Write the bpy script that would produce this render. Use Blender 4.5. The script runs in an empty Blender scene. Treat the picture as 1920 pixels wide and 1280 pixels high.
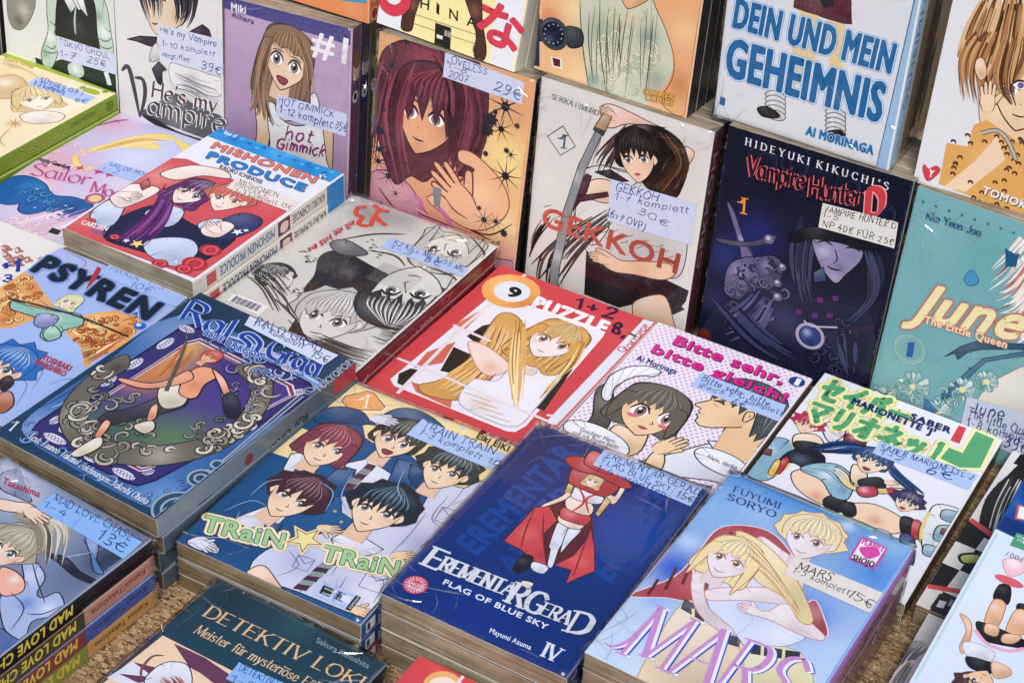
import bpy, math, random, zlib
from mathutils import Vector, Matrix
from mathutils.geometry import tessellate_polygon, delaunay_2d_cdt

# ------------------------------------------------------------------ camera, sky, sun, exposure
scene = bpy.context.scene
COL = scene.collection
cam_data = bpy.data.cameras.new('camera')
cam = bpy.data.objects.new('camera', cam_data)
COL.objects.link(cam)
cam_data.sensor_width = 36.0
cam_data.lens = 59.954
cam_data.clip_start = 0.02
cam_data.clip_end = 50.0
cam.matrix_world = Matrix(((0.86621, -0.32875, 0.37631, 0.33713), (0.4971, 0.49039, -0.71583, -0.44549), (0.05079, 0.80712, 0.5882, 0.70315), (0.0, 0.0, 0.0, 1.0)))
scene.camera = cam

world = bpy.data.worlds.new('World')
scene.world = world
world.use_nodes = True
wn = world.node_tree.nodes
wl = world.node_tree.links
wn.clear()
sky = wn.new('ShaderNodeTexSky')
sky.sky_type = 'NISHITA'
sky.sun_disc = False
SUN_EL, SUN_AZ = math.radians(50), math.radians(152)      # azimuth measured clockwise from +Y
sky.sun_elevation = SUN_EL
sky.sun_rotation = SUN_AZ
sky.air_density = 1.0
sky.dust_density = 2.0
bg = wn.new('ShaderNodeBackground')
bg.inputs['Strength'].default_value = 0.115
wo = wn.new('ShaderNodeOutputWorld')
wl.new(sky.outputs[0], bg.inputs['Color'])
wl.new(bg.outputs[0], wo.inputs['Surface'])

sun_data = bpy.data.lights.new('sun', 'SUN')
sun_data.energy = 1.5

sun_data.angle = math.radians(22)
sun_data.color = (1.0, 0.93, 0.84)
sun = bpy.data.objects.new('sun', sun_data)
COL.objects.link(sun)
sd = Vector((math.sin(SUN_AZ) * math.cos(SUN_EL), math.cos(SUN_AZ) * math.cos(SUN_EL), math.sin(SUN_EL)))
sun.rotation_euler = sd.to_track_quat('Z', 'Y').to_euler()
sun.location = (0, -1, 2)

scene.view_settings.view_transform = 'Standard'
scene.view_settings.look = 'None'
scene.view_settings.exposure = 0.5
scene.view_settings.gamma = 1.0
scene.render.engine = 'CYCLES'
scene.cycles.use_denoising = True
scene.cycles.max_bounces = 8
scene.cycles.transparent_max_bounces = 12

# ------------------------------------------------------------------ helpers
def lin(c):
    if isinstance(c, str):
        c = c.lstrip('#')
        c = [int(c[i:i + 2], 16) / 255 for i in (0, 2, 4)]
        return tuple(v / 12.92 if v <= 0.04045 else ((v + 0.055) / 1.055) ** 2.4 for v in c)
    return c
def mixc(a, b, t):
    a, b = lin(a), lin(b)
    return tuple(a[i] + (b[i] - a[i]) * t for i in range(3))
def new_mat(name):
    m = bpy.data.materials.new(name)
    m.use_nodes = True
    n, l = m.node_tree.nodes, m.node_tree.links
    return m, n, l, n['Principled BSDF']
def tex_noise(n, l, vec, scale, detail=3.0, rough=0.5):
    t = n.new('ShaderNodeTexNoise')
    t.inputs['Scale'].default_value = scale
    t.inputs['Detail'].default_value = detail
    t.inputs['Roughness'].default_value = rough
    if vec is not None:
        l.new(vec, t.inputs['Vector'])
    return t
def ramp(n, l, src, stops):
    r = n.new('ShaderNodeValToRGB')
    e = r.color_ramp.elements
    while len(e) > 1:
        e.remove(e[-1])
    e[0].position, e[0].color = stops[0][0], (*stops[0][1], 1)
    for p, c in stops[1:]:
        x = e.new(p); x.color = (*c, 1)
    l.new(src, r.inputs[0])
    return r

def make_print(name, rough, spec, bump):
    """printed and laminated paper: colour from the print, fine grain, faint waviness"""
    m, n, l, b = new_mat(name)
    a = n.new('ShaderNodeAttribute'); a.attribute_name = 'ink'
    tc = n.new('ShaderNodeTexCoord')
    g = tex_noise(n, l, tc.outputs['Object'], 1800.0, 2.0)
    gr = ramp(n, l, g.outputs['Fac'], [(0.25, (0.9, 0.9, 0.9)), (0.75, (1.06, 1.06, 1.06))])
    mx = n.new('ShaderNodeMix'); mx.data_type = 'RGBA'; mx.blend_type = 'MULTIPLY'
    mx.inputs[0].default_value = 1.0
    l.new(a.outputs['Color'], mx.inputs[6]); l.new(gr.outputs[0], mx.inputs[7])
    l.new(mx.outputs[2], b.inputs['Base Color'])
    w = tex_noise(n, l, tc.outputs['Object'], 60.0, 4.0)
    rr = ramp(n, l, w.outputs['Fac'], [(0.3, (rough * .75,) * 3), (0.7, (rough * 1.3,) * 3)])
    l.new(rr.outputs[0], b.inputs['Roughness'])
    b.inputs['Specular IOR Level'].default_value = spec
    w2 = tex_noise(n, l, tc.outputs['Object'], 35.0, 3.0)
    bp = n.new('ShaderNodeBump'); bp.inputs['Strength'].default_value = bump
    bp.inputs['Distance'].default_value = 0.002
    l.new(w2.outputs['Fac'], bp.inputs['Height'])
    l.new(bp.outputs[0], b.inputs['Normal'])
    return m
M_PRINT = make_print('printed_cover', 0.28, 0.22, 0.05)
M_PAPER = make_print('sticker_paper', 0.6, 0.3, 0.05)

def make_pages():
    m, n, l, b = new_mat('page_edges')
    a = n.new('ShaderNodeAttribute'); a.attribute_name = 'ink'
    tc = n.new('ShaderNodeTexCoord')
    mp = n.new('ShaderNodeMapping'); mp.inputs['Scale'].default_value = (14, 14, 2600)
    l.new(tc.outputs['Object'], mp.inputs['Vector'])
    s = tex_noise(n, l, mp.outputs[0], 1.0, 4.0, 0.7)
    r = ramp(n, l, s.outputs['Fac'], [(0.32, (0.22, 0.19, 0.15)), (0.48, (0.68, 0.63, 0.55)), (0.7, (1.06, 1.05, 1.02))])
    d = tex_noise(n, l, tc.outputs['Object'], 45.0, 4.0)
    r2 = ramp(n, l, d.outputs['Fac'], [(0.3, (0.62, 0.57, 0.5)), (0.65, (1, 1, 1))])
    m1 = n.new('ShaderNodeMix'); m1.data_type = 'RGBA'; m1.blend_type = 'MULTIPLY'; m1.inputs[0].default_value = 1
    l.new(r.outputs[0], m1.inputs[6]); l.new(r2.outputs[0], m1.inputs[7])
    m2 = n.new('ShaderNodeMix'); m2.data_type = 'RGBA'; m2.blend_type = 'MULTIPLY'; m2.inputs[0].default_value = 1
    l.new(m1.outputs[2], m2.inputs[6]); l.new(a.outputs['Color'], m2.inputs[7])
    l.new(m2.outputs[2], b.inputs['Base Color'])
    b.inputs['Roughness'].default_value = 0.8
    b.inputs['Specular IOR Level'].default_value = 0.2
    bp = n.new('ShaderNodeBump'); bp.inputs['Strength'].default_value = 0.5; bp.inputs['Distance'].default_value = 0.0006
    l.new(s.outputs['Fac'], bp.inputs['Height']); l.new(bp.outputs[0], b.inputs['Normal'])
    return m
M_PAGES = make_pages()

def make_film(name, base):
    m, n, l, b = new_mat(name)
    n.remove(b)
    out = n['Material Output']
    tc = n.new('ShaderNodeTexCoord')
    mp = n.new('ShaderNodeMapping'); mp.inputs['Scale'].default_value = (1, 0.25, 1)
    mp.inputs['Rotation'].default_value = (0.1, 0.2, 0.6)
    l.new(tc.outputs['Object'], mp.inputs['Vector'])
    w = tex_noise(n, l, mp.outputs[0], 48.0, 2.5, 0.45)
    bp = n.new('ShaderNodeBump'); bp.inputs['Strength'].default_value = 0.5; bp.inputs['Distance'].default_value = 0.002
    l.new(w.outputs['Fac'], bp.inputs['Height'])
    gl = n.new('ShaderNodeBsdfGlossy'); gl.inputs['Roughness'].default_value = 0.05
    l.new(bp.outputs[0], gl.inputs['Normal'])
    tr = n.new('ShaderNodeBsdfTransparent'); tr.inputs['Color'].default_value = (1, 1, 1, 1)
    lw = n.new('ShaderNodeLayerWeight'); lw.inputs['Blend'].default_value = 0.5
    l.new(bp.outputs[0], lw.inputs['Normal'])
    pw = n.new('ShaderNodeMath'); pw.operation = 'POWER'; pw.inputs[1].default_value = 4.0
    l.new(lw.outputs['Facing'], pw.inputs[0])
    fr = n.new('ShaderNodeMath'); fr.operation = 'MULTIPLY_ADD'; fr.inputs[1].default_value = 0.8; fr.inputs[2].default_value = base
    fr.use_clamp = True
    l.new(pw.outputs[0], fr.inputs[0])
    mx = n.new('ShaderNodeMixShader')
    l.new(fr.outputs[0], mx.inputs[0]); l.new(tr.outputs[0], mx.inputs[1]); l.new(gl.outputs[0], mx.inputs[2])
    l.new(mx.outputs[0], out.inputs['Surface'])
    return m
M_FILM = make_film('clear_film', 0.03)
M_CREASE = make_film('creased_film', 0.2)      # doubled layers in the folds reflect more

def make_board():
    m, n, l, b = new_mat('chipboard')
    tc = n.new('ShaderNodeTexCoord')
    mp = n.new('ShaderNodeMapping'); mp.inputs['Scale'].default_value = (1, 1.9, 1)
    l.new(tc.outputs['Object'], mp.inputs['Vector'])
    v = n.new('ShaderNodeTexVoronoi'); v.inputs['Scale'].default_value = 420.0
    wv = tex_noise(n, l, mp.outputs[0], 160.0, 3.0)
    va = n.new('ShaderNodeVectorMath'); va.operation = 'MULTIPLY_ADD'
    va.inputs[1].default_value = (0.012,) * 3
    l.new(wv.outputs['Color'], va.inputs[0]); l.new(mp.outputs[0], va.inputs[2])
    l.new(va.outputs[0], v.inputs['Vector'])
    sp = n.new('ShaderNodeSeparateColor'); l.new(v.outputs['Color'], sp.inputs[0])
    r = ramp(n, l, sp.outputs[0], [(0.0, (0.05, 0.03, 0.018)), (0.12, (0.17, 0.1, 0.05)), (0.4, (0.33, 0.21, 0.105)),
                                   (0.75, (0.46, 0.31, 0.165)), (1.0, (0.62, 0.46, 0.28))])
    f = tex_noise(n, l, tc.outputs['Object'], 900.0, 3.0)
    r2 = ramp(n, l, f.outputs['Fac'], [(0.3, (0.55, 0.5, 0.45)), (0.6, (1.1, 1.1, 1.1))])
    mx = n.new('ShaderNodeMix'); mx.data_type = 'RGBA'; mx.blend_type = 'MULTIPLY'; mx.inputs[0].default_value = 1
    l.new(r.outputs[0], mx.inputs[6]); l.new(r2.outputs[0], mx.inputs[7])
    l.new(mx.outputs[2], b.inputs['Base Color'])
    b.inputs['Roughness'].default_value = 0.75
    bp = n.new('ShaderNodeBump'); bp.inputs['Strength'].default_value = 0.6; bp.inputs['Distance'].default_value = 0.001
    l.new(f.outputs['Fac'], bp.inputs['Height']); l.new(bp.outputs[0], b.inputs['Normal'])
    return m
M_BOARD = make_board()

def mesh_obj(name, verts, faces, cols, mat, parent=None, smooth=False):
    me = bpy.data.meshes.new(name)
    me.from_pydata(verts, [], faces)
    if cols is not None:
        at = me.color_attributes.new('ink', 'FLOAT_COLOR', 'CORNER')
        flat = []
        if len(cols) == len(faces):
            for f, c in zip(faces, cols):
                flat += [c[0], c[1], c[2], 1.0] * len(f)
        else:
            for f in faces:
                for i in f:
                    c = cols[i]; flat += [c[0], c[1], c[2], 1.0]
        at.data.foreach_set('color', flat)
    if smooth:
        me.polygons.foreach_set('use_smooth', [True] * len(me.polygons))
    me.materials.append(mat)
    me.update()
    o = bpy.data.objects.new(name, me)
    COL.objects.link(o)
    o.parent = parent
    return o

# ------------------------------------------------------------------ the table
def build_table():
    s, t = 1.6, 0.022
    v = [(-s, -1.0, -t), (s, -1.0, -t), (s, 1.4, -t), (-s, 1.4, -t), (-s, -1.0, 0), (s, -1.0, 0), (s, 1.4, 0), (-s, 1.4, 0)]
    f = [(0, 3, 2, 1), (4, 5, 6, 7), (0, 1, 5, 4), (1, 2, 6, 5), (2, 3, 7, 6), (3, 0, 4, 7)]
    o = mesh_obj('table_top', v, f, None, M_BOARD)
    o['kind'] = 'structure'
build_table()

# ------------------------------------------------------------------ books
MM = 0.001
def build_book(name, loc, rot, w, h, t, front, spine, label, group, back=None, page='#d9d2c4', seed=0):
    """one paperback: local x to the right over the cover, y up the cover, z out of the front cover (metres)"""
    rnd = random.Random(seed)
    e = bpy.data.objects.new(name, None)
    e.empty_display_size = 0.02
    COL.objects.link(e)
    e.matrix_world = Matrix.Translation(loc) @ rot
    e['label'] = label
    e['category'] = 'book'
    if group:
        e['group'] = group
    front, spine = lin(front), lin(spine)
    back = lin(back) if back else spine
    edge = lin('#cfcac0')
    # cover: wraps round the spine on the right-hand side
    ct = 0.00035
    r = min(0.0016, t * 0.3)
    prof = [(0, t)]                           # outer profile in (x, z)
    prof += [(w - r + r * math.sin(a), t - r + r * math.cos(a)) for a in [i * math.pi / 10 for i in range(0, 6)]]
    prof += [(w - r + r * math.cos(a), r - r * math.sin(a)) for a in [i * math.pi / 10 for i in range(0, 6)]]
    prof += [(0, 0)]
    n = len(prof)
    inner = []
    for i, (x, z) in enumerate(prof):
        a = prof[max(i - 1, 0)]; b = prof[min(i + 1, n - 1)]
        dx, dz = b[0] - a[0], b[1] - a[1]
        L = math.hypot(dx, dz)
        inner.append((x + dz / L * ct, z - dx / L * ct))
    lift = [rnd.uniform(0, .0005), rnd.uniform(0, .0004)]
    V, F, C = [], [], []
    for y in (0, h):
        for k, (x, z) in enumerate(prof):
            V.append((x, y, z))
        for x, z in inner:
            V.append((x, y, z))
    m = 2 * n
    for i in range(n - 1):
        F.append((i, i + 1, m + i + 1, m + i)); C.append(front if i < 2 else (mixc(front, '#d8d4cc', rnd.uniform(.12, .4)) if i < 4 else (spine if i < n - 5 else (mixc(spine, '#c8c4bc', rnd.uniform(.1, .35)) if i < n - 3 else back))))
        F.append((n + i + 1, n + i, m + n + i, m + n + i + 1)); C.append(edge)
        F.append((i + 1, i, n + i, n + i + 1)); C.append(edge)
        F.append((m + i, m + i + 1, m + n + i + 1, m + n + i)); C.append(edge)
    for i in (0, n - 1):
        F.append((i, m + i, m + n + i, n + i)); C.append(edge)
    cover = mesh_obj('cover', V, F, C, M_PRINT, e)
    # page block: thin sheaves that stick out unevenly
    V, F, C = [], [], []
    z0, z1 = ct + 2e-5, t - ct - 2e-5
    N = max(5, int((z1 - z0) / 0.0008))
    pg = mixc(page, '#8a7654', rnd.uniform(0, .35))
    for k in range(N):
        a = z0 + (z1 - z0) * k / N
        b = z0 + (z1 - z0) * (k + 1) / N
        j = [rnd.uniform(0.0001, 0.0004) + (rnd.uniform(0, .0005) if rnd.random() < .25 else 0) for _ in range(3)]
        x0, x1, y0, y1 = j[0], w - ct - 0.0004, j[1], h - j[2]
        s = len(V)
        V += [(x0, y0, a), (x1, y0, a), (x1, y1, a), (x0, y1, a), (x0, y0, b), (x1, y0, b), (x1, y1, b), (x0, y1, b)]
        F += [(s, s + 1, s + 5, s + 4), (s + 1, s + 2, s + 6, s + 5), (s + 2, s + 3, s + 7, s + 6), (s + 3, s, s + 4, s + 7)]
        F += [(s + 4, s + 5, s + 6, s + 7)] if k == N - 1 else []
        F += [(s + 4, s + 5, s + 6, s + 7)] if k < N - 1 else []
        q = rnd.uniform(0.82, 1.05)
        C += [tuple(v * q for v in pg)] * 5
    V = [(x, y, z - (3e-6 if i % 8 >= 4 else 0)) for i, (x, y, z) in enumerate(V)]
    mesh_obj('page_block', V, F, C, M_PAGES, e)
    e['w'] = w; e['h'] = h; e['t'] = t
    return e, cover

def build_film(name, e, z0, z1, w, h, label, seed):
    """shrink film drawn tight round a bundle, loose and creased at the corners"""
    rnd = random.Random(seed)
    g = 0.0006
    nx, ny, nz = 16, 22, 6
    pts = {}
    V, F = [], []
    def vid(i, j, k):
        key = (i, j, k)
        if key not in pts:
            x = -g + (w + 2 * g) * i / nx; y = -g + (h + 2 * g) * j / ny; z = z0 - g * .2 + (z1 - z0 + 0.0016) * k / nz
            c = (1 if i in (0, nx) else 0) + (1 if j in (0, ny) else 0) + (1 if k in (0, nz) else 0)
            am = (0.00015, 0.00015, 0.0006, 0.0016)[c]
            if k == nz and i < nx and j < ny and i > 0 and j > 0:
                z += rnd.uniform(0, 0.00025)
            else:
                x += (1 if i > nx / 2 else -1) * rnd.uniform(0, am); y += (1 if j > ny / 2 else -1) * rnd.uniform(0, am)
                z += rnd.uniform(0, am) if k == nz else 0
            pts[key] = len(V); V.append((x, y, z))
        return pts[key]
    for i in range(nx):
        for j in range(ny):
            F.append((vid(i, j, nz), vid(i + 1, j, nz), vid(i + 1, j + 1, nz), vid(i, j + 1, nz)))
    for k in range(nz):
        for i in range(nx):
            F.append((vid(i, 0, k), vid(i + 1, 0, k), vid(i + 1, 0, k + 1), vid(i, 0, k + 1)))
            F.append((vid(i + 1, ny, k), vid(i, ny, k), vid(i, ny, k + 1), vid(i + 1, ny, k + 1)))
        for j in range(ny):
            F.append((vid(nx, j, k), vid(nx, j + 1, k), vid(nx, j + 1, k + 1), vid(nx, j, k + 1)))
            F.append((vid(0, j + 1, k), vid(0, j, k), vid(0, j, k + 1), vid(0, j + 1, k + 1)))
    flat = len(F)
    # creases: narrow raised folds, thickest towards the corners
    for q in range(46):
        fx, fy = rnd.choice((0, 1)), rnd.choice((0, 1))
        L = rnd.uniform(.006, .03); a = rnd.uniform(0, 6.28)
        side = rnd.random()
        if side < .6:       # on the front
            x, y = abs(fx * w - abs(rnd.gauss(0, .16)) * w), abs(fy * h - abs(rnd.gauss(0, .12)) * h)
            o = lambda u, v, k: (min(max(x + math.cos(a) * u - math.sin(a) * v, 0), w), min(max(y + math.sin(a) * u + math.cos(a) * v, 0), h), z1 + .0017 + k)
        elif side < .8:     # on the spine side
            y, z = rnd.uniform(0, h), rnd.uniform(z0, z1)
            o = lambda u, v, k: (w + .0009 + k, min(max(y + math.cos(a) * u - math.sin(a) * v, 0), h), min(max(z + (math.sin(a) * u + math.cos(a) * v) * .5, z0), z1))
        else:               # on the lower edge
            x, z = rnd.uniform(0, w), rnd.uniform(z0, z1)
            o = lambda u, v, k: (min(max(x + math.cos(a) * u - math.sin(a) * v, 0), w), -.0009 - k, min(max(z + (math.sin(a) * u + math.cos(a) * v) * .5, z0), z1))
        s = len(V); wd = rnd.uniform(.0003, .0008); hgt = rnd.uniform(.0002, .0008); bend = rnd.uniform(-.15, .15) * L
        for k in range(6):
            u = (k / 5 - .5) * L; b = bend * (1 - (2 * k / 5 - 1) ** 2); en = math.sin(math.pi * (.08 + .84 * k / 5))
            V += [o(u, b - wd * en, 0), o(u, b, hgt * en), o(u, b + wd * en, 0)]
        for k in range(5):
            i = s + 3 * k
            F += [(i, i + 3, i + 4, i + 1), (i + 1, i + 4, i + 5, i + 2)]
    # crumpled ear of surplus film at the top right corner
    for q in range(3):
        bx, by, bz = w, h - (0 if q else .002), z1
        s = len(V); a = rnd.uniform(.2, .9)
        L = rnd.uniform(.004, .008)
        V += [(bx - .006, by, bz - .001), (bx, by, bz - .006 * q), (bx + L * .45 * math.cos(a), by + L * .4 * math.sin(a), bz - .002 * q), (bx - .001, by + L * .3, bz + .0008)]
        F += [(s, s + 1, s + 2), (s, s + 2, s + 3)]
    o = mesh_obj(name, V, F, None, M_FILM, None, smooth=True)
    o.data.materials.append(M_CREASE)
    for p in o.data.polygons[flat:]:
        p.material_index = 1
        p.use_smooth = False
    o.matrix_world = e.matrix_world.copy()
    o['label'] = label
    o['category'] = 'plastic wrap'
    o['group'] = 'clear shrink wraps round the book bundles'
    return o

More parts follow.
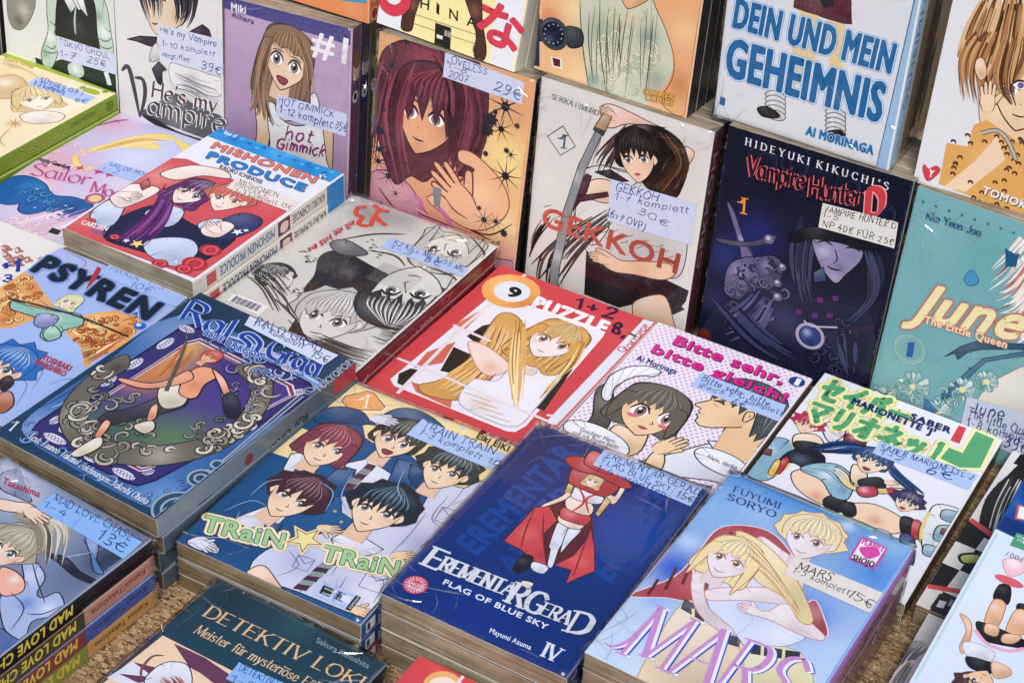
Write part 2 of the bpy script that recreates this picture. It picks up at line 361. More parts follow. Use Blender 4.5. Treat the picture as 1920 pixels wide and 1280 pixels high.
# ------------------------------------------------------------------ flat print on a cover, spine or sticker
LAYER = 2.2e-6
GLYPH = {
    'A': (0.7,[(0,[(0,0),(0.35,1),(0.7,0)]),(0,[(0.13,0.36),(0.57,0.36)])]),
    'B': (0.6,[(0,[(0.05,0),(0.05,1)]),(1,[(0.05,1),(0.45,0.98),(0.5,0.76),(0.35,0.55),(0.05,0.53)]),(1,[(0.05,0.53),(0.5,0.5),(0.6,0.25),(0.45,0.03),(0.05,0)])]),
    'C': (0.65,[(1,[(0.65,0.8),(0.45,1),(0.15,0.9),(0.02,0.5),(0.15,0.1),(0.45,0),(0.65,0.18)])]),
    'D': (0.65,[(0,[(0.05,0),(0.05,1)]),(1,[(0.05,1),(0.4,0.97),(0.62,0.75),(0.65,0.5),(0.62,0.22),(0.4,0.03),(0.05,0)])]),
    'E': (0.55,[(0,[(0.05,0),(0.05,1)]),(0,[(0.05,1),(0.55,1)]),(0,[(0.05,0.52),(0.45,0.52)]),(0,[(0.05,0),(0.55,0)])]),
    'F': (0.5,[(0,[(0.05,0),(0.05,1)]),(0,[(0.05,1),(0.5,1)]),(0,[(0.05,0.52),(0.42,0.52)])]),
    'G': (0.7,[(1,[(0.65,0.82),(0.45,1),(0.15,0.9),(0.02,0.5),(0.15,0.1),(0.45,0),(0.65,0.12),(0.66,0.42)]),(0,[(0.42,0.42),(0.68,0.42)])]),
    'H': (0.65,[(0,[(0.05,0),(0.05,1)]),(0,[(0.6,0),(0.6,1)]),(0,[(0.05,0.52),(0.6,0.52)])]),
    'I': (0.2,[(0,[(0.1,0),(0.1,1)])]),
    'J': (0.45,[(1,[(0.4,1),(0.4,0.3),(0.32,0.05),(0.15,0),(0.02,0.15)])]),
    'K': (0.62,[(0,[(0.05,0),(0.05,1)]),(0,[(0.58,1),(0.05,0.45)]),(0,[(0.2,0.58),(0.62,0)])]),
    'L': (0.5,[(0,[(0.05,1),(0.05,0)]),(0,[(0.05,0),(0.5,0)])]),
    'M': (0.85,[(0,[(0.05,0),(0.08,1)]),(0,[(0.08,1),(0.43,0.1)]),(0,[(0.43,0.1),(0.76,1)]),(0,[(0.76,1),(0.82,0)])]),
    'N': (0.7,[(0,[(0.05,0),(0.05,1)]),(0,[(0.05,1),(0.63,0)]),(0,[(0.63,0),(0.63,1)])]),
    'O': (0.75,[(1,[(0.37,1),(0.12,0.87),(0.02,0.5),(0.12,0.13),(0.37,0),(0.62,0.13),(0.73,0.5),(0.62,0.87),(0.37,1)])]),
    'P': (0.55,[(0,[(0.05,0),(0.05,1)]),(1,[(0.05,1),(0.42,0.98),(0.54,0.75),(0.42,0.5),(0.05,0.47)])]),
    'Q': (0.75,[(1,[(0.37,1),(0.12,0.87),(0.02,0.5),(0.12,0.13),(0.37,0),(0.62,0.13),(0.73,0.5),(0.62,0.87),(0.37,1)]),(0,[(0.45,0.22),(0.75,-0.1)])]),
    'R': (0.62,[(0,[(0.05,0),(0.05,1)]),(1,[(0.05,1),(0.42,0.98),(0.53,0.76),(0.4,0.53),(0.05,0.5)]),(0,[(0.28,0.5),(0.62,0)])]),
    'S': (0.55,[(1,[(0.5,0.85),(0.32,1),(0.1,0.92),(0.06,0.7),(0.28,0.53),(0.5,0.32),(0.45,0.08),(0.25,0),(0.03,0.13)])]),
    'T': (0.6,[(0,[(0.3,0),(0.3,1)]),(0,[(0,1),(0.6,1)])]),
    'U': (0.65,[(1,[(0.05,1),(0.05,0.35),(0.15,0.05),(0.33,0),(0.52,0.06),(0.6,0.35),(0.6,1)])]),
    'V': (0.65,[(0,[(0,1),(0.33,0)]),(0,[(0.33,0),(0.65,1)])]),
    'W': (0.95,[(0,[(0,1),(0.24,0)]),(0,[(0.24,0),(0.48,0.9)]),(0,[(0.48,0.9),(0.7,0)]),(0,[(0.7,0),(0.95,1)])]),
    'X': (0.62,[(0,[(0.02,1),(0.6,0)]),(0,[(0.6,1),(0.02,0)])]),
    'Y': (0.6,[(0,[(0,1),(0.3,0.5)]),(0,[(0.6,1),(0.3,0.5)]),(0,[(0.3,0.5),(0.3,0)])]),
    'Z': (0.58,[(0,[(0.04,1),(0.56,1)]),(0,[(0.56,1),(0.02,0)]),(0,[(0.02,0),(0.58,0)])]),
    'a': (0.5,[(1,[(0.42,0.52),(0.25,0.62),(0.06,0.48),(0.02,0.22),(0.12,0.02),(0.3,0.05),(0.42,0.3)]),(0,[(0.43,0.62),(0.42,0.12)]),(1,[(0.42,0.12),(0.44,0.02),(0.52,0.02)])]),
    'b': (0.48,[(0,[(0.05,1),(0.05,0)]),(1,[(0.05,0.42),(0.2,0.6),(0.4,0.52),(0.46,0.28),(0.36,0.05),(0.2,0),(0.05,0.12)])]),
    'c': (0.42,[(1,[(0.4,0.5),(0.25,0.62),(0.08,0.5),(0.02,0.28),(0.1,0.06),(0.25,0),(0.42,0.1)])]),
    'd': (0.5,[(1,[(0.42,0.45),(0.28,0.62),(0.08,0.5),(0.02,0.28),(0.1,0.06),(0.25,0),(0.42,0.16)]),(0,[(0.43,1),(0.44,0)])]),
    'e': (0.45,[(1,[(0.04,0.32),(0.4,0.36),(0.38,0.55),(0.22,0.62),(0.06,0.5),(0.02,0.28),(0.1,0.05),(0.26,0),(0.44,0.12)])]),
    'f': (0.3,[(1,[(0.36,0.93),(0.26,1),(0.16,0.9),(0.15,0.6),(0.15,0)]),(0,[(0,0.6),(0.32,0.6)])]),
    'g': (0.5,[(1,[(0.42,0.5),(0.26,0.62),(0.08,0.5),(0.03,0.3),(0.12,0.06),(0.28,0.05),(0.42,0.2)]),(1,[(0.43,0.62),(0.43,-0.1),(0.35,-0.28),(0.18,-0.3),(0.04,-0.2)])]),
    'h': (0.46,[(0,[(0.05,1),(0.05,0)]),(1,[(0.05,0.4),(0.2,0.6),(0.36,0.56),(0.4,0.38),(0.4,0)])]),
    'i': (0.14,[(0,[(0.06,0.62),(0.06,0)]),(0,[(0.06,0.84),(0.07,0.9)])]),
    'j': (0.2,[(1,[(0.12,0.62),(0.12,-0.1),(0.05,-0.27),(-0.08,-0.28)]),(0,[(0.12,0.84),(0.13,0.9)])]),
    'k': (0.45,[(0,[(0.05,1),(0.05,0)]),(0,[(0.38,0.6),(0.06,0.26)]),(0,[(0.16,0.34),(0.44,0)])]),
    'l': (0.14,[(0,[(0.06,1),(0.06,0)])]),
    'm': (0.72,[(0,[(0.05,0.62),(0.05,0)]),(1,[(0.05,0.42),(0.17,0.6),(0.3,0.56),(0.34,0.38),(0.34,0)]),(1,[(0.34,0.42),(0.47,0.6),(0.6,0.56),(0.65,0.38),(0.66,0)])]),
    'n': (0.46,[(0,[(0.05,0.62),(0.05,0)]),(1,[(0.05,0.42),(0.2,0.6),(0.34,0.57),(0.4,0.38),(0.4,0)])]),
    'o': (0.5,[(1,[(0.25,0.62),(0.08,0.52),(0.02,0.3),(0.1,0.06),(0.25,0),(0.41,0.08),(0.48,0.32),(0.4,0.54),(0.25,0.62)])]),
    'p': (0.48,[(0,[(0.05,0.62),(0.05,-0.32)]),(1,[(0.05,0.42),(0.2,0.6),(0.4,0.54),(0.46,0.3),(0.38,0.06),(0.22,0),(0.05,0.12)])]),
    'q': (0.48,[(1,[(0.42,0.48),(0.26,0.62),(0.08,0.5),(0.03,0.3),(0.12,0.05),(0.28,0.03),(0.42,0.2)]),(0,[(0.43,0.62),(0.43,-0.32)])]),
    'r': (0.32,[(0,[(0.05,0.62),(0.05,0)]),(1,[(0.05,0.4),(0.14,0.57),(0.25,0.62),(0.33,0.56)])]),
    's': (0.4,[(1,[(0.36,0.52),(0.2,0.62),(0.07,0.52),(0.1,0.37),(0.3,0.28),(0.37,0.14),(0.28,0.01),(0.12,0.01),(0.02,0.1)])]),
    't': (0.3,[(1,[(0.14,0.9),(0.13,0.2),(0.18,0.03),(0.32,0.04)]),(0,[(0,0.62),(0.3,0.62)])]),
    'u': (0.46,[(1,[(0.05,0.62),(0.05,0.2),(0.12,0.02),(0.26,0.02),(0.4,0.22)]),(0,[(0.4,0.62),(0.42,0)])]),
    'v': (0.42,[(0,[(0,0.62),(0.21,0)]),(0,[(0.21,0),(0.42,0.62)])]),
    'w': (0.62,[(0,[(0,0.62),(0.16,0)]),(0,[(0.16,0),(0.31,0.55)]),(0,[(0.31,0.55),(0.46,0)]),(0,[(0.46,0),(0.62,0.62)])]),
    'x': (0.42,[(0,[(0.02,0.62),(0.4,0)]),(0,[(0.4,0.62),(0.02,0)])]),
    'y': (0.44,[(0,[(0.02,0.62),(0.22,0.03)]),(1,[(0.42,0.62),(0.22,0.03),(0.1,-0.26),(-0.04,-0.3)])]),
    'z': (0.4,[(0,[(0.02,0.6),(0.38,0.6)]),(0,[(0.38,0.6),(0.02,0)]),(0,[(0.02,0),(0.4,0)])]),
    '0': (0.55,[(1,[(0.27,1),(0.08,0.85),(0.02,0.5),(0.08,0.15),(0.27,0),(0.46,0.15),(0.53,0.5),(0.46,0.85),(0.27,1)])]),
    '1': (0.3,[(0,[(0,0.68),(0.22,1)]),(0,[(0.22,1),(0.22,0)])]),
    '2': (0.52,[(1,[(0.05,0.78),(0.15,0.97),(0.35,0.97),(0.45,0.75),(0.32,0.42),(0.03,0)]),(0,[(0.03,0),(0.52,0.02)])]),
    '3': (0.5,[(1,[(0.06,0.88),(0.25,1),(0.43,0.86),(0.4,0.62),(0.2,0.53)]),(1,[(0.2,0.53),(0.44,0.45),(0.47,0.18),(0.28,0),(0.04,0.1)])]),
    '4': (0.52,[(0,[(0.3,1),(0.02,0.35)]),(0,[(0.02,0.35),(0.52,0.35)]),(0,[(0.4,0.65),(0.38,0)])]),
    '5': (0.5,[(0,[(0.1,1),(0.47,1)]),(0,[(0.1,1),(0.08,0.58)]),(1,[(0.08,0.58),(0.3,0.63),(0.47,0.45),(0.44,0.15),(0.25,0),(0.03,0.1)])]),
    '6': (0.5,[(1,[(0.42,0.98),(0.18,0.75),(0.03,0.35),(0.12,0.04),(0.32,0.02),(0.46,0.22),(0.38,0.46),(0.18,0.46),(0.05,0.3)])]),
    '7': (0.5,[(0,[(0.02,1),(0.5,1)]),(0,[(0.5,1),(0.15,0)]),(0,[(0.12,0.5),(0.45,0.5)])]),
    '8': (0.5,[(1,[(0.25,0.53),(0.08,0.7),(0.12,0.95),(0.3,1),(0.43,0.85),(0.38,0.65),(0.25,0.53),(0.06,0.35),(0.06,0.1),(0.25,0),(0.43,0.1),(0.45,0.35),(0.25,0.53)])]),
    '9': (0.5,[(1,[(0.45,0.7),(0.35,0.95),(0.15,0.97),(0.05,0.75),(0.15,0.53),(0.35,0.53),(0.45,0.75)]),(1,[(0.45,0.75),(0.42,0.3),(0.25,0),(0.08,0.05)])]),
    '-': (0.35,[(0,[(0.02,0.42),(0.33,0.42)])]),
    '+': (0.45,[(0,[(0.02,0.45),(0.43,0.45)]),(0,[(0.22,0.68),(0.22,0.2)])]),
    ',': (0.15,[(0,[(0.1,0.08),(0.02,-0.15)])]),
    '.': (0.12,[(0,[(0.05,0),(0.06,0.06)])]),
    '!': (0.14,[(0,[(0.08,1),(0.07,0.3)]),(0,[(0.06,0),(0.07,0.06)])]),
    '(': (0.25,[(1,[(0.22,1.1),(0.05,0.75),(0.05,0.25),(0.22,-0.15)])]),
    ')': (0.25,[(1,[(0.03,1.1),(0.2,0.75),(0.2,0.25),(0.03,-0.15)])]),
    "'": (0.12,[(0,[(0.08,1.05),(0.04,0.8)])]),
    ':': (0.12,[(0,[(0.05,0.5),(0.06,0.56)]),(0,[(0.05,0.05),(0.06,0.11)])]),
    '#': (0.7,[(0,[(0.1,0),(0.28,1)]),(0,[(0.4,0),(0.58,1)]),(0,[(0.04,0.65),(0.68,0.65)]),(0,[(0,0.33),(0.63,0.33)])]),
    '€': (0.62,[(1,[(0.6,0.88),(0.4,1),(0.18,0.85),(0.12,0.5),(0.18,0.15),(0.4,0),(0.6,0.14)]),(0,[(0,0.6),(0.48,0.6)]),(0,[(0,0.42),(0.45,0.42)])]),
    'ü': (0.46,[(1,[(0.05,0.62),(0.05,0.2),(0.12,0.02),(0.26,0.02),(0.4,0.22)]),(0,[(0.4,0.62),(0.42,0)]),(0,[(0.1,0.8),(0.11,0.86)]),(0,[(0.33,0.8),(0.34,0.86)])]),
    'ä': (0.5,[(1,[(0.42,0.52),(0.25,0.62),(0.06,0.48),(0.02,0.22),(0.12,0.02),(0.3,0.05),(0.42,0.3)]),(0,[(0.43,0.62),(0.42,0.02)]),(0,[(0.1,0.8),(0.11,0.86)]),(0,[(0.33,0.8),(0.34,0.86)])]),
    'ö': (0.5,[(1,[(0.25,0.62),(0.08,0.52),(0.02,0.3),(0.1,0.06),(0.25,0),(0.41,0.08),(0.48,0.32),(0.4,0.54),(0.25,0.62)]),(0,[(0.1,0.8),(0.11,0.86)]),(0,[(0.36,0.8),(0.37,0.86)])]),
    'Ü': (0.65,[(1,[(0.05,1),(0.05,0.35),(0.15,0.05),(0.33,0),(0.52,0.06),(0.6,0.35),(0.6,1)]),(0,[(0.18,1.12),(0.19,1.2)]),(0,[(0.46,1.12),(0.47,1.2)])]),
    'Ω': (0.8,[(1,[(0.02,0.02),(0.25,0.02),(0.08,0.4),(0.12,0.8),(0.4,1),(0.68,0.8),(0.72,0.4),(0.55,0.02),(0.78,0.02)])]),
    'ß': (0.5,[(1,[(0.05,0),(0.05,0.8),(0.18,1),(0.38,0.9),(0.36,0.65),(0.2,0.55)]),(1,[(0.2,0.55),(0.44,0.42),(0.46,0.15),(0.3,0),(0.15,0.06)])]),
}
class Sheet:
    """collects flat printed shapes in millimetres on one face of a book"""
    def __init__(self, book, cover, side, gain=(1, 1, 1)):
        self.book, self.cover, self.side, self.gain = book, cover, side, gain
        w, h, t = book['w'] / MM, book['h'] / MM, book['t'] / MM
        self.W, self.H = (w - 1.5, h) if side == 'front' else (h, t)
        if side == 'bottom': self.W, self.H = w, t
        self.t, self.w = t, w
        self.parts = {}
        self.level = 2
        self.rnd = random.Random(zlib.crc32((book['label'] + side).encode()))
        self.part = 'picture'
    def put(self, x, y, z):
        if self.side == 'front':
            return (x * MM, y * MM, self.t * MM + z)
        if self.side == 'spine':
            return (self.w * MM + z, x * MM, y * MM)
        return (x * MM, -z, y * MM)
    def emit(self, pts, faces, cols, dz=0.0):
        """pts 2D mm; cols one colour or one per point"""
        V, F, C = self.parts.setdefault(self.part, ([], [], []))
        s = len(V)
        z = self.level * LAYER + dz
        V += [self.put(p[0], p[1], z) for p in pts]
        F += [tuple(i + s for i in f) for f in faces]
        g = self.gain
        if len(cols) == 3 and not isinstance(cols[0], (tuple, list)):
            C += [tuple(cols[i] * g[i] for i in range(3))] * len(pts)
        else:
            C += [tuple(c[i] * g[i] for i in range(3)) for c in cols]
    def up(self):
        self.level += 1
    def clip(self, P):
        for ax, lim, sg in ((0, 0, 1), (0, self.W, -1), (1, 0, 1), (1, self.H, -1)):
            Q = []
            for i in range(len(P)):
                a, b = P[i - 1], P[i]
                da, db = sg * (a[ax] - lim), sg * (b[ax] - lim)
                if (da < 0) != (db < 0):
                    k = da / (da - db)
                    Q.append((a[0] + (b[0] - a[0]) * k, a[1] + (b[1] - a[1]) * k))
                if db >= 0:
                    Q.append(b)
            P = Q
            if len(P) < 3:
                return []
        return P
    def full(self, col, **k):
        self.poly(col, [(0, 0), (self.W, 0), (self.W, self.H), (0, self.H)], **k)
    def shape(self, fill, ink, wd, P, smooth, **k):
        P = pairs(P)
        xs = [p[0] for p in P]; ys = [p[1] for p in P]
        bw, bh = max(xs) - min(xs), max(ys) - min(ys)
        cx, cy = sum(xs) / len(P), sum(ys) / len(P)
        m = min(bw, bh)
        if m > 3 and 'blobs' not in k:        # brushed tone inside larger shapes
            lum = sum(lin(fill)) / 3
            k['blobs'] = [(cx - bw * .2, cy + bh * .22, m * .45, mixc(fill, '#ffffff', min(.4, .04 + lum)), .7), (cx + bw * .22, cy - bh * .25, m * .45, mixc(fill, '#201830', .4), .65)]
        self.poly(fill, P, smooth=smooth, **k)
        f3 = lin(fill)
        if m > 4 and not (f3[0] > .4 and f3[0] - f3[2] > .14):      # a few pen folds running in from the outline
            r = self.rnd
            for i in range(min(7, int(m / 2.2))):
                p = P[r.randrange(len(P))]
                q = r.uniform(.3, .75)
                e = (p[0] + (cx - p[0]) * q, p[1] + (cy - p[1]) * q)
                self.line(mixc(fill, ink, r.uniform(.4, .9)), wd * .8, [p, ((p[0] + e[0]) / 2 + r.uniform(-.08, .08) * m, (p[1] + e[1]) / 2 + r.uniform(-.08, .08) * m), e], taper=2, keep=i)
        self.line(ink, wd, P, smooth=smooth and 4, taper=0, closed=1)
    def poly(self, col, P, smooth=0, grad=None, blobs=None, clip=1, keep=0):
        P = pairs(P)
        P = spline(P, smooth, True) if smooth else [tuple(p) for p in P]
        if clip:
            P = self.clip(P)
        P = dedupe(P)
        if len(P) < 3:
            return
        if not keep:
            self.up()
        if blobs:
            xs = [p[0] for p in P]; ys = [p[1] for p in P]
            st = max(1.2, min((b[2] if len(b) == 5 else min(b[2], b[5])) for b in blobs) * 0.4)
            st = max(st, (max(xs) - min(xs)) / 55)
            G = [Vector(p) for p in P]
            y = min(ys) + st / 2
            while y < max(ys):
                x = min(xs) + st / 2
                while x < max(xs):
                    if inside(x, y, P):
                        G.append(Vector((x, y)))
                    x += st
                y += st
            ed = [(i, (i + 1) % len(P)) for i in range(len(P))]
            vs, _, fs, *_ = delaunay_2d_cdt(G, ed, [], 1, 1e-4)
            cs = []
            for v in vs:
                c = lin(col)
                if grad: c = grad_at(grad, v)
                for b in blobs:
                    dx, dy = v[0] - b[0], v[1] - b[1]
                    ry = b[5] if len(b) > 5 else b[2]
                    d = (dx / b[2]) ** 2 + (dy / ry) ** 2
                    c = mixc(c, b[3], b[4] * math.exp(-d * 1.4))
                cs.append(c)
            self.emit([(v[0], v[1]) for v in vs], [tuple(f) for f in fs], cs)
            return
        tris = tessellate_polygon([[Vector((p[0], p[1], 0)) for p in P]])
        if grad:
            self.emit(P, tris, [grad_at(grad, p) for p in P])
        else:
            self.emit(P, tris, lin(col))
    def line(self, col, wd, P, smooth=4, taper=1, keep=0, clip=1, closed=0, jit=0):
        """pen stroke; taper 0 even, 1 pointed at both ends, 2 pointed at the far end"""
        P = pairs(P)
        P = spline(P, smooth, closed) if smooth and len(P) > 2 else [tuple(p) for p in P]
        if closed:
            P = P + [P[0]]
        P = dedupe(P, False)
        n = len(P)
        if n < 2:
            return
        if not keep:
            self.up()
        c = lin(col)
        pts, fs = [], []
        for i in range(n):
            a, b = P[max(i - 1, 0)], P[min(i + 1, n - 1)]
            dx, dy = b[0] - a[0], b[1] - a[1]
            L = math.hypot(dx, dy) or 1
            s = i / (n - 1)
            k = 1.0 if taper == 0 else ((math.sin(math.pi * (0.06 + 0.88 * s))) ** 0.7 if taper == 1 else (1 - s) ** 0.8 * .97 + .03)
            hw = wd * 0.5 * k
            x, y = P[i]
            if clip:
                x = min(max(x, 0), self.W); y = min(max(y, 0), self.H)
            pts += [(x - dy / L * hw, y + dx / L * hw), (x + dy / L * hw, y - dx / L * hw)]
        if clip:
            pts = [(min(max(x, 0), self.W), min(max(y, 0), self.H)) for x, y in pts]
        for i in range(n - 1):
            if P[i] != P[i + 1]:
                fs.append((2 * i, 2 * i + 1, 2 * i + 3, 2 * i + 2))
        self.emit(pts, fs, c, self.rnd.uniform(0, 1e-6))
    def dots(self, col, cells, r, seg=10, inside_of=None):
        self.up()
        for x, y in cells:
            if r < x < self.W - r and r < y < self.H - r and (inside_of is None or inside(x, y, inside_of)):
                self.emit([(x + r * math.cos(k * 2 * math.pi / seg), y + r * math.sin(k * 2 * math.pi / seg)) for k in range(seg)], [tuple(range(seg))], lin(col))
    def disc(self, col, x, y, rx, ry=None, rot=0, seg=20, blobs=None, clip=1):
        ry = ry or rx
        c, s = math.cos(math.radians(rot)), math.sin(math.radians(rot))
        P = [(rx * math.cos(k * 2 * math.pi / seg), ry * math.sin(k * 2 * math.pi / seg)) for k in range(seg)]
        self.poly(col, [(x + c * a - s * b, y + s * a + c * b) for a, b in P], blobs=blobs, clip=clip)
    def ring(self, col, x, y, r, wd, seg=28, ry=None):
        ry = ry or r
        P = [(x + r * math.cos(k * 2 * math.pi / seg), y + ry * math.sin(k * 2 * math.pi / seg)) for k in range(seg)]
        self.line(col, wd, P, smooth=0, taper=0, closed=1)
    def star(self, col, x, y, r, n=5, inner=.42, rot=90, clip=1):
        self.poly(col, [(x + (r if k % 2 == 0 else r * inner) * math.cos(math.radians(rot) + k * math.pi / n),
                         y + (r if k % 2 == 0 else r * inner) * math.sin(math.radians(rot) + k * math.pi / n)) for k in range(2 * n)], clip=clip)
    def strands(self, cols, wd, G0, G1, n, seed=1, taper=1, spread=.02):
        """n strokes blended between two guide curves"""
        r = random.Random(seed)
        G0, G1 = pairs(G0), pairs(G1)
        A, B = resample(spline(G0, 5, False), 14), resample(spline(G1, 5, False), 14)
        L = sum(math.dist(A[i], A[i + 1]) for i in range(13))
        for k in range(n):
            q = (k + r.uniform(.1, .9)) / n
            i0, i1 = int(r.uniform(0, 4)), 14 - int(r.uniform(0, 5))
            jx, jy = r.uniform(-spread, spread) * L, r.uniform(-spread, spread) * L
            P = [(A[i][0] + (B[i][0] - A[i][0]) * q + jx * i / 14, A[i][1] + (B[i][1] - A[i][1]) * q + jy * i / 14) for i in range(i0, i1)]
            self.line(cols[r.randrange(len(cols))], wd * r.uniform(.5, 1.3), P, smooth=0, taper=taper, keep=k % 4)
    # ---------------------------------------------------------------- lettering
    def glyph_lines(self, text, track):
        x = 0; out = []
        for ch in text:
            g = GLYPH.get(ch) or GLYPH.get(ch.upper())
            if ch == ' ' or g is None:
                x += .42; continue
            for sm, st in g[1]:
                out.append((sm, [(x + a, b) for a, b in st]))
            x += g[0] + track
        return out, max(x - track, .1)
    def pen(self, text, style, col, A, B, C, wd=.1, track=.2, seed=0, thin=.35):
        """lettering drawn with a pen: 'hand', 'serif', 'nib' (broad pen held at a slant)"""
        r = random.Random(seed + len(text))
        ls, tw = self.glyph_lines(text, track)
        ex = ((B[0] - A[0]) / tw, (B[1] - A[1]) / tw)
        ey = (C[0] - A[0], C[1] - A[1])
        hh = math.hypot(*ey)
        c = lin(col)
        self.up()
        f = lambda p: (A[0] + ex[0] * p[0] + ey[0] * p[1], A[1] + ex[1] * p[0] + ey[1] * p[1])
        lean, size, drop = .1, 1, 0
        for gi, (sm, st) in enumerate(ls):
            if style == 'hand':
                if not gi % 3: lean, size, drop = r.uniform(-.02, .2), r.uniform(.82, 1.15), r.uniform(-.08, .08)
                st = [((a + r.uniform(-.05, .05)) + lean * b, (b + r.uniform(-.06, .06)) * size + drop) for a, b in st]
            P = [f(p) for p in (spline(st, 5, False) if sm and len(st) > 2 else st)]
            n = len(P)
            nib = (math.cos(math.radians(40)), math.sin(math.radians(40)))
            ux = (ex[0] / (math.hypot(*ex) or 1), ex[1] / (math.hypot(*ex) or 1)); uy = (ey[0] / hh, ey[1] / hh)
            for i in range(n - 1):
                a, b = P[i], P[i + 1]
                dx, dy = b[0] - a[0], b[1] - a[1]
                L = math.hypot(dx, dy)
                if L < 1e-6: continue
                dz = r.uniform(0, 1e-6)
                if style == 'nib':
                    hx = (ux[0] * nib[0] + uy[0] * nib[1]) * wd * hh * .5; hy = (ux[1] * nib[0] + uy[1] * nib[1]) * wd * hh * .5
                    t = .1
                    self.emit([(a[0] - hx, a[1] - hy), (a[0] + hx, a[1] + hy), (b[0] + hx, b[1] + hy), (b[0] - hx, b[1] - hy)], [(0, 1, 2, 3)], c, dz)
                    w2 = wd * hh * .14
                    self.emit([(a[0] - dy / L * w2, a[1] + dx / L * w2), (a[0] + dy / L * w2, a[1] - dx / L * w2), (b[0] + dy / L * w2, b[1] - dx / L * w2), (b[0] - dy / L * w2, b[1] + dx / L * w2)], [(0, 1, 2, 3)], c, dz + 6e-7)
                    continue
                w2 = wd * hh * .5 * (1 if style != 'hand' else .75 + .5 * abs(math.sin(gi * 1.7 + i * .4)))
                if style == 'serif':
                    al = abs(dx * uy[0] + dy * uy[1]) / L
                    w2 *= thin + (1 - thin) * al
                    if (dx * ux[0] + dy * ux[1]) * (dx * uy[0] + dy * uy[1]) > 0.02 * L * L and not sm: w2 *= .6
                ex2 = w2 * .5
                a2 = (a[0] - dx / L * ex2, a[1] - dy / L * ex2); b2 = (b[0] + dx / L * ex2, b[1] + dy / L * ex2)
                self.emit([(a2[0] - dy / L * w2, a2[1] + dx / L * w2), (a2[0] + dy / L * w2, a2[1] - dx / L * w2), (b2[0] + dy / L * w2, b2[1] - dx / L * w2), (b2[0] - dy / L * w2, b2[1] + dx / L * w2)], [(0, 1, 2, 3)], c, dz)
            if style == 'serif':
                for k, q in ((0, 1), (n - 1, n - 2)):
                    a, b = P[k], P[q]
                    L = math.dist(a, b) or 1
                    if abs(((a[0] - b[0]) * uy[0] + (a[1] - b[1]) * uy[1]) / L) > .6 and not sm:
                        s = wd * hh * .95; w2 = wd * hh * .17
                        q4 = [(a[0] - ux[0] * s - uy[0] * w2, a[1] - ux[1] * s - uy[1] * w2), (a[0] + ux[0] * s - uy[0] * w2, a[1] + ux[1] * s - uy[1] * w2),
                              (a[0] + ux[0] * s + uy[0] * w2, a[1] + ux[1] * s + uy[1] * w2), (a[0] - ux[0] * s + uy[0] * w2, a[1] - ux[1] * s + uy[1] * w2)]
                        self.emit(q4, [(0, 1, 2, 3)], c, r.uniform(1.1e-6, 1.6e-6))
    def text(self, text, col, A, B, C, bold=0.0, outline=None, shadow=None, shear=0.0, grad=None, wavy=0.0):
        """block lettering from the built-in font fitted to baseline A-B with cap top at C; outline = [(colour, width)]"""
        cu = bpy.data.curves.new('t', 'FONT')
        cu.body = text; cu.resolution_u = 3; cu.shear = shear; cu.space_character = 1 + bold * 1.3
        ob = bpy.data.objects.new('t', cu)
        COL.objects.link(ob)
        dg = bpy.context.evaluated_depsgraph_get()
        me = bpy.data.meshes.new_from_object(ob.evaluated_get(dg))
        bpy.data.objects.remove(ob); bpy.data.curves.remove(cu)
        if not me.vertices:
            return
        xs = [v.co.x for v in me.vertices]
        x0, x1 = min(xs), max(xs)
        cap = .73 if any(ord(ch) < 0x3000 for ch in text) else .86
        ex = ((B[0] - A[0]) / (x1 - x0), (B[1] - A[1]) / (x1 - x0)); ey = ((C[0] - A[0]) / cap, (C[1] - A[1]) / cap)
        hh = math.hypot(C[0] - A[0], C[1] - A[1]) * 0.55
        def f(v):
            q = v.co.y + (wavy * math.sin((v.co.x - x0) * 7) if wavy else 0)
            return (A[0] + ex[0] * (v.co.x - x0) + ey[0] * q, A[1] + ex[1] * (v.co.x - x0) + ey[1] * q)
        P = [f(v) for v in me.vertices]
        F = [tuple(p.vertices) for p in me.polygons]
        cnt = {}
        for fc in F:
            for i in range(len(fc)):
                k = (min(fc[i - 1], fc[i]), max(fc[i - 1], fc[i])); cnt[k] = cnt.get(k, 0) + 1
        edges = [k for k, v in cnt.items() if v == 1]
        bpy.data.meshes.remove(me)
        def lay(c, wd, off=(0, 0)):
            self.up()
            c = lin(c)
            Q = [(p[0] + off[0], p[1] + off[1]) for p in P]
            self.emit(Q, F, [grad_at(grad, p) for p in Q] if grad and not wd_only else c)
            if wd > 0:
                for a, b in edges:
                    p, q = Q[a], Q[b]
                    dx, dy = q[0] - p[0], q[1] - p[1]
                    L = math.hypot(dx, dy)
                    if L < 1e-5: continue
                    dx, dy = dx / L * wd, dy / L * wd
                    k = .42
                    cc = [grad_at(grad, p)] * 8 if grad and not wd_only else c
                    self.emit([(p[0] - dx, p[1] - dy), (p[0] - dx * k + dy * .9, p[1] - dy * k - dx * .9), (p[0] + dy, p[1] - dx), (q[0] + dy, q[1] - dx), (q[0] + dx * k + dy * .9, q[1] + dy * k - dx * .9), (q[0] + dx, q[1] + dy), (q[0] - dy, q[1] + dx), (p[0] - dy, p[1] + dx)],
                              [tuple(range(8))], cc, self.rnd.uniform(3e-7, 1.4e-6))
        wd_only = True
        if shadow:
            lay(shadow[0], bold * hh + shadow[3] * hh if len(shadow) > 3 else bold * hh, (shadow[1], shadow[2]))
        for c, wd in sorted(outline or [], key=lambda q: -q[1]):
            lay(c, (bold + wd) * hh)
        wd_only = False
        lay(col, bold * hh)
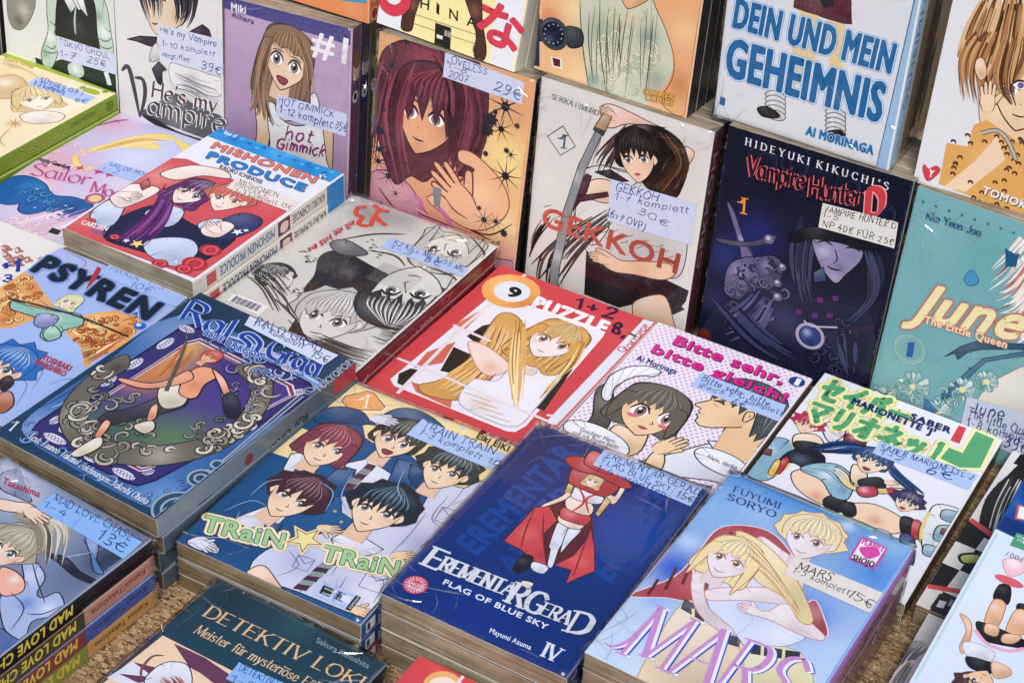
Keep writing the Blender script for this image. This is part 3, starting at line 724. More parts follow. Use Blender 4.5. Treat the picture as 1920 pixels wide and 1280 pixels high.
    def sticker(self, col, Q):
        """paper label, its corners coming unstuck"""
        Q = pairs(Q)
        self.part = 'price_sticker'
        self.up()
        n, m = 24, 8
        lift = [self.rnd.choice((0, .1, .25, .4)) * MM for _ in range(4)]
        V, F, C = self.parts.setdefault(self.part, ([], [], []))
        s = len(V)
        for j in range(m + 1):
            for i in range(n + 1):
                a, b = i / n, j / m
                p = [(Q[0][k] * (1 - a) + Q[1][k] * a) * (1 - b) + (Q[3][k] * (1 - a) + Q[2][k] * a) * b for k in (0, 1)]
                z = self.level * LAYER
                for k, (ca, cb) in enumerate(((0, 0), (1, 0), (1, 1), (0, 1))):
                    d = 1 - (abs(a - ca) * 30 + abs(b - cb) * 7)
                    z += lift[k] * max(0, d) ** 1.5
                V.append(self.put(p[0], p[1], z)); C.append(mixc(col, '#ffffff' if (i * 7 + j * 5) % 11 else '#8a94b0', .06))
        for j in range(m):
            for i in range(n):
                q = s + j * (n + 1) + i
                F.append((q, q + 1, q + n + 2, q + n + 1))
        self.part = 'handwriting'
    def scrolls(self, P, cols, n, size, wd, seed=1):
        """engraved curls filling a patch"""
        P = pairs(P); r = random.Random(seed)
        xs = [p[0] for p in P]; ys = [p[1] for p in P]
        for i in range(n):
            for _ in range(20):
                x, y = r.uniform(min(xs), max(xs)), r.uniform(min(ys), max(ys))
                if inside(x, y, P): break
            R_ = size * r.uniform(.4, 1.2); a0 = r.uniform(0, 6.28); tr = r.choice((-1, 1)) * r.uniform(3.5, 6)
            Q = [(x + R_ * ((1 - k / 11) ** .8 + .04) * math.cos(a0 + tr * k / 11), y + R_ * ((1 - k / 11) ** .8 + .04) * math.sin(a0 + tr * k / 11)) for k in range(12)]
            self.line(cols[0], wd * 1.9, Q, smooth=2, taper=1); self.line(cols[1 + i % (len(cols) - 1)], wd, Q, smooth=2, taper=1)
    def knot(self, x, y, rx, ry, rot):
        self.disc('#dcdce8', x, y, rx, ry, rot=rot)
        c, s = math.cos(math.radians(rot)), math.sin(math.radians(rot))
        for ph in (0, math.pi):
            self.line('#47436c', .5, [(x + c * a - s * b, y + s * a + c * b) for a, b in [(rx * (k / 6 - 1) * .9, ry * .6 * math.sin(k * 1.57 + ph)) for k in range(13)]], smooth=2, taper=0)
    # ---------------------------------------------------------------- drawn people (plain, made-up faces)
    def face(self, x, y, s, rot=0, turn=0, skin='#f4d8bd', hair='#5a4030', eye='#6b4a30', line='#3a2a22', hl=None, style='short', mouth='line', eyes=1.0,
             seed=1, back=None, blush=None, ear=1, tip=.12, bang=5, shade='#e0b090', lines=14, neck=1, spike=.3, part=0.0, flip=1, closed=0):
        r = random.Random(seed)
        lines = int(lines * 1.7)
        c, sn = math.cos(math.radians(rot)), math.sin(math.radians(rot))
        T = lambda p: (x + s * (flip * p[0] * c - p[1] * sn), y + s * (flip * p[0] * sn + p[1] * c))
        TT = lambda ps: [T(p) for p in ps]
        hl = hl or mixc(hair, '#ffffff', .35)
        dk = mixc(hair, '#000000', .45)
        t = turn
        jaw, gap, eyt, brow, nose = r.uniform(.84, 1.08), r.uniform(.4, .48), r.uniform(-.06, .08), r.uniform(-.1, .12), r.randrange(3)
        # hair behind
        if style in ('long', 'bob', 'vlong'):
            ln = {'bob': -1.5, 'long': -2.6, 'vlong': -4.2}[style] if back is None else back
            P = [(-1.25, .6), (-1.0, 1.35), (0, 1.68), (1.0, 1.35), (1.28, .55), (1.35, -.6), (1.45 + r.uniform(-.1, .2), ln * .8), (1.1, ln), (.7, ln * .9), (.3, ln * .97), (-.3, ln * .93), (-.8, ln * 1.0), (-1.35, ln * .85), (-1.4, -.5)]
            self.poly(hair, TT(P), smooth=3)
            self.line(line, s * .05, TT(P), smooth=4, taper=0, closed=1)
            for k in range(lines):
                q = -1.25 + 2.5 * (k + .5) / lines
                self.line(dk if k % 3 else hl, s * .035, TT([(q * .8, .9), (q * 1.02, -.2), (q * 1.08 + r.uniform(-.12, .12), ln * r.uniform(.7, .95))]), keep=k % 4)
        else:
            P = [(-1.12, -.55), (-1.3, .3), (-1.1, 1.15), (-.5, 1.6), (.2, 1.72), (.9, 1.45), (1.28, .8), (1.28, 0), (1.0, -.6)]
            if style == 'spiky':
                Q = []
                for i in range(15):
                    a = math.pi * (1.12 - 1.24 * i / 14)
                    k = 1.35 + (spike * 1.4 if i % 2 else -.02) + r.uniform(-.06, .1)
                    Q.append((1.08 * k * math.cos(a), .35 + 1.05 * k * math.sin(a)))
                P = [(-.9, -.5)] + Q + [(.9, -.5)]
                self.poly(hair, TT(P)); self.line(line, s * .045, TT(P), smooth=0, taper=0)
            else:
                self.poly(hair, TT(P), smooth=3); self.line(line, s * .045, TT(P), smooth=4, taper=0)
        if neck:
            N = [(-.42 + t * .1, -.9), (-.45, -1.9), (.5, -1.9), (.42 + t * .1, -.9)]
            self.poly(mixc(skin, shade, .55), TT(N)); self.line(line, s * .04, TT(N[:2])); self.line(line, s * .04, TT(N[2:]))
        # ears
        if ear:
            for sx in ((-1, 1) if abs(t) < .3 else ((-1,) if t > 0 else (1,))):
                E = [(sx * .92 - t * .08, .18), (sx * 1.14 - t * .08, .25), (sx * 1.14 - t * .08, -.1), (sx * .95 - t * .08, -.32)]
                self.poly(skin, TT(E), smooth=3); self.line(line, s * .04, TT(E), taper=0)
        # head
        H = [(-.92 - t * .04, .7), (-.97 + max(t, 0) * .02, .1), (-.86 + t * .05, -.45), (-.52 * jaw + t * .12, -.98), (-.08 + t * .22, -1.34), (.1 + t * .22, -1.34), (.54 * jaw + t * .12, -.98), (.87 + t * .05, -.45), (.97, .1), (.92 - t * .04, .7), (.5, 1.2), (-.5, 1.2)]
        self.poly(skin, TT(H), smooth=3, blobs=[(*T((-.75 if t >= 0 else .75, -.2)), s * .55, shade, .55), (*T((0, .62)), s * .7, shade, .5, s * .4), (*T((t * .2, -1.25)), s * .3, shade, .35)])
        self.line(line, s * .05, TT(H[1:9]), taper=1)
        # eyes
        ey = -.08
        for sx in (-1, 1):
            k = 1 - .22 * max(0, sx * t)
            ex = sx * gap + t * .24
            ey = -.08 + eyt * sx * (1 if nose else -1)
            w_, h_ = .27 * k * (0.75 + .25 * eyes), .2 * eyes
            if closed:
                self.line(line, s * .08, TT([(ex - w_, ey), (ex, ey - h_ * .6), (ex + w_, ey)])); 
            else:
                self.poly('#f7f5f2', TT([(ex - w_, ey), (ex - w_ * .4, ey + h_), (ex + w_ * .5, ey + h_), (ex + w_, ey + .02), (ex + w_ * .5, ey - h_ * .95), (ex - w_ * .5, ey - h_ * .95)]), smooth=2)
                ix = ex + t * .04
                Q = [(ix + w_ * .62 * math.cos(a), ey + h_ * 1.0 * math.sin(a)) for a in [i * math.pi / 6 for i in range(12)]]
                self.poly(eye, TT(Q), grad=(T((ix, ey + h_)), mixc(eye, '#000000', .75), T((ix, ey - h_)), mixc(eye, '#ffffff', .25)))
                self.poly('#141014', TT([(ix + w_ * .28 * math.cos(a), ey + h_ * .5 * math.sin(a)) for a in [i * math.pi / 4 for i in range(8)]]))
                self.poly('#ffffff', TT([(ix - w_ * .2 + w_ * .2 * math.cos(a), ey + h_ * .42 + h_ * .26 * math.sin(a)) for a in [i * math.pi / 3 for i in range(6)]]))
                self.line(line, s * .11, TT([(ex - w_ * 1.12, ey - .02), (ex - w_ * .5, ey + h_ * 1.08), (ex + w_ * .45, ey + h_ * 1.1), (ex + w_ * 1.15, ey + .03)]))
                self.line(line, s * .03, TT([(ex - w_ * .6, ey - h_ * 1.02), (ex + w_ * .6, ey - h_ * 1.02)]), smooth=0)
            self.line(line, s * .06, TT([(ex - w_ * 1.0, ey + .38 + brow * sx), (ex, ey + .45), (ex + w_ * 1.0, ey + .38 - brow * sx)]))
            if blush:
                self.disc(blush, *T((ex + sx * .12, -.47)), s * .2, s * .1, rot=rot)
        # nose and mouth
        self.line(line, s * .045, TT(([(t * .4 + .02, -.38), (t * .42 + .09, -.55), (t * .38, -.57)], [(t * .3 - .05, 0), (t * .4 + .1, -.5), (t * .38 - .02, -.56)], [(t * .4 - .05, -.5), (t * .4 + .04, -.53)])[nose]))
        mx, my = t * .26, -.88
        if mouth == 'line':
            self.line(line, s * .055, TT([(mx - .2, my), (mx, my - .03), (mx + .2, my + .02)])); self.line(shade, s * .04, TT([(mx - .1, my - .14), (mx + .1, my - .14)]), smooth=0)
        elif mouth == 'smile':
            self.line(line, s * .055, TT([(mx - .28, my + .06), (mx, my - .08), (mx + .28, my + .06)]))
        elif mouth == 'lips':
            self.poly('#c9706c', TT([(mx - .2, my), (mx - .06, my + .07), (mx + .06, my + .07), (mx + .2, my), (mx, my - .12)]), smooth=2); self.line(line, s * .04, TT([(mx - .2, my), (mx, my - .02), (mx + .2, my)]))
        else:
            O = [(mx - .26, my + .08), (mx + .26, my + .1), (mx + .16, my - .18), (mx - .1, my - .18)]
            self.poly('#8e3f4a', TT(O), smooth=3); self.line(line, s * .05, TT(O), taper=0, closed=1)
        # fringe
        top = [(-1.18, -.15), (-1.28, .45), (-1.08, 1.15), (-.5, 1.58), (.2, 1.68), (.85, 1.42), (1.22, .8), (1.22, -.1)]
        tips = []
        nb = bang * 2
        for i in range(nb + 1):
            q = 1.0 - 2.0 * i / nb
            if i % 2:
                tips.append((q * .92 + part * .2, .25 - tip + r.uniform(-.14, .1) - (.18 if abs(q) > .7 else 0)))
            else:
                tips.append((q * .98, .62 - .35 * abs(q) + r.uniform(-.05, .1)))
        P = spline(top, 3, False) + tips
        self.poly(hair, TT(P), blobs=[(*T((.1, 1.05)), s * .75, hl, .55, s * .3)])
        self.line(line, s * .045, TT(P[len(P) - len(tips):]), smooth=0, taper=0)
        self.line(line, s * .04, TT(top), taper=0)
        for k in range(lines):
            q = 1 - 2 * (k + r.uniform(.2, .8)) / lines
            a = (part * .4 + q * .25, 1.62 - .1 * q * q)
            self.line((dk, mixc(hair, hl, .5), hl, dk)[k % 4], s * .032, TT([a, (q * .95, 1.1 - .25 * abs(q)), (q * 1.02, .35 + r.uniform(-.1, .25))]), keep=k % 4)
        if style in ('long', 'bob', 'vlong'):
            for sx in (-1, 1):
                ln = -1.0 if style == 'bob' else (-1.9 if style == 'long' else -2.6)
                P = [(sx * .8, .75), (sx * 1.22, .6), (sx * 1.3, -.4), (sx * 1.12, ln), (sx * 1.0, ln * .75), (sx * .9, -.3)]
                self.poly(hair, TT(P), smooth=3); self.line(line, s * .04, TT(P), taper=0)
    def hand(self, x, y, s, rot=0, flip=1, skin='#f1cfae', line='#5a3a2e', spread=1.0):
        """open hand: palm, four fingers of their own lengths, thumb from the side of the palm"""
        c, sn = math.cos(math.radians(rot)), math.sin(math.radians(rot))
        T = lambda p: (x + s * (flip * p[0] * c - p[1] * sn), y + s * (flip * p[0] * sn + p[1] * c))
        def digit(b, a, L, w_):
            a = math.radians(a)
            d, n_ = (math.sin(a), math.cos(a)), (math.cos(a), -math.sin(a))
            P = [(b[0] + n_[0] * w_ * k, b[1] + n_[1] * w_ * k) for k in (-1,)] + [(b[0] + d[0] * L * q + n_[0] * w_ * k * e, b[1] + d[1] * L * q + n_[1] * w_ * k * e) for q, k, e in ((.5, -1, .95), (.9, -1, .75), (1, 0, 0), (.9, 1, .75), (.5, 1, .95), (0, 1, 1))]
            self.poly(skin, [T(p) for p in P], smooth=2); self.line(line, s * .07, [T(p) for p in P], taper=0)
            self.line(mixc(skin, line, .5), s * .05, [T((b[0] + d[0] * L * .5 - n_[0] * w_ * .6, b[1] + d[1] * L * .5 - n_[1] * w_ * .6)), T((b[0] + d[0] * L * .5 + n_[0] * w_ * .6, b[1] + d[1] * L * .5 + n_[1] * w_ * .6))], smooth=0)
        digit((.42, -.1), 48 * spread, .95, .19)
        for i, L in enumerate((1.0, 1.18, 1.08, .8)):
            digit((.36 - i * .24, .42 - .05 * abs(i - 1)), (8 - i * 7) * spread, L, .14)
        P = [(-.5, .35), (.45, .5), (.52, -.2), (.32, -.75), (-.3, -.75), (-.52, -.2)]
        self.poly(skin, [T(p) for p in P], smooth=3); self.line(line, s * .06, [T(p) for p in (P[1], P[2], P[3])]); self.line(line, s * .06, [T(p) for p in (P[4], P[5], P[0])])
    def profile(self, x, y, s, rot=0, flip=1, skin='#f0cfa4', hair='#555a5c', line='#2a2c2e', hl='#8d9596', shade='#dcae84', lines=20, seed=1):
        """a plain head seen from the side, looking left unless flipped"""
        r = random.Random(seed)
        c, sn = math.cos(math.radians(rot)), math.sin(math.radians(rot))
        T = lambda p: (x + s * (flip * p[0] * c - p[1] * sn), y + s * (flip * p[0] * sn + p[1] * c))
        TT = lambda ps: [T(p) for p in ps]
        N = [(.1, -.8), (.15, -2.0), (1.3, -2.0), (1.15, -.4)]
        self.poly(mixc(skin, shade, .4), TT(N)); self.line(line, s * .05, TT(N[:2]))
        F = [(-.72, .9), (-.82, .35), (-.8, .1), (-1.12, -.28), (-1.08, -.38), (-.86, -.42), (-.92, -.55), (-.82, -.64), (-.9, -.74), (-.8, -.84), (-.8, -1.05), (-.62, -1.2), (-.3, -1.12), (.5, -.6), (.7, 0), (.6, 1), (0, 1.3)]
        self.poly(skin, TT(F), blobs=[(*T((.3, -.5)), s * .5, shade, .6), (*T((-.5, .3)), s * .35, shade, .4)])
        self.line(line, s * .05, TT(F[:14]), smooth=0, taper=0)
        self.line(line, s * .1, TT([(-.72, .12), (-.5, .2), (-.35, .1)])); self.line(line, s * .05, TT([(-.66, .0), (-.48, -.08)]), smooth=0); self.line(line, s * .06, TT([(-.75, .42), (-.5, .5), (-.25, .42)]))
        self.line(line, s * .04, TT([(-.84, -.64), (-.66, -.66)]), smooth=0)
        E = [(.36, .15), (.55, .22), (.62, 0), (.5, -.3), (.38, -.25)]
        self.poly(skin, TT(E), smooth=3); self.line(line, s * .045, TT(E), taper=0, closed=1); self.line(line, s * .03, TT([(.45, .1), (.52, 0), (.45, -.12)]))
        top = [(-.85, .45), (-.98, .9), (-.6, 1.5), (.2, 1.75), (1.0, 1.5), (1.45, .8), (1.4, .0), (1.2, -.75)]
        tips = [(1.05, -1.05), (1.0, -.6), (.85, -.9), (.75, -.3), (.62, .35), (.3, .3), (.2, -.1), (.05, .4), (-.1, .1), (-.25, .55), (-.5, .1), (-.5, .6), (-.75, .2)]
        P = spline(top, 3, False) + tips
        self.poly(hair, TT(P), blobs=[(*T((.2, 1.15)), s * .8, hl, .6, s * .3)])
        self.line(line, s * .05, TT(P), smooth=0, taper=0, closed=1)
        dk = mixc(hair, '#000000', .5)
        for k in range(lines):
            q = k / (lines - 1)
            e = tips[int((1 - q) * (len(tips) - 1))]
            self.line((dk, hl, dk)[k % 3], s * .04, TT([(.15 + .3 * q, 1.68), (-.6 + 1.7 * q, 1.15 - .2 * abs(q - .5)), (e[0] + r.uniform(-.05, .05), e[1] + r.uniform(.05, .3))]), keep=k % 4)
    def wear(self):
        """rubbed white nicks along the cover edges and corners"""
        r = self.rnd
        self.part = 'picture'
        self.up()
        for i in range(46):
            e = r.choice('lrtb'); L = r.uniform(.6, 7); d = r.uniform(.05, .22)
            if e in 'lr':
                y = r.uniform(0, self.H - L); x = d if e == 'l' else self.W - d
                P = [(x, y), (x + r.uniform(-.1, .1), y + L)]
            else:
                x = r.uniform(0, self.W - L); y = d if e == 'b' else self.H - d
                P = [(x, y), (x + L, y + r.uniform(-.1, .1))]
            self.line(mixc('#d8d4cc', '#a8a49c', r.random()), r.uniform(.12, .34), P, smooth=0)
    def build(self):
        if self.side == 'front':
            self.wear()
        order = [('picture', 'cover'), ('title_lettering', 'cover'), ('small_lettering', 'cover'), ('publisher_logo', 'cover'), ('spine_print', 'cover'), ('price_sticker', 'book'), ('handwriting', 'price_sticker')]
        made = {}
        for name, par in order:
            if name in self.parts:
                V, F, C = self.parts[name]
                p = self.cover if par == 'cover' else (self.book if par == 'book' else made.get(par, self.book))
                made[name] = mesh_obj(name, V, F, C, M_PAPER if name in ('price_sticker', 'handwriting') else M_PRINT, p)

def pairs(P):
    """flat lists are quarter millimetres"""
    return P if isinstance(P[0], (tuple, list)) else [(P[i] * .25, P[i + 1] * .25) for i in range(0, len(P), 2)]
def spline(P, k, closed):
    n = len(P)
    out = []
    for i in range(n if closed else n - 1):
        p0 = P[i - 1] if (closed or i > 0) else P[0]
        p1, p2 = P[i], P[(i + 1) % n]
        p3 = P[(i + 2) % n] if (closed or i + 2 < n) else P[-1]
        for j in range(k):
            t = j / k
            out.append(tuple(.5 * (2 * p1[a] + (p2[a] - p0[a]) * t + (2 * p0[a] - 5 * p1[a] + 4 * p2[a] - p3[a]) * t * t + (3 * p1[a] - p0[a] - 3 * p2[a] + p3[a]) * t ** 3) for a in (0, 1)))
    if not closed:
        out.append(tuple(P[-1]))
    return out
def resample(P, n):
    D = [0]
    for i in range(1, len(P)):
        D.append(D[-1] + math.dist(P[i - 1], P[i]))
    out, j = [], 0
    for i in range(n):
        d = D[-1] * i / (n - 1)
        while j < len(P) - 2 and D[j + 1] < d: j += 1
        k = (d - D[j]) / ((D[j + 1] - D[j]) or 1)
        out.append((P[j][0] + (P[j + 1][0] - P[j][0]) * k, P[j][1] + (P[j + 1][1] - P[j][1]) * k))
    return out
def dedupe(P, ring=True):
    out = []
    for p in P:
        if not out or math.dist(p, out[-1]) > 1e-3:
            out.append((p[0], p[1]))
    if ring and len(out) > 1 and math.dist(out[0], out[-1]) < 1e-3: out.pop()
    return out
def inside(x, y, P):
    c = False
    for i in range(len(P)):
        (x1, y1), (x2, y2) = P[i - 1][:2], P[i][:2]
        if (y1 > y) != (y2 > y) and x < (x2 - x1) * (y - y1) / (y2 - y1) + x1: c = not c
    return c
def grad_at(g, p):
    a, ca, b, cb = g
    dx, dy = b[0] - a[0], b[1] - a[1]
    t = ((p[0] - a[0]) * dx + (p[1] - a[1]) * dy) / (dx * dx + dy * dy)
    return mixc(ca, cb, min(1, max(0, t)))

# ------------------------------------------------------------------ all volumes: stack, place in it, position, turn, tilt, size, colours, words
VOLUMES = [
    ('ral', 0, (-0.2866, 0.0934, 0.04112), -0.0518, 0, 0.1283, 0.1828, 0.01364, '#2b4560', '#51616f'),
    ('ral', 1, (-0.285, 0.0943, 0.02742), -0.0417, 0, 0.1283, 0.1828, 0.01364, '#51616f', '#51616f'),
    ('ral', 2, (-0.2883, 0.0933, 0.01373), -0.0412, 0, 0.1283, 0.1828, 0.01364, '#51616f', '#51616f'),
    ('ral', 3, (-0.2861, 0.0949, 0.00003), -0.0611, 0, 0.1283, 0.1828, 0.01364, '#51616f', '#51616f'),
    ('train', 0, (-0.1523, 0.0938, 0.02460), 0.0146, 0, 0.1244, 0.1764, 0.01222, '#1f5480', '#1f4a80'),
    ('train', 1, (-0.1522, 0.0933, 0.01231), 0.0126, 0, 0.1244, 0.1764, 0.01222, '#1f4a80', '#1f4a80'),
    ('train', 2, (-0.1525, 0.0942, 0.00003), 0.0166, 0, 0.1244, 0.1764, 0.01222, '#1f4a80', '#1f4a80'),
    ('ere', 0, (-0.024, 0.1088, 0.03913), -0.0031, 0, 0.1141, 0.174, 0.01297, '#14397f', '#10264e'),
    ('ere', 1, (-0.0239, 0.1084, 0.02609), -0.0067, 0, 0.1141, 0.174, 0.01297, '#10264e', '#10264e'),
    ('ere', 2, (-0.0236, 0.1085, 0.01306), -0.0051, 0, 0.1141, 0.174, 0.01297, '#10264e', '#10264e'),
    ('ere', 3, (-0.0235, 0.1092, 0.00003), -0.0046, 0, 0.1141, 0.174, 0.01297, '#10264e', '#10264e'),
    ('mars', 0, (0.0927, 0.1205, 0.05028), -0.0327, 0, 0.1132, 0.173, 0.01250, '#5aa0e0', '#b070c0'),
    ('mars', 1, (0.0924, 0.121, 0.03772), -0.0313, 0, 0.1132, 0.173, 0.01250, '#8a4a70', '#8a4a70'),
    ('mars', 2, (0.0932, 0.1209, 0.02516), -0.0342, 0, 0.1132, 0.173, 0.01250, '#70405a', '#70405a'),
    ('mars', 3, (0.0926, 0.1201, 0.01259), -0.0353, 0, 0.1132, 0.173, 0.01250, '#5a3a4a', '#5a3a4a'),
    ('mars', 4, (0.0923, 0.1203, 0.00003), -0.032, 0, 0.1132, 0.173, 0.01250, '#503848', '#503848'),
    ('saber', 0, (0.0902, 0.2928, 0.01004), -0.0213, 0, 0.1244, 0.1801, 0.00995, '#e6e8f0', '#4a3a30'),
    ('saber', 1, (0.0896, 0.294, 0.00003), -0.0218, 0, 0.1244, 0.1801, 0.00995, '#4a3a30', '#4a3a30'),
    ('bitte', 0, (-0.028, 0.2881, 0.00990), -0.0105, 0, 0.1159, 0.1751, 0.00981, '#e8dce8', '#6a6258'),
    ('bitte', 1, (-0.0296, 0.2898, 0.00003), -0.0219, 0, 0.1159, 0.1751, 0.00981, '#6a6258', '#6a6258'),
    ('puzzle', 0, (-0.1564, 0.2744, 0.01031), -0.0175, 0, 0.1264, 0.1879, 0.01022, '#d8444a', '#e8e8ee'),
    ('puzzle', 1, (-0.1554, 0.2739, 0.00003), -0.0156, 0, 0.1264, 0.1879, 0.01022, '#e8e8ee', '#e8e8ee'),
    ('k2', 0, (-0.2814, 0.2736, 0.02459), -0.0038, 0, 0.1254, 0.1872, 0.01222, '#d9d8d2', '#5a1420'),
    ('k2', 1, (-0.2809, 0.2733, 0.01231), -0.002, 0, 0.1254, 0.1872, 0.01222, '#5a1420', '#5a1420'),
    ('k2', 2, (-0.2809, 0.2741, 0.00003), -0.0049, 0, 0.1254, 0.1872, 0.01222, '#5a1420', '#5a1420'),
    ('mish', 0, (-0.3988, 0.2787, 0.04567), -0.0203, 0, 0.1155, 0.1716, 0.01515, '#e4e6ef', '#dcd6cc'),
    ('mish', 1, (-0.3982, 0.2796, 0.03046), -0.0132, 0, 0.1155, 0.1716, 0.01515, '#dcd6cc', '#dcd6cc'),
    ('mish', 2, (-0.3975, 0.277, 0.01524), -0.0096, 0, 0.1155, 0.1716, 0.01515, '#dcd6cc', '#dcd6cc'),
    ('mish', 3, (-0.4003, 0.2781, 0.00003), -0.0177, 0, 0.1155, 0.1716, 0.01515, '#dcd6cc', '#dcd6cc'),
    ('psy', 0, (-0.3977, 0.1087, 0.03011), 0.0122, 0, 0.1106, 0.1672, 0.01498, '#9fb6e8', '#7a8ab0'),
    ('psy', 1, (-0.3976, 0.108, 0.01507), 0.0078, 0, 0.1106, 0.1672, 0.01498, '#7a8ab0', '#7a8ab0'),
    ('psy', 2, (-0.3989, 0.1072, 0.00003), 0.0038, 0, 0.1106, 0.1672, 0.01498, '#7a8ab0', '#7a8ab0'),
    ('sailor', 0, (-0.511, 0.2899, 0.01440), 0.0429, 0, 0.1173, 0.1788, 0.01431, '#c9c3e4', '#a8a0c0'),
    ('sailor', 1, (-0.5127, 0.2917, 0.00003), 0.0437, 0, 0.1173, 0.1788, 0.01431, '#a8a0c0', '#a8a0c0'),
    ('suess', 0, (-0.6365, 0.2935, 0.03141), -0.0299, 0, 0.118, 0.1781, 0.01563, '#f3e3bd', '#7f9a2a'),
    ('suess', 1, (-0.6353, 0.2933, 0.01572), -0.0317, 0, 0.118, 0.1781, 0.01563, '#7f9a2a', '#7f9a2a'),
    ('suess', 2, (-0.6381, 0.295, 0.00003), -0.0411, 0, 0.118, 0.1781, 0.01563, '#7f9a2a', '#7f9a2a'),
    ('mad', 0, (-0.2852, -0.0917, 0.03728), -0.0732, 0, 0.118, 0.1781, 0.01236, '#6f7c9c', '#1a1a22'),
    ('mad', 1, (-0.285, -0.0912, 0.02486), -0.0723, 0, 0.118, 0.1781, 0.01236, '#c08a78', '#c08a78'),
    ('mad', 2, (-0.2849, -0.0921, 0.01245), -0.0737, 0, 0.118, 0.1781, 0.01236, '#3a5aa8', '#3a5aa8'),
    ('mad', 3, (-0.2856, -0.0913, 0.00003), -0.0747, 0, 0.118, 0.1781, 0.01236, '#d0a060', '#d0a060'),
    ('det', 0, (-0.1304, -0.0782, 0.01112), -0.0411, 0, 0.1154, 0.1744, 0.01103, '#2a4558', '#1c2c38'),
    ('det', 1, (-0.1299, -0.0782, 0.00003), -0.0412, 0, 0.1154, 0.1744, 0.01103, '#1c2c38', '#1c2c38'),
    ('checker', 0, (0.2188, 0.2985, 0.00003), -0.0436, 0, 0.118, 0.1775, 0.01594, '#e8e6e4', '#c8c4c0'),
    ('white', 0, (0.2405, 0.197, 0.03333), -0.0227, 0, 0.148, 0.214, 0.01664, '#dfe9f2', '#c8dce8'),
    ('white', 1, (0.2423, 0.1987, 0.01663), -0.0196, 0, 0.148, 0.214, 0.01664, '#c8dce8', '#c8dce8'),
    ('pencil', 0, (0.2236, 0.1205, 0.00003), -0.0209, 0, 0.118, 0.176, 0.01494, '#dcd8d6', '#bbbbbb'),
    ('red', 0, (0.0062, -0.088, 0.01353), 0.0052, 0, 0.126, 0.19, 0.01344, '#d5484c', '#e8e8ee'),
    ('red', 1, (0.0057, -0.087, 0.00003), 0.0118, 0, 0.126, 0.19, 0.01344, '#e8e8ee', '#e8e8ee'),
    ('flour', 0, (-0.5185, 0.112, 0.02670), 0.0175, 0, 0.118, 0.171, 0.01327, '#e8e2da', '#b0a090'),
    ('flour', 1, (-0.519, 0.1127, 0.01336), 0.0122, 0, 0.118, 0.171, 0.01327, '#b0a090', '#b0a090'),
    ('flour', 2, (-0.5186, 0.113, 0.00003), 0.022, 0, 0.118, 0.171, 0.01327, '#b0a090', '#b0a090'),
    ('hot', 0, (-0.4103, 0.4842, -0.00044), 0.0903, 1.5042, 0.1098, 0.1541, 0.01414, '#b79ab6', '#6a4468'),
    ('hot', 1, (-0.4114, 0.4983, -0.00164), 0.0883, 1.5042, 0.1098, 0.1541, 0.01414, '#1c1c48', '#1c1c48'),
    ('hot', 2, (-0.4128, 0.5124, -0.00273), 0.0909, 1.5042, 0.1098, 0.1541, 0.01414, '#4a4430', '#4a4430'),
    ('hot', 3, (-0.4142, 0.5265, -0.00339), 0.0909, 1.5042, 0.1098, 0.1541, 0.01414, '#1a1a1c', '#1a1a1c'),
    ('love', 0, (-0.2733, 0.4822, -0.00088), -0.0018, 1.4731, 0.128, 0.1631, 0.01414, '#d89a70', '#15161c'),
    ('love', 1, (-0.2731, 0.4963, -0.00243), -0.0004, 1.4731, 0.128, 0.1631, 0.01414, '#15161c', '#15161c'),
    ('love', 2, (-0.2734, 0.5105, -0.00375), -0.0003, 1.4731, 0.128, 0.1631, 0.01414, '#15161c', '#15161c'),
    ('love', 3, (-0.2731, 0.5246, -0.00505), 0.0001, 1.4731, 0.128, 0.1631, 0.01414, '#15161c', '#15161c'),
    ('gek', 0, (-0.1397, 0.4893, -0.00001), -0.0226, 1.5348, 0.1303, 0.1681, 0.01414, '#dcd7d0', '#4a2430'),
    ('gek', 1, (-0.1398, 0.5034, -0.00062), -0.0208, 1.5348, 0.1303, 0.1681, 0.01414, '#3a2228', '#3a2228'),
    ('gek', 2, (-0.1391, 0.5176, -0.00122), -0.0217, 1.5348, 0.1303, 0.1681, 0.01414, '#43232c', '#43232c'),
    ('gek', 3, (-0.1386, 0.5318, -0.00195), -0.0214, 1.5348, 0.1303, 0.1681, 0.01414, '#3a2228', '#3a2228'),
    ('vam', 0, (-0.0028, 0.494, 0.00020), 0.0034, 1.5495, 0.1262, 0.1734, 0.01414, '#0f1426', '#0b0c12'),
    ('vam', 1, (-0.003, 0.5082, -0.00033), 0.0045, 1.5495, 0.1262, 0.1734, 0.01414, '#0b0c12', '#0b0c12'),
    ('vam', 2, (-0.0027, 0.5224, -0.00058), 0.0015, 1.5495, 0.1262, 0.1734, 0.01414, '#0b0c12', '#0b0c12'),
    ('vam', 3, (-0.0034, 0.5366, -0.00105), 0.004, 1.5495, 0.1262, 0.1734, 0.01414, '#0b0c12', '#0b0c12'),
    ('june', 0, (0.1258, 0.4906, -0.00027), -0.0843, 1.5167, 0.118, 0.1706, 0.01414, '#78b0b4', '#5a8a90'),
    ('june', 1, (0.1271, 0.5047, -0.00143), -0.0844, 1.5167, 0.118, 0.1706, 0.01414, '#5a8a90', '#5a8a90'),
    ('june', 2, (0.128, 0.5188, -0.00220), -0.0857, 1.5167, 0.118, 0.1706, 0.01414, '#5a8a90', '#5a8a90'),
    ('june', 3, (0.1293, 0.5329, -0.00297), -0.0855, 1.5167, 0.118, 0.1706, 0.01414, '#5a8a90', '#5a8a90'),
    ('hina', 0, (-0.2809, 0.507, 0.16041), -0.0804, 1.3434, 0.1195, 0.18, 0.01414, '#e9dba6', '#cfcabf'),
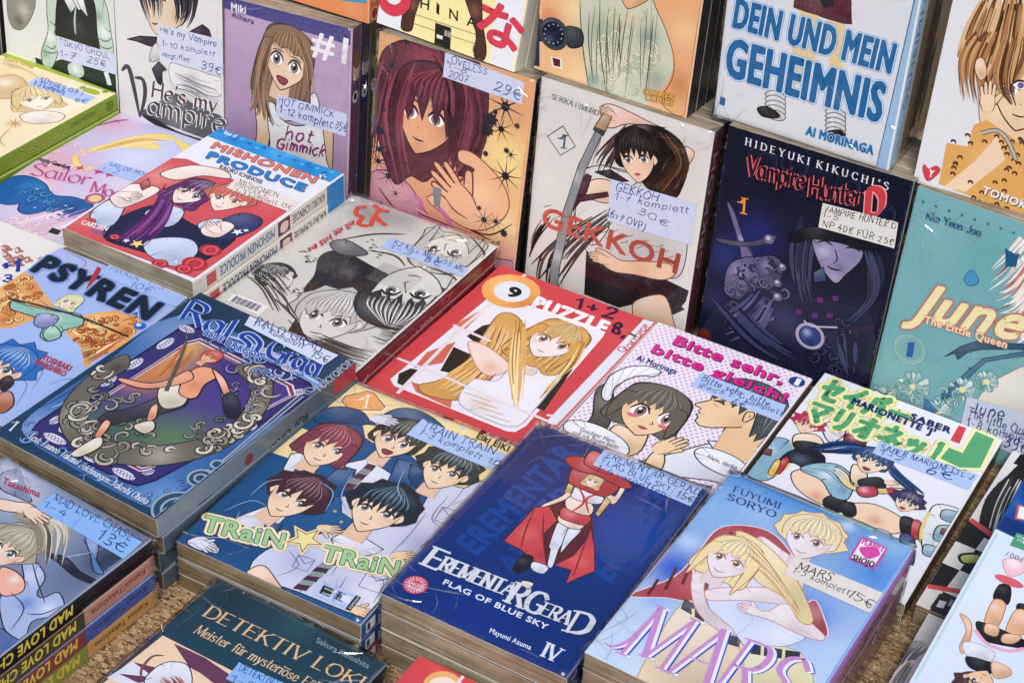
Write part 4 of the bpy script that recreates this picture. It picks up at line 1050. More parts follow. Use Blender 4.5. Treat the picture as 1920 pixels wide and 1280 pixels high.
    ('hina', 1, (-0.28, 0.5207, 0.15698), -0.0801, 1.3434, 0.1195, 0.18, 0.01414, '#cfcabf', '#cfcabf'),
    ('hina', 2, (-0.2789, 0.5346, 0.15394), -0.0824, 1.3434, 0.1195, 0.18, 0.01414, '#cfcabf', '#cfcabf'),
    ('arm', 0, (-0.1496, 0.5032, 0.16775), -0.0383, 1.5282, 0.1171, 0.18, 0.01414, '#e0a878', '#23262c'),
    ('arm', 1, (-0.1491, 0.5174, 0.16675), -0.037, 1.5282, 0.1171, 0.18, 0.01414, '#23262c', '#23262c'),
    ('arm', 2, (-0.1486, 0.5316, 0.16614), -0.0378, 1.5282, 0.1171, 0.18, 0.01414, '#23262c', '#23262c'),
    ('arm', 3, (-0.1483, 0.5458, 0.16566), -0.0389, 1.5282, 0.1171, 0.18, 0.01414, '#23262c', '#23262c'),
    ('dein', 0, (-0.0165, 0.5056, 0.17459), -0.0382, 1.6143, 0.1219, 0.18, 0.01414, '#dfe2e8', '#9fc0de'),
    ('dein', 1, (-0.0156, 0.5198, 0.17486), -0.0369, 1.6143, 0.1219, 0.18, 0.01414, '#8a7a6c', '#8a7a6c'),
    ('dein', 2, (-0.0152, 0.5339, 0.17545), -0.0396, 1.6143, 0.1219, 0.18, 0.01414, '#6a5048', '#6a5048'),
    ('dein', 3, (-0.0148, 0.5481, 0.17618), -0.0364, 1.6143, 0.1219, 0.18, 0.01414, '#8d8478', '#8d8478'),
    ('dein', 4, (-0.0138, 0.5623, 0.17683), -0.0388, 1.6143, 0.1219, 0.18, 0.01414, '#5c4a44', '#5c4a44'),
    ('dein', 5, (-0.0132, 0.5765, 0.17728), -0.0398, 1.6143, 0.1219, 0.18, 0.01414, '#7a7068', '#7a7068'),
    ('tom', 0, (0.1199, 0.5049, 0.16943), 0.0239, 1.5617, 0.118, 0.18, 0.01414, '#dcdce0', '#aaa8a8'),
    ('tom', 1, (0.1192, 0.5191, 0.16908), 0.0254, 1.5617, 0.118, 0.18, 0.01414, '#aaa8a8', '#aaa8a8'),
    ('tom', 2, (0.1192, 0.5333, 0.16884), 0.0228, 1.5617, 0.118, 0.18, 0.01414, '#aaa8a8', '#aaa8a8'),
    ('tom', 3, (0.1187, 0.5475, 0.16903), 0.0234, 1.5617, 0.118, 0.18, 0.01414, '#aaa8a8', '#aaa8a8'),
    ('tom', 4, (0.119, 0.5617, 0.16887), 0.0243, 1.5617, 0.118, 0.18, 0.01414, '#aaa8a8', '#aaa8a8'),
    ('ghoul', 0, (-0.6312, 0.4822, -0.00087), 0, 1.5097, 0.1175, 0.178, 0.01414, '#d9d9d2', '#2a3a34'),
    ('ghoul', 1, (-0.6312, 0.4963, -0.00208), -0.0007, 1.5097, 0.1175, 0.178, 0.01414, '#2a3a34', '#2a3a34'),
    ('ghoul', 2, (-0.6307, 0.5105, -0.00291), -0.0009, 1.5097, 0.1175, 0.178, 0.01414, '#2a3a34', '#2a3a34'),
    ('hesv', 0, (-0.5121, 0.4822, -0.00074), 0.0087, 1.5184, 0.1035, 0.178, 0.01414, '#dad8d6', '#6a6a70'),
    ('hesv', 1, (-0.5121, 0.4963, -0.00182), 0.0079, 1.5184, 0.1035, 0.178, 0.01414, '#6a6a70', '#6a6a70'),
    ('hesv', 2, (-0.512, 0.5105, -0.00233), 0.0068, 1.5184, 0.1035, 0.178, 0.01414, '#6a6a70', '#6a6a70'),
    ('edge', 0, (-0.754, 0.4822, -0.00087), 0, 1.5097, 0.1175, 0.178, 0.01414, '#2c2626', '#2c2626'),
    ('edge', 1, (-0.7535, 0.4963, -0.00186), -0.001, 1.5097, 0.1175, 0.178, 0.01414, '#2c2626', '#2c2626'),
    ('orange', 0, (-0.4125, 0.5154, 0.15526), 0, 1.5184, 0.1185, 0.18, 0.01414, '#e08a56', '#d8804a'),
    ('orange', 1, (-0.412, 0.5295, 0.15411), 0.0004, 1.5184, 0.1185, 0.18, 0.01414, '#d8804a', '#d8804a'),
]
WORDS = {     # look of each set's front cover, short name for the volumes hidden under or behind it, how many, upright?
    'ral': ('dark slate blue paperback with a purple framed picture and grey swirls', 'slate blue swirl cover', 4, 0),
    'train': ('blue and yellow paperback showing five young people in uniform', 'five people in uniform cover', 3, 0),
    'ere': ('royal blue paperback with a small figure in a red cape', 'royal blue cape cover', 4, 0),
    'mars': ('sky blue paperback with a fair haired couple embracing', 'sky blue couple cover', 5, 0),
    'saber': ('white paperback with big green Japanese title lettering', 'green kana cover', 2, 0),
    'bitte': ('pink dotted paperback with a couple face to face and speech bubbles', 'pink dotted cover', 2, 0),
    'puzzle': ('red paperback with an orange ball and a fair haired girl in a white frame', 'red framed girl cover', 2, 0),
    'k2': ('black and white line art paperback with dark red spine', 'black and white line art cover', 3, 0),
    'mish': ('white, red and navy paperback with a starry blue top band and two young people', 'blue starry band cover', 4, 0),
    'psy': ('pale blue and flame orange paperback with black block title', 'flame and black title cover', 3, 0),
    'sailor': ('pastel lilac and pink paperback with yellow ribbons and a blue wave', 'pastel ribbon cover', 2, 0),
    'suess': ('cream paperback with a drawn pale face and an olive green spine', 'cream cover with olive spine', 3, 0),
    'mad': ('grey blue paperback with a sandy haired person in a loose pale shirt', 'grey blue cover at lower left', 4, 0),
    'det': ('dark teal paperback with golden serif title lettering', 'dark teal gold title cover', 2, 0),
    'checker': ('paperback with a black and white chequered cover', 'chequered cover', 1, 0),
    'white': ('large pale blue paperback lying upside down with a dark blue band', 'pale blue upside down cover', 2, 0),
    'pencil': ('white paperback with grey pencil strokes, half under the pale blue one', 'pencil stroke cover', 1, 0),
    'red': ('red paperback with a pale ball mark at the lower edge of the picture', 'red cover at bottom edge', 2, 0),
    'flour': ('cream paperback with red flourishes and blue ink scribble', 'cream flourish cover', 3, 0),
    'hot': ('mauve paperback with a long brown haired girl in a white top', 'mauve cover', 4, 1),
    'love': ('orange paperback with a dark red haired head and black star bursts', 'orange star burst cover', 4, 1),
    'gek': ('off white paperback with a long bladed sword and a black haired girl', 'off white sword cover', 4, 1),
    'vam': ('nearly black paperback with a shadowed blue face and red gothic title', 'nearly black gothic cover', 4, 1),
    'june': ('teal paperback with cream cursive title and pale flowers', 'teal flower cover', 4, 1),
    'hina': ('yellow and white paperback with big red rounded kana, in the upper row', 'yellow cover with red kana', 3, 1),
    'arm': ('peach watercolour paperback with a wristwatch, in the upper row', 'peach wristwatch cover', 4, 1),
    'dein': ('white paperback with large blue block capitals, in the upper row', 'white cover with blue capitals', 6, 1),
    'tom': ('white paperback with tawny hair and leopard print sleeve, in the upper row', 'tawny hair cover', 5, 1),
    'ghoul': ('white paperback with a figure in a dark waistcoat and pale green shading', 'waistcoat cover', 3, 1),
    'hesv': ('grey white paperback with a black haired person and gothic title', 'grey white gothic title cover', 3, 1),
    'edge': ('pale paperback with a dark pattern, cut off by the left edge of the picture', 'cover at left edge', 2, 1),
    'orange': ('orange paperback in the upper row above the mauve one', 'plain orange cover', 2, 1),
}
NTH = ('', 'second', 'third', 'fourth', 'fifth', 'sixth')
def book_label(key, k):
    full, short, n, up = WORDS[key]
    if k == 0:
        return full
    last = k == n - 1
    if up:
        return ('hindmost' if last else NTH[k]) + ' volume of the upright row behind the ' + short
    return ('bottom' if last else NTH[k] + ' from top') + ' volume in the stack under the ' + short
BOOK = {}
PAGE = {'ral': '#a79d8a', 'train': '#a5977c', 'psy': '#b8ad98', 'ere': '#c4bba8', 'mish': '#bdb5a4', 'k2': '#bdb4a2', 'sailor': '#aea592', 'mars': '#c4bcaa'}
for key, k, loc, yaw, ax, w, h, t, front, spine in VOLUMES:
    rot = Matrix.Rotation(yaw, 4, 'Z') @ Matrix.Rotation(ax, 4, 'X')
    BOOK[key, k] = build_book('paperback_book', loc, rot, w, h, t, front, spine, book_label(key, k), 'set of the ' + WORDS[key][0], page=PAGE.get(key, '#d9d2c4'), seed=zlib.crc32((key + str(k)).encode()))
bpy.context.view_layer.update()
GAIN = {}
def sheet(key, k, side):
    b, c = BOOK[key, k]
    return Sheet(b, c, side)

# ------------------------------------------------------------------ the print on each cover (millimetres on the cover)
S = sheet('ral', 0, 'front')
S.full('#24405a',blobs=[(8.4,149.7,67.4,'#1c3046',0.8),(49.8,7.9,49.4,'#1b3a54',0.7),(127.2,127,49.3,'#2d5672',0.6)])
S.poly('#3d66a0',[31,632,415,626,540,578,565,397,530,226,521,72,458,19,225,22,70,38,20,108,20,359],smooth=3,blobs=[(113.9,143.6,25.2,'#86a8d8',0.8),(16.3,140.9,26.5,'#7f9cc8',0.7),(16.5,19.8,19.5,'#8fb0dc',0.7),(116.2,16,18.4,'#6f98d0',0.8),(131.2,67.6,15.2,'#2a4f90',0.8)])
S.strands(['#a8c0e4','#2a4a80','#d0dcf0'],1.35,[30,602,254,633,481,606],[172,585,386,577,550,539],16,seed=3,spread=0.08)
S.strands(['#9ab8e0','#244a86'],1.2,[12,115,28,204,35,343],[99,30,256,26,413,15],12,seed=4,spread=0.1)
S.strands(['#9ab8e0','#244a86'],1.09,[458,36,498,134,505,256],[502,58,530,134,512,285],9,seed=6,spread=0.1)
S.poly('#38316a',[66,587,79,609,474,594,507,573,524,540,418,98,399,62,375,56,91,48,65,66,56,97])
S.line('#26204c',1.78,[66,587,79,609,474,594,507,573,524,540,418,98,399,62,375,56,91,48,65,66,56,97],closed=1,taper=0,smooth=0)
S.knot(20.5,146.3,6.25,3.12,0)
S.knot(20.3,126.5,7.36,3.46,88)
S.knot(19.4,99.2,7.22,3.4,88)
S.knot(18.7,76.9,6.63,3.31,88)
S.knot(20.5,30.9,4.78,2.79,88)
S.knot(32.5,18,8.58,3.12,0)
S.knot(61.9,17.9,6.09,3.04,0)
S.knot(86.4,18.3,8.32,3.03,0)
S.knot(96.4,27.9,3.76,2.63,60)
S.knot(77.1,157.6,7.81,3.04,0)
S.knot(98.4,152.5,5.54,2.98,0)
S.knot(119,137.3,4.96,2.89,60)
S.knot(117.1,94,4.4,3.2,80)
S.knot(112.1,63.8,5.43,3.1,70)
S.poly('#d8d8e6',[120,546,136,576,448,564,478,538,382,118,370,100,117,97,101,117])
S.poly('#8a3c48',[122,543,138,572,445,560,475,535,381,122,368,103,120,100,103,120])
S.poly('#d8d8e6',[127,536,142,564,440,552,469,528,378,128,366,110,124,107,108,126])
S.poly('#4c3e82',[129,532,144,560,437,549,466,525,376,130,364,113,126,110,111,129],blobs=[(35,105.3,23.3,'#c8904e',1),(33.2,131.9,17.4,'#d8a45e',1),(31.4,92.4,14.6,'#c87a4a',0.9),(77.2,136.7,25.5,'#3a2e70',0.8),(65,49.3,27.4,'#46604a',1),(91.7,56.7,27.2,'#5f7a54',1),(40.4,43.7,19.9,'#4e6258',0.9)])
S.strands(['#f0cc88','#b86a3c'],1.25,[153,350,150,429,118,545],[186,428,178,477,160,548],9,seed=2,spread=0.06)
S.poly('#6a6458',[33,414,20,332,38,212,92,123,192,74,286,81,392,144,462,248,475,368,437,494,370,565,305,572,288,531,375,488,425,369,404,278,343,197,257,146,166,153,104,208,70,288,77,374],smooth=3,blobs=[(26.8,39.9,10.4,'#a49a88',0.9),(92.4,42.1,11.5,'#a89e8c',0.9),(103.9,109.8,10.6,'#a49a88',0.9),(14.1,89.7,6.7,'#3c3832',0.8),(110.8,67.7,7.8,'#4a443c',0.8)])
S.line('#2e2a26',0.86,[33,414,20,332,38,212,92,123,192,74,286,81,392,144,462,248,475,368,437,494,370,565,305,572,288,531,375,488,425,369,404,278,343,197,257,146,166,153,104,208,70,288,77,374],closed=1,taper=0)
S.scrolls([33,414,20,332,38,212,92,123,192,74,286,81,392,144,462,248,475,368,437,494,370,565,305,572,288,531,375,488,425,369,404,278,343,197,257,146,166,153,104,208,70,288,77,374],['#35312b','#b9ae9c','#d6cdbc','#8d8372'],54,7.3,2.15,5)
S.scrolls([34,599,415,626,531,564,414,543,128,553],['#24406e','#7f9cc8','#a8c0e4','#5a7cb4'],24,4.94,1.35,6)
S.scrolls([22,109,65,29,445,16,520,219,515,263,430,50,128,51],['#24406e','#7f9cc8','#5a80bc'],26,4.37,1.19,7)
S.scrolls([109,212,80,296,172,310,296,249,391,370,437,278,294,161,176,160],['#2c2e2c','#8d8a80','#5c6a5a','#a8a294'],30,5.21,1.44,9)
S.scrolls([266,515,365,562,420,495,425,369,337,433],['#2c2a44','#8d86a0','#6a6288'],16,5.1,1.28,10)
S.shape('#3c3a44','#2a2428',0.82,[252,384,220,333,197,264,161,212,167,178,207,190,236,242,272,294,292,348],3)
S.shape('#ded2b8','#2a2428',0.83,[196,360,218,393,260,389,287,344,262,305,223,322],3)
S.shape('#e89a72','#2a2428',0.81,[231,289,237,307,268,266,258,246],3)
S.shape('#d8c8b4','#2a2428',0.8,[246,212,268,253,293,234,287,205],3)
S.shape('#e89a72','#2a2428',0.79,[178,187,197,188,214,138,199,132],3)
S.shape('#e0d4bc','#2a2428',0.76,[200,56,209,135,238,113,226,56],3)
S.shape('#e8a07a','#2a2428',0.82,[242,376,214,436,216,478,246,495,280,484,275,435,292,387,276,367],3,blobs=[(64.7,103.7,6.6,'#d07e58',0.7)])
S.shape('#e8a07a','#2a2428',0.84,[204,452,193,401,163,357,95,333,103,320,168,334,217,384,237,434],3)
S.shape('#e8a07a','#2a2428',0.84,[248,493,295,482,342,450,374,429,355,420,308,451],3)
S.shape('#23283c','#2a2428',0.82,[340,430,353,450,395,424,424,381,399,370,362,400],3)
S.face(52.9,131.1,5.15,hair='#c8583c',skin='#eaa680',eye='#4a6a5a',style='short',lines=8,seed=3,turn=-0.3,rot=-6)
S.line('#5a564c',2.89,[218,358,162,465,118,545,76,586],taper=2)
S.part = 'title_lettering'
S.pen('Ral','nib','#a9c4ee',(9.8,152.2),(49.7,150.7),(2.3,173.1),wd=0.3,track=0.1)
S.pen('Grad','nib','#a9c4ee',(78.9,153.3),(118.3,155),(72.7,171.5),wd=0.3,track=0.08)
S.line('#a9c4ee',5.25,[229,600,260,594,256,626,216,641,229,663,274,647,290,611,316,613],taper=0)
S.pen('Ral','nib','#1f3f94',(9.8,152.2),(49.7,150.7),(2.3,173.1),wd=0.19,track=0.1)
S.pen('Grad','nib','#1f3f94',(78.9,153.3),(118.3,155),(72.7,171.5),wd=0.19,track=0.08)
S.line('#1f3f94',3.06,[229,600,260,594,256,626,216,641,229,663,274,647,290,611,316,613],taper=0)
S.text('BLUE DRAGON','#1f3f94',(33.6,147.3),(80.1,147.2),(31.9,153.3),bold=0.05,outline=[('#b8cdf0',0.12)])
S.part = 'small_lettering'
S.pen('1','serif','#d5dde6',(3.9,7.4),(8.2,7.4),(1.8,15.8),wd=0.14)
S.pen('Text: Tsuneo Takano','serif','#d5dde6',(19.9,8.7),(59.8,7.5),(19.4,13.9),wd=0.12,track=0.12)
S.pen('Zeichnungen: Takeshi Obata','serif','#d5dde6',(62.1,6.9),(114.9,5.5),(61.6,11.8),wd=0.12,track=0.12)
S.line('#93a4b4',1.32,[487,539,500,224],smooth=0,taper=0)
S.line('#93a4b4',1.22,[504,204,516,8],smooth=0,taper=0)
S.line('#93a4b4',1.32,[498,540,510,225],smooth=0,taper=0)
S.line('#93a4b4',1.21,[515,204,526,9],smooth=0,taper=0)
S.disc('#2b4a62',124.3,55.4,3.42,3.42)
S.ring('#93a4b4',124.3,55.4,3.42,1.52)
S.disc('#2b4a62',124.7,40.5,7.13,7.13)
S.ring('#93a4b4',124.7,40.5,7.13,1.5)
S.ring('#93a4b4',124.7,40.5,3.38,1.5)
S.disc('#2b4a62',131.4,13.2,13.77,13.77)
S.ring('#93a4b4',131.4,13.2,13.77,1.45)
S.ring('#93a4b4',131.4,13.2,8.7,1.45)
S.ring('#93a4b4',131.4,13.2,3.99,1.45)
S.part = 'publisher_logo'
S.text('TOKYOPOP','#98a4b0',(129.9,143.5),(128.9,179.4),(124,145.1),bold=0.06)
S.ring('#98a4b0',124.2,141.2,3.32,0.83)
S.sticker('#c9d3ea',[176,724,464,724,461,668,191,684])
S.pen('RALΩ GRAD','hand','#2b3d80',(51.1,177.3),(104.7,176.8),(48.2,184.1),wd=0.1,seed=0)
S.pen('1-4 komplett','hand','#2b3d80',(52,173.6),(93.9,173),(50.3,178.9),wd=0.1,seed=1)
S.pen('15€','hand','#2b3d80',(102.1,169.2),(115.2,169.9),(100.1,175.5),wd=0.1,seed=2)
S.build()

S = sheet('ral', 0, 'spine')
S.part = 'spine_print'
S.poly('#5a6a78',[(0,0),(183,0),(183,14),(0,14)],grad=((0,0),'#8a949c',(183,0),'#3a4650'))
S.poly('#a03440',[(160,0.3),(183,0.3),(183,13),(160,13)])
S.pen('Ral Grad','nib','#15181e',(133.1,5.3),(97.2,1.3),(134.5,-0.3),wd=0.2,track=0.08)
S.pen('Tsuneo Takano','serif','#15181e',(65.2,-0.5),(33.5,1.4),(65.9,-5.1),wd=0.13)
S.disc('#8a3a34',78.6,4.7,3.96,3.96)
S.build()

S = sheet('ral', 1, 'spine')
S.part = 'spine_print'
S.build()

S = sheet('train', 0, 'front')
S.full('#225486',blobs=[(19.2,19.2,32.8,'#1c467a',0.8),(57.6,81.4,34.1,'#2a66a0',0.6)])
S.poly('#f2dfa2',[-12,713,514,720,524,467,475,403,349,515,142,600,8,564])
S.poly('#f2dfa2',[2,369,-1,484,61,486,90,409,45,373])
S.poly('#f2dfa2',[126,577,176,597,187,530,160,537])
S.star('#cdd3ea',3.2,154.7,2.55,n=4,inner=0.5)
S.star('#cdd3ea',23.2,163,2.56,n=4,inner=0.5)
S.star('#cdd3ea',37.8,176.3,2.57,n=4,inner=0.5)
S.star('#cdd3ea',53.4,175.3,2.52,n=4,inner=0.5)
S.star('#cdd3ea',72.4,174.8,2.5,n=4,inner=0.5)
S.star('#cdd3ea',85.9,174.1,2.48,n=4,inner=0.5)
S.star('#cdd3ea',3.6,109.9,2.42,n=4,inner=0.5)
S.star('#cdd3ea',14.2,108.8,2.4,n=4,inner=0.5)
S.poly('#f8ead0',[25,624,21,652,61,702,82,702,142,668,141,642,68,598])
S.poly('#efad6c',[30,627,28,649,64,696,82,697,135,666,134,648,67,607])
S.line('#7a6a4a',0.85,[30,627,28,649,64,696,82,697,135,666,134,648,67,607],closed=1,taper=0,smooth=0)
S.pen('1','serif','#fdf6ea',(20.3,156.6),(25.3,159.9),(15.1,168.2),wd=0.16)
S.shape('#1f4f82','#2a2428',0.84,[11,571,43,607,99,618,137,584,78,554,20,522],3)
S.shape('#1f4f82','#2a2428',0.83,[150,618,165,676,220,700,300,676,305,650,240,643,198,611],3)
S.shape('#dfe2ee','#2a2428',0.79,[166,422,209,473,332,446,363,257,261,279],0)
S.shape('#24568a','#2a2428',0.78,[168,418,207,424,241,332,209,312,162,338],0)
S.shape('#24568a','#2a2428',0.79,[269,510,328,525,357,406,304,395],0)
S.poly('#5a3844',[218,459,240,462,242,438,217,438])
S.poly('#8d9094',[217,438,240,441,241,416,216,416])
S.poly('#5a3844',[216,416,240,420,240,395,214,395])
S.poly('#8d9094',[214,395,240,399,239,374,214,373])
S.poly('#5a3844',[214,373,240,379,238,352,212,352])
S.shape('#e4e6f2','#2a2428',0.79,[42,390,66,410,123,394,140,325,60,331],0)
S.shape('#e4e6f2','#2a2428',0.75,[65,133,110,216,162,216,163,163,107,117],0)
S.shape('#d3d6ea','#2a2428',0.78,[396,487,459,504,471,546,517,518,524,274,510,116,512,69,500,24,327,12,204,4,189,85,260,192,348,280,407,371],3,blobs=[(118.6,71.3,14.7,'#a4a8cc',0.8),(99.3,18.7,17.3,'#b4b8d8',0.7),(67.4,23.7,14.2,'#aab0d4',0.7),(118.6,21,17.3,'#eceef8',0.8)])
S.line('#7a7e9c',0.83,[428,384,435,302,432,217])
S.line('#7a7e9c',0.85,[442,459,448,375,488,357])
S.line('#7a7e9c',0.79,[230,110,279,80,259,28])
S.line('#7a7e9c',0.77,[388,109,396,55,376,22])
S.line('#7a7e9c',0.78,[428,134,468,138,483,70])
S.line('#7a7e9c',0.81,[281,206,340,160,358,90])
S.line('#7a7e9c',0.78,[472,221,478,165,448,126])
S.shape('#e6e8f4','#2a2428',0.73,[291,191,307,243,412,225,401,198,345,152],0)
S.poly('#4a2c3a',[318,133,346,143,348,123,317,114])
S.poly('#8a9a98',[317,116,345,126,346,106,315,97])
S.poly('#4a2c3a',[315,99,343,108,345,90,314,80])
S.poly('#8a9a98',[314,82,342,92,343,73,313,63])
S.poly('#4a2c3a',[313,65,340,75,342,56,311,47])
S.poly('#8a9a98',[312,49,339,58,340,39,310,30])
S.poly('#4a2c3a',[310,32,338,42,339,23,309,14])
S.shape('#1b4878','#2a2428',0.59,[132,165,173,170,179,110,148,122],0)
S.shape('#1b4878','#2a2428',0.63,[78,370,111,368,119,311,90,327],0)
S.shape('#1b4878','#2a2428',0.63,[306,511,349,515,363,443,327,466],0)
S.line('#6a6e90',0.64,[419,148,470,156,479,102,427,97],closed=1,smooth=0,taper=0)
S.line('#6a6e90',0.64,[419,148,452,132,470,156],smooth=0,taper=0)
S.line('#6a6e90',0.68,[450,420,494,426,502,370,458,371],closed=1,smooth=0,taper=0)
S.line('#6a6e90',0.68,[450,420,479,401,494,426],smooth=0,taper=0)
S.line('#6a6e90',0.65,[260,109,300,114,306,73,269,70],closed=1,smooth=0,taper=0)
S.line('#6a6e90',0.65,[260,109,288,92,300,114],smooth=0,taper=0)
S.shape('#f3cfae','#2a2428',0.7,[198,-4,199,26,219,39,269,14,302,-8,258,-12],3)
S.shape('#dfe0ee','#2a2428',0.72,[22,11,42,44,93,35,101,15,58,3],3)
S.face(25.1,113.9,14.05,skin='#f5d8b8',eye='#5a5248',lines=22,eyes=0.85,hair='#834150',turn=0.45,hl='#d08a90',seed=2,tip=0.15,style='bob',back=-0.95,part=-0.5)
S.face(57.2,141.7,13.42,skin='#f5d8b8',eye='#5a5248',lines=22,eyes=1.25,hair='#2a3634',turn=0.3,mouth='open',seed=4)
S.face(97.7,133,13.42,skin='#f5d8b8',eye='#5a5248',lines=22,eyes=0.85,hair='#232e38',turn=-0.15,style='spiky',spike=0.15,seed=9,hl='#8aa0b0')
S.face(34.5,64.5,13.97,skin='#f5d8b8',eye='#5a5248',lines=22,eyes=0.85,hair='#45262e',turn=0.35,rot=-8,seed=6,hl='#b08088',style='spiky',spike=0.1,tip=0.25,bang=4)
S.face(82.5,81.7,15.11,skin='#f5d8b8',eye='#5a5248',lines=22,eyes=0.85,hair='#1e2a33',turn=-0.1,seed=8,hl='#7e98a8',style='spiky',spike=0.08,tip=0.25,bang=7)
S.hand(65.7,52.7,6.26,rot=-70,skin='#f3cfa8')
S.hand(113.5,56.7,6.13,rot=-60,skin='#f3cfa8')
S.hand(117.5,7.8,6.14,rot=-80,flip=-1,skin='#f3cfa8')
S.hand(14.9,5.1,6.14,rot=-95,flip=-1,skin='#dfe0ee',line='#4a4a60')
S.line('#8fb0d4',0.68,[52,213,56,271,82,299])
S.line('#8fb0d4',0.67,[64,154,86,104,128,109])
S.line('#8fb0d4',0.69,[162,338,209,323,230,259])
S.line('#8fb0d4',0.7,[209,403,230,326,272,286])
S.line('#8fb0d4',0.71,[306,487,326,420,362,386])
S.line('#8fb0d4',0.67,[33,135,63,198,105,202])
S.line('#8fb0d4',0.67,[286,241,281,206,250,207])
S.hand(38.3,153.1,7.94,rot=-78,flip=-1,skin='#dcdeea',line='#4a4a60',spread=0.4)
S.disc('#c9b070',70.4,62.1,1.1,1.1)
S.disc('#c9b070',62.2,67.7,1.13,1.13)
S.part = 'title_lettering'
S.text('TRaiN','#a9d08e',(7.2,14.3),(54.3,25.7),(1.8,26.4),bold=0.07,outline=[('#f5d79c',0.3),('#f9ecc8',0.22),('#24406a',0.07)])
S.text('TRaiN','#a9d08e',(78.2,29.9),(120.6,40.9),(73.6,42),bold=0.07,outline=[('#f5d79c',0.3),('#f9ecc8',0.22),('#24406a',0.07)])
S.star('#f5d79c',61.2,38.9,13.86,inner=0.45,rot=80)
S.star('#24406a',61.2,38.9,10.94,inner=0.42,rot=80)
S.star('#f3e29a',61.2,38.9,9.48,inner=0.42,rot=80)
S.part = 'small_lettering'
S.text('Eiki EIKI','#1a1a1e',(97.8,169.4),(120.3,168.7),(96.9,175.6),bold=0.06)
S.part = 'publisher_logo'
S.poly('#b9c9ea',[359,66,453,68,456,21,362,21])
S.poly('#20242c',[362,57,389,58,394,32,368,31])
S.text('漫画','#20242c',(100.8,8.9),(106.1,8.9),(99.9,15.1),bold=0.04)
S.poly('#dfe4ee',[415,56,437,57,440,37,418,37])
S.poly('#16181e',[440,68,453,68,456,21,443,20])
S.text('EGMONT','#e8e8e8',(113.2,6.6),(112.7,16.8),(111.7,6.6),bold=0.02)
S.text('MANGA','#e8e8e8',(92.7,11.6),(97.8,11.9),(92.3,13.3))
S.text('ANIME','#e8e8e8',(93.3,8.1),(98.4,8.4),(92.9,9.8))
S.sticker('#a9c3ee',[242,671,498,661,482,594,240,598])
S.pen('TRAIN TRAIN','hand','#2b3d80',(64.5,159.8),(114.7,161.5),(63.1,166.4),wd=0.1,seed=0)
S.pen('1-3 komplett','hand','#2b3d80',(65.8,153.9),(109.8,153.6),(65.6,159.3),wd=0.1,seed=1)
S.pen('10','hand','#2b3d80',(114.4,153.5),(123.1,153.8),(113.5,158.9),wd=0.1,seed=2)
S.build()

S = sheet('train', 0, 'spine')
S.part = 'spine_print'
S.poly('#24508c',[(0,0.3),(176,0.3),(176,11.6),(0,11.6)])
S.poly('#e4e4ea',[(5,1.5),(14,1.5),(14,9),(5,9)])
S.poly('#1c1e26',[(6,2.5),(9,2.5),(9,8),(6,8)])
S.build()

S = sheet('train', 1, 'spine')
S.part = 'spine_print'
S.poly('#24508c',[(0,0.3),(176,0.3),(176,11.6),(0,11.6)])
S.poly('#e4e4ea',[(5,1.5),(14,1.5),(14,9),(5,9)])
S.poly('#1c1e26',[(6,2.5),(9,2.5),(9,8),(6,8)])
S.build()

S = sheet('train', 2, 'spine')
S.part = 'spine_print'
S.poly('#b05a60',[(0,0.3),(176,0.3),(176,11.6),(0,11.6)])
S.poly('#e4e4ea',[(5,1.5),(14,1.5),(14,9),(5,9)])
S.poly('#1c1e26',[(6,2.5),(9,2.5),(9,8),(6,8)])
S.build()

S = sheet('ere', 0, 'front')
S.full('#0f2f74',blobs=[(6.3,155.5,36.2,'#122860',0.9),(110.4,117.6,32.8,'#0f3580',0.7),(15.6,66,25.3,'#123074',0.8),(91.3,115.6,29.3,'#1c50b4',0.6),(52.7,15.6,29.8,'#10348a',0.6),(91.8,27,20,'#0e2c78',0.5)])
S.part = 'picture'
S.text('EREMENTAR','#164290',(28.2,53.6),(35.2,161.5),(11.3,56.9),bold=0.08)
S.text('GERAD','#184898',(50.4,83.5),(58,167.2),(32.3,84.9),bold=0.08)
S.text('EREMENT','#164494',(100.2,75.4),(96,157.9),(85.4,78.2),bold=0.08)
S.text('AR','#143c88',(51.7,51.3),(53.4,75.1),(38.3,54),bold=0.08)
S.poly('#5c222c',[167,484,260,480,324,372,293,291,245,280,180,373])
S.shape('#c9474c','#2a2428',0.75,[142,423,168,445,207,412,203,356,269,252,226,268,185,282,162,283,138,288],0,blobs=[(43.2,84.1,6.5,'#e06a64',0.8),(58,73,4.3,'#96323c',0.6)])
S.shape('#c9474c','#2a2428',0.74,[280,438,324,372,356,312,336,275,320,243,310,286,272,281,292,331,292,394],0,blobs=[(77.5,80.6,6.4,'#e06a64',0.8),(72.2,103.1,4.4,'#96323c',0.6)])
S.line('#7a2630',0.9,[142,423,163,341,185,282])
S.line('#7a2630',0.87,[292,394,310,322,324,271])
S.line('#7a2630',0.89,[168,419,201,355,258,268])
S.shape('#dfe2ee','#2a2428',0.59,[210,414,239,411,252,367,256,329,271,273,258,272,240,318,230,332],3,blobs=[(60,84.6,2.9,'#b4bcd8',0.7)])
S.shape('#dfe2ee','#2a2428',0.59,[239,411,267,415,266,366,263,322],3)
S.shape('#f2dccb','#2a2428',0.59,[204,430,259,440,266,418,245,405,212,409],3)
S.shape('#c8424a','#2a2428',0.67,[198,460,262,467,268,433,235,424,206,426],3)
S.shape('#f2dccb','#2a2428',0.61,[189,503,248,504,259,466,204,460],3)
S.shape('#e4e4ee','#2a2428',0.61,[187,538,255,542,258,511,197,499],3)
S.line('#b83c44',1.54,[192,541,228,502,219,452])
S.line('#b83c44',1.52,[246,547,228,514,256,472])
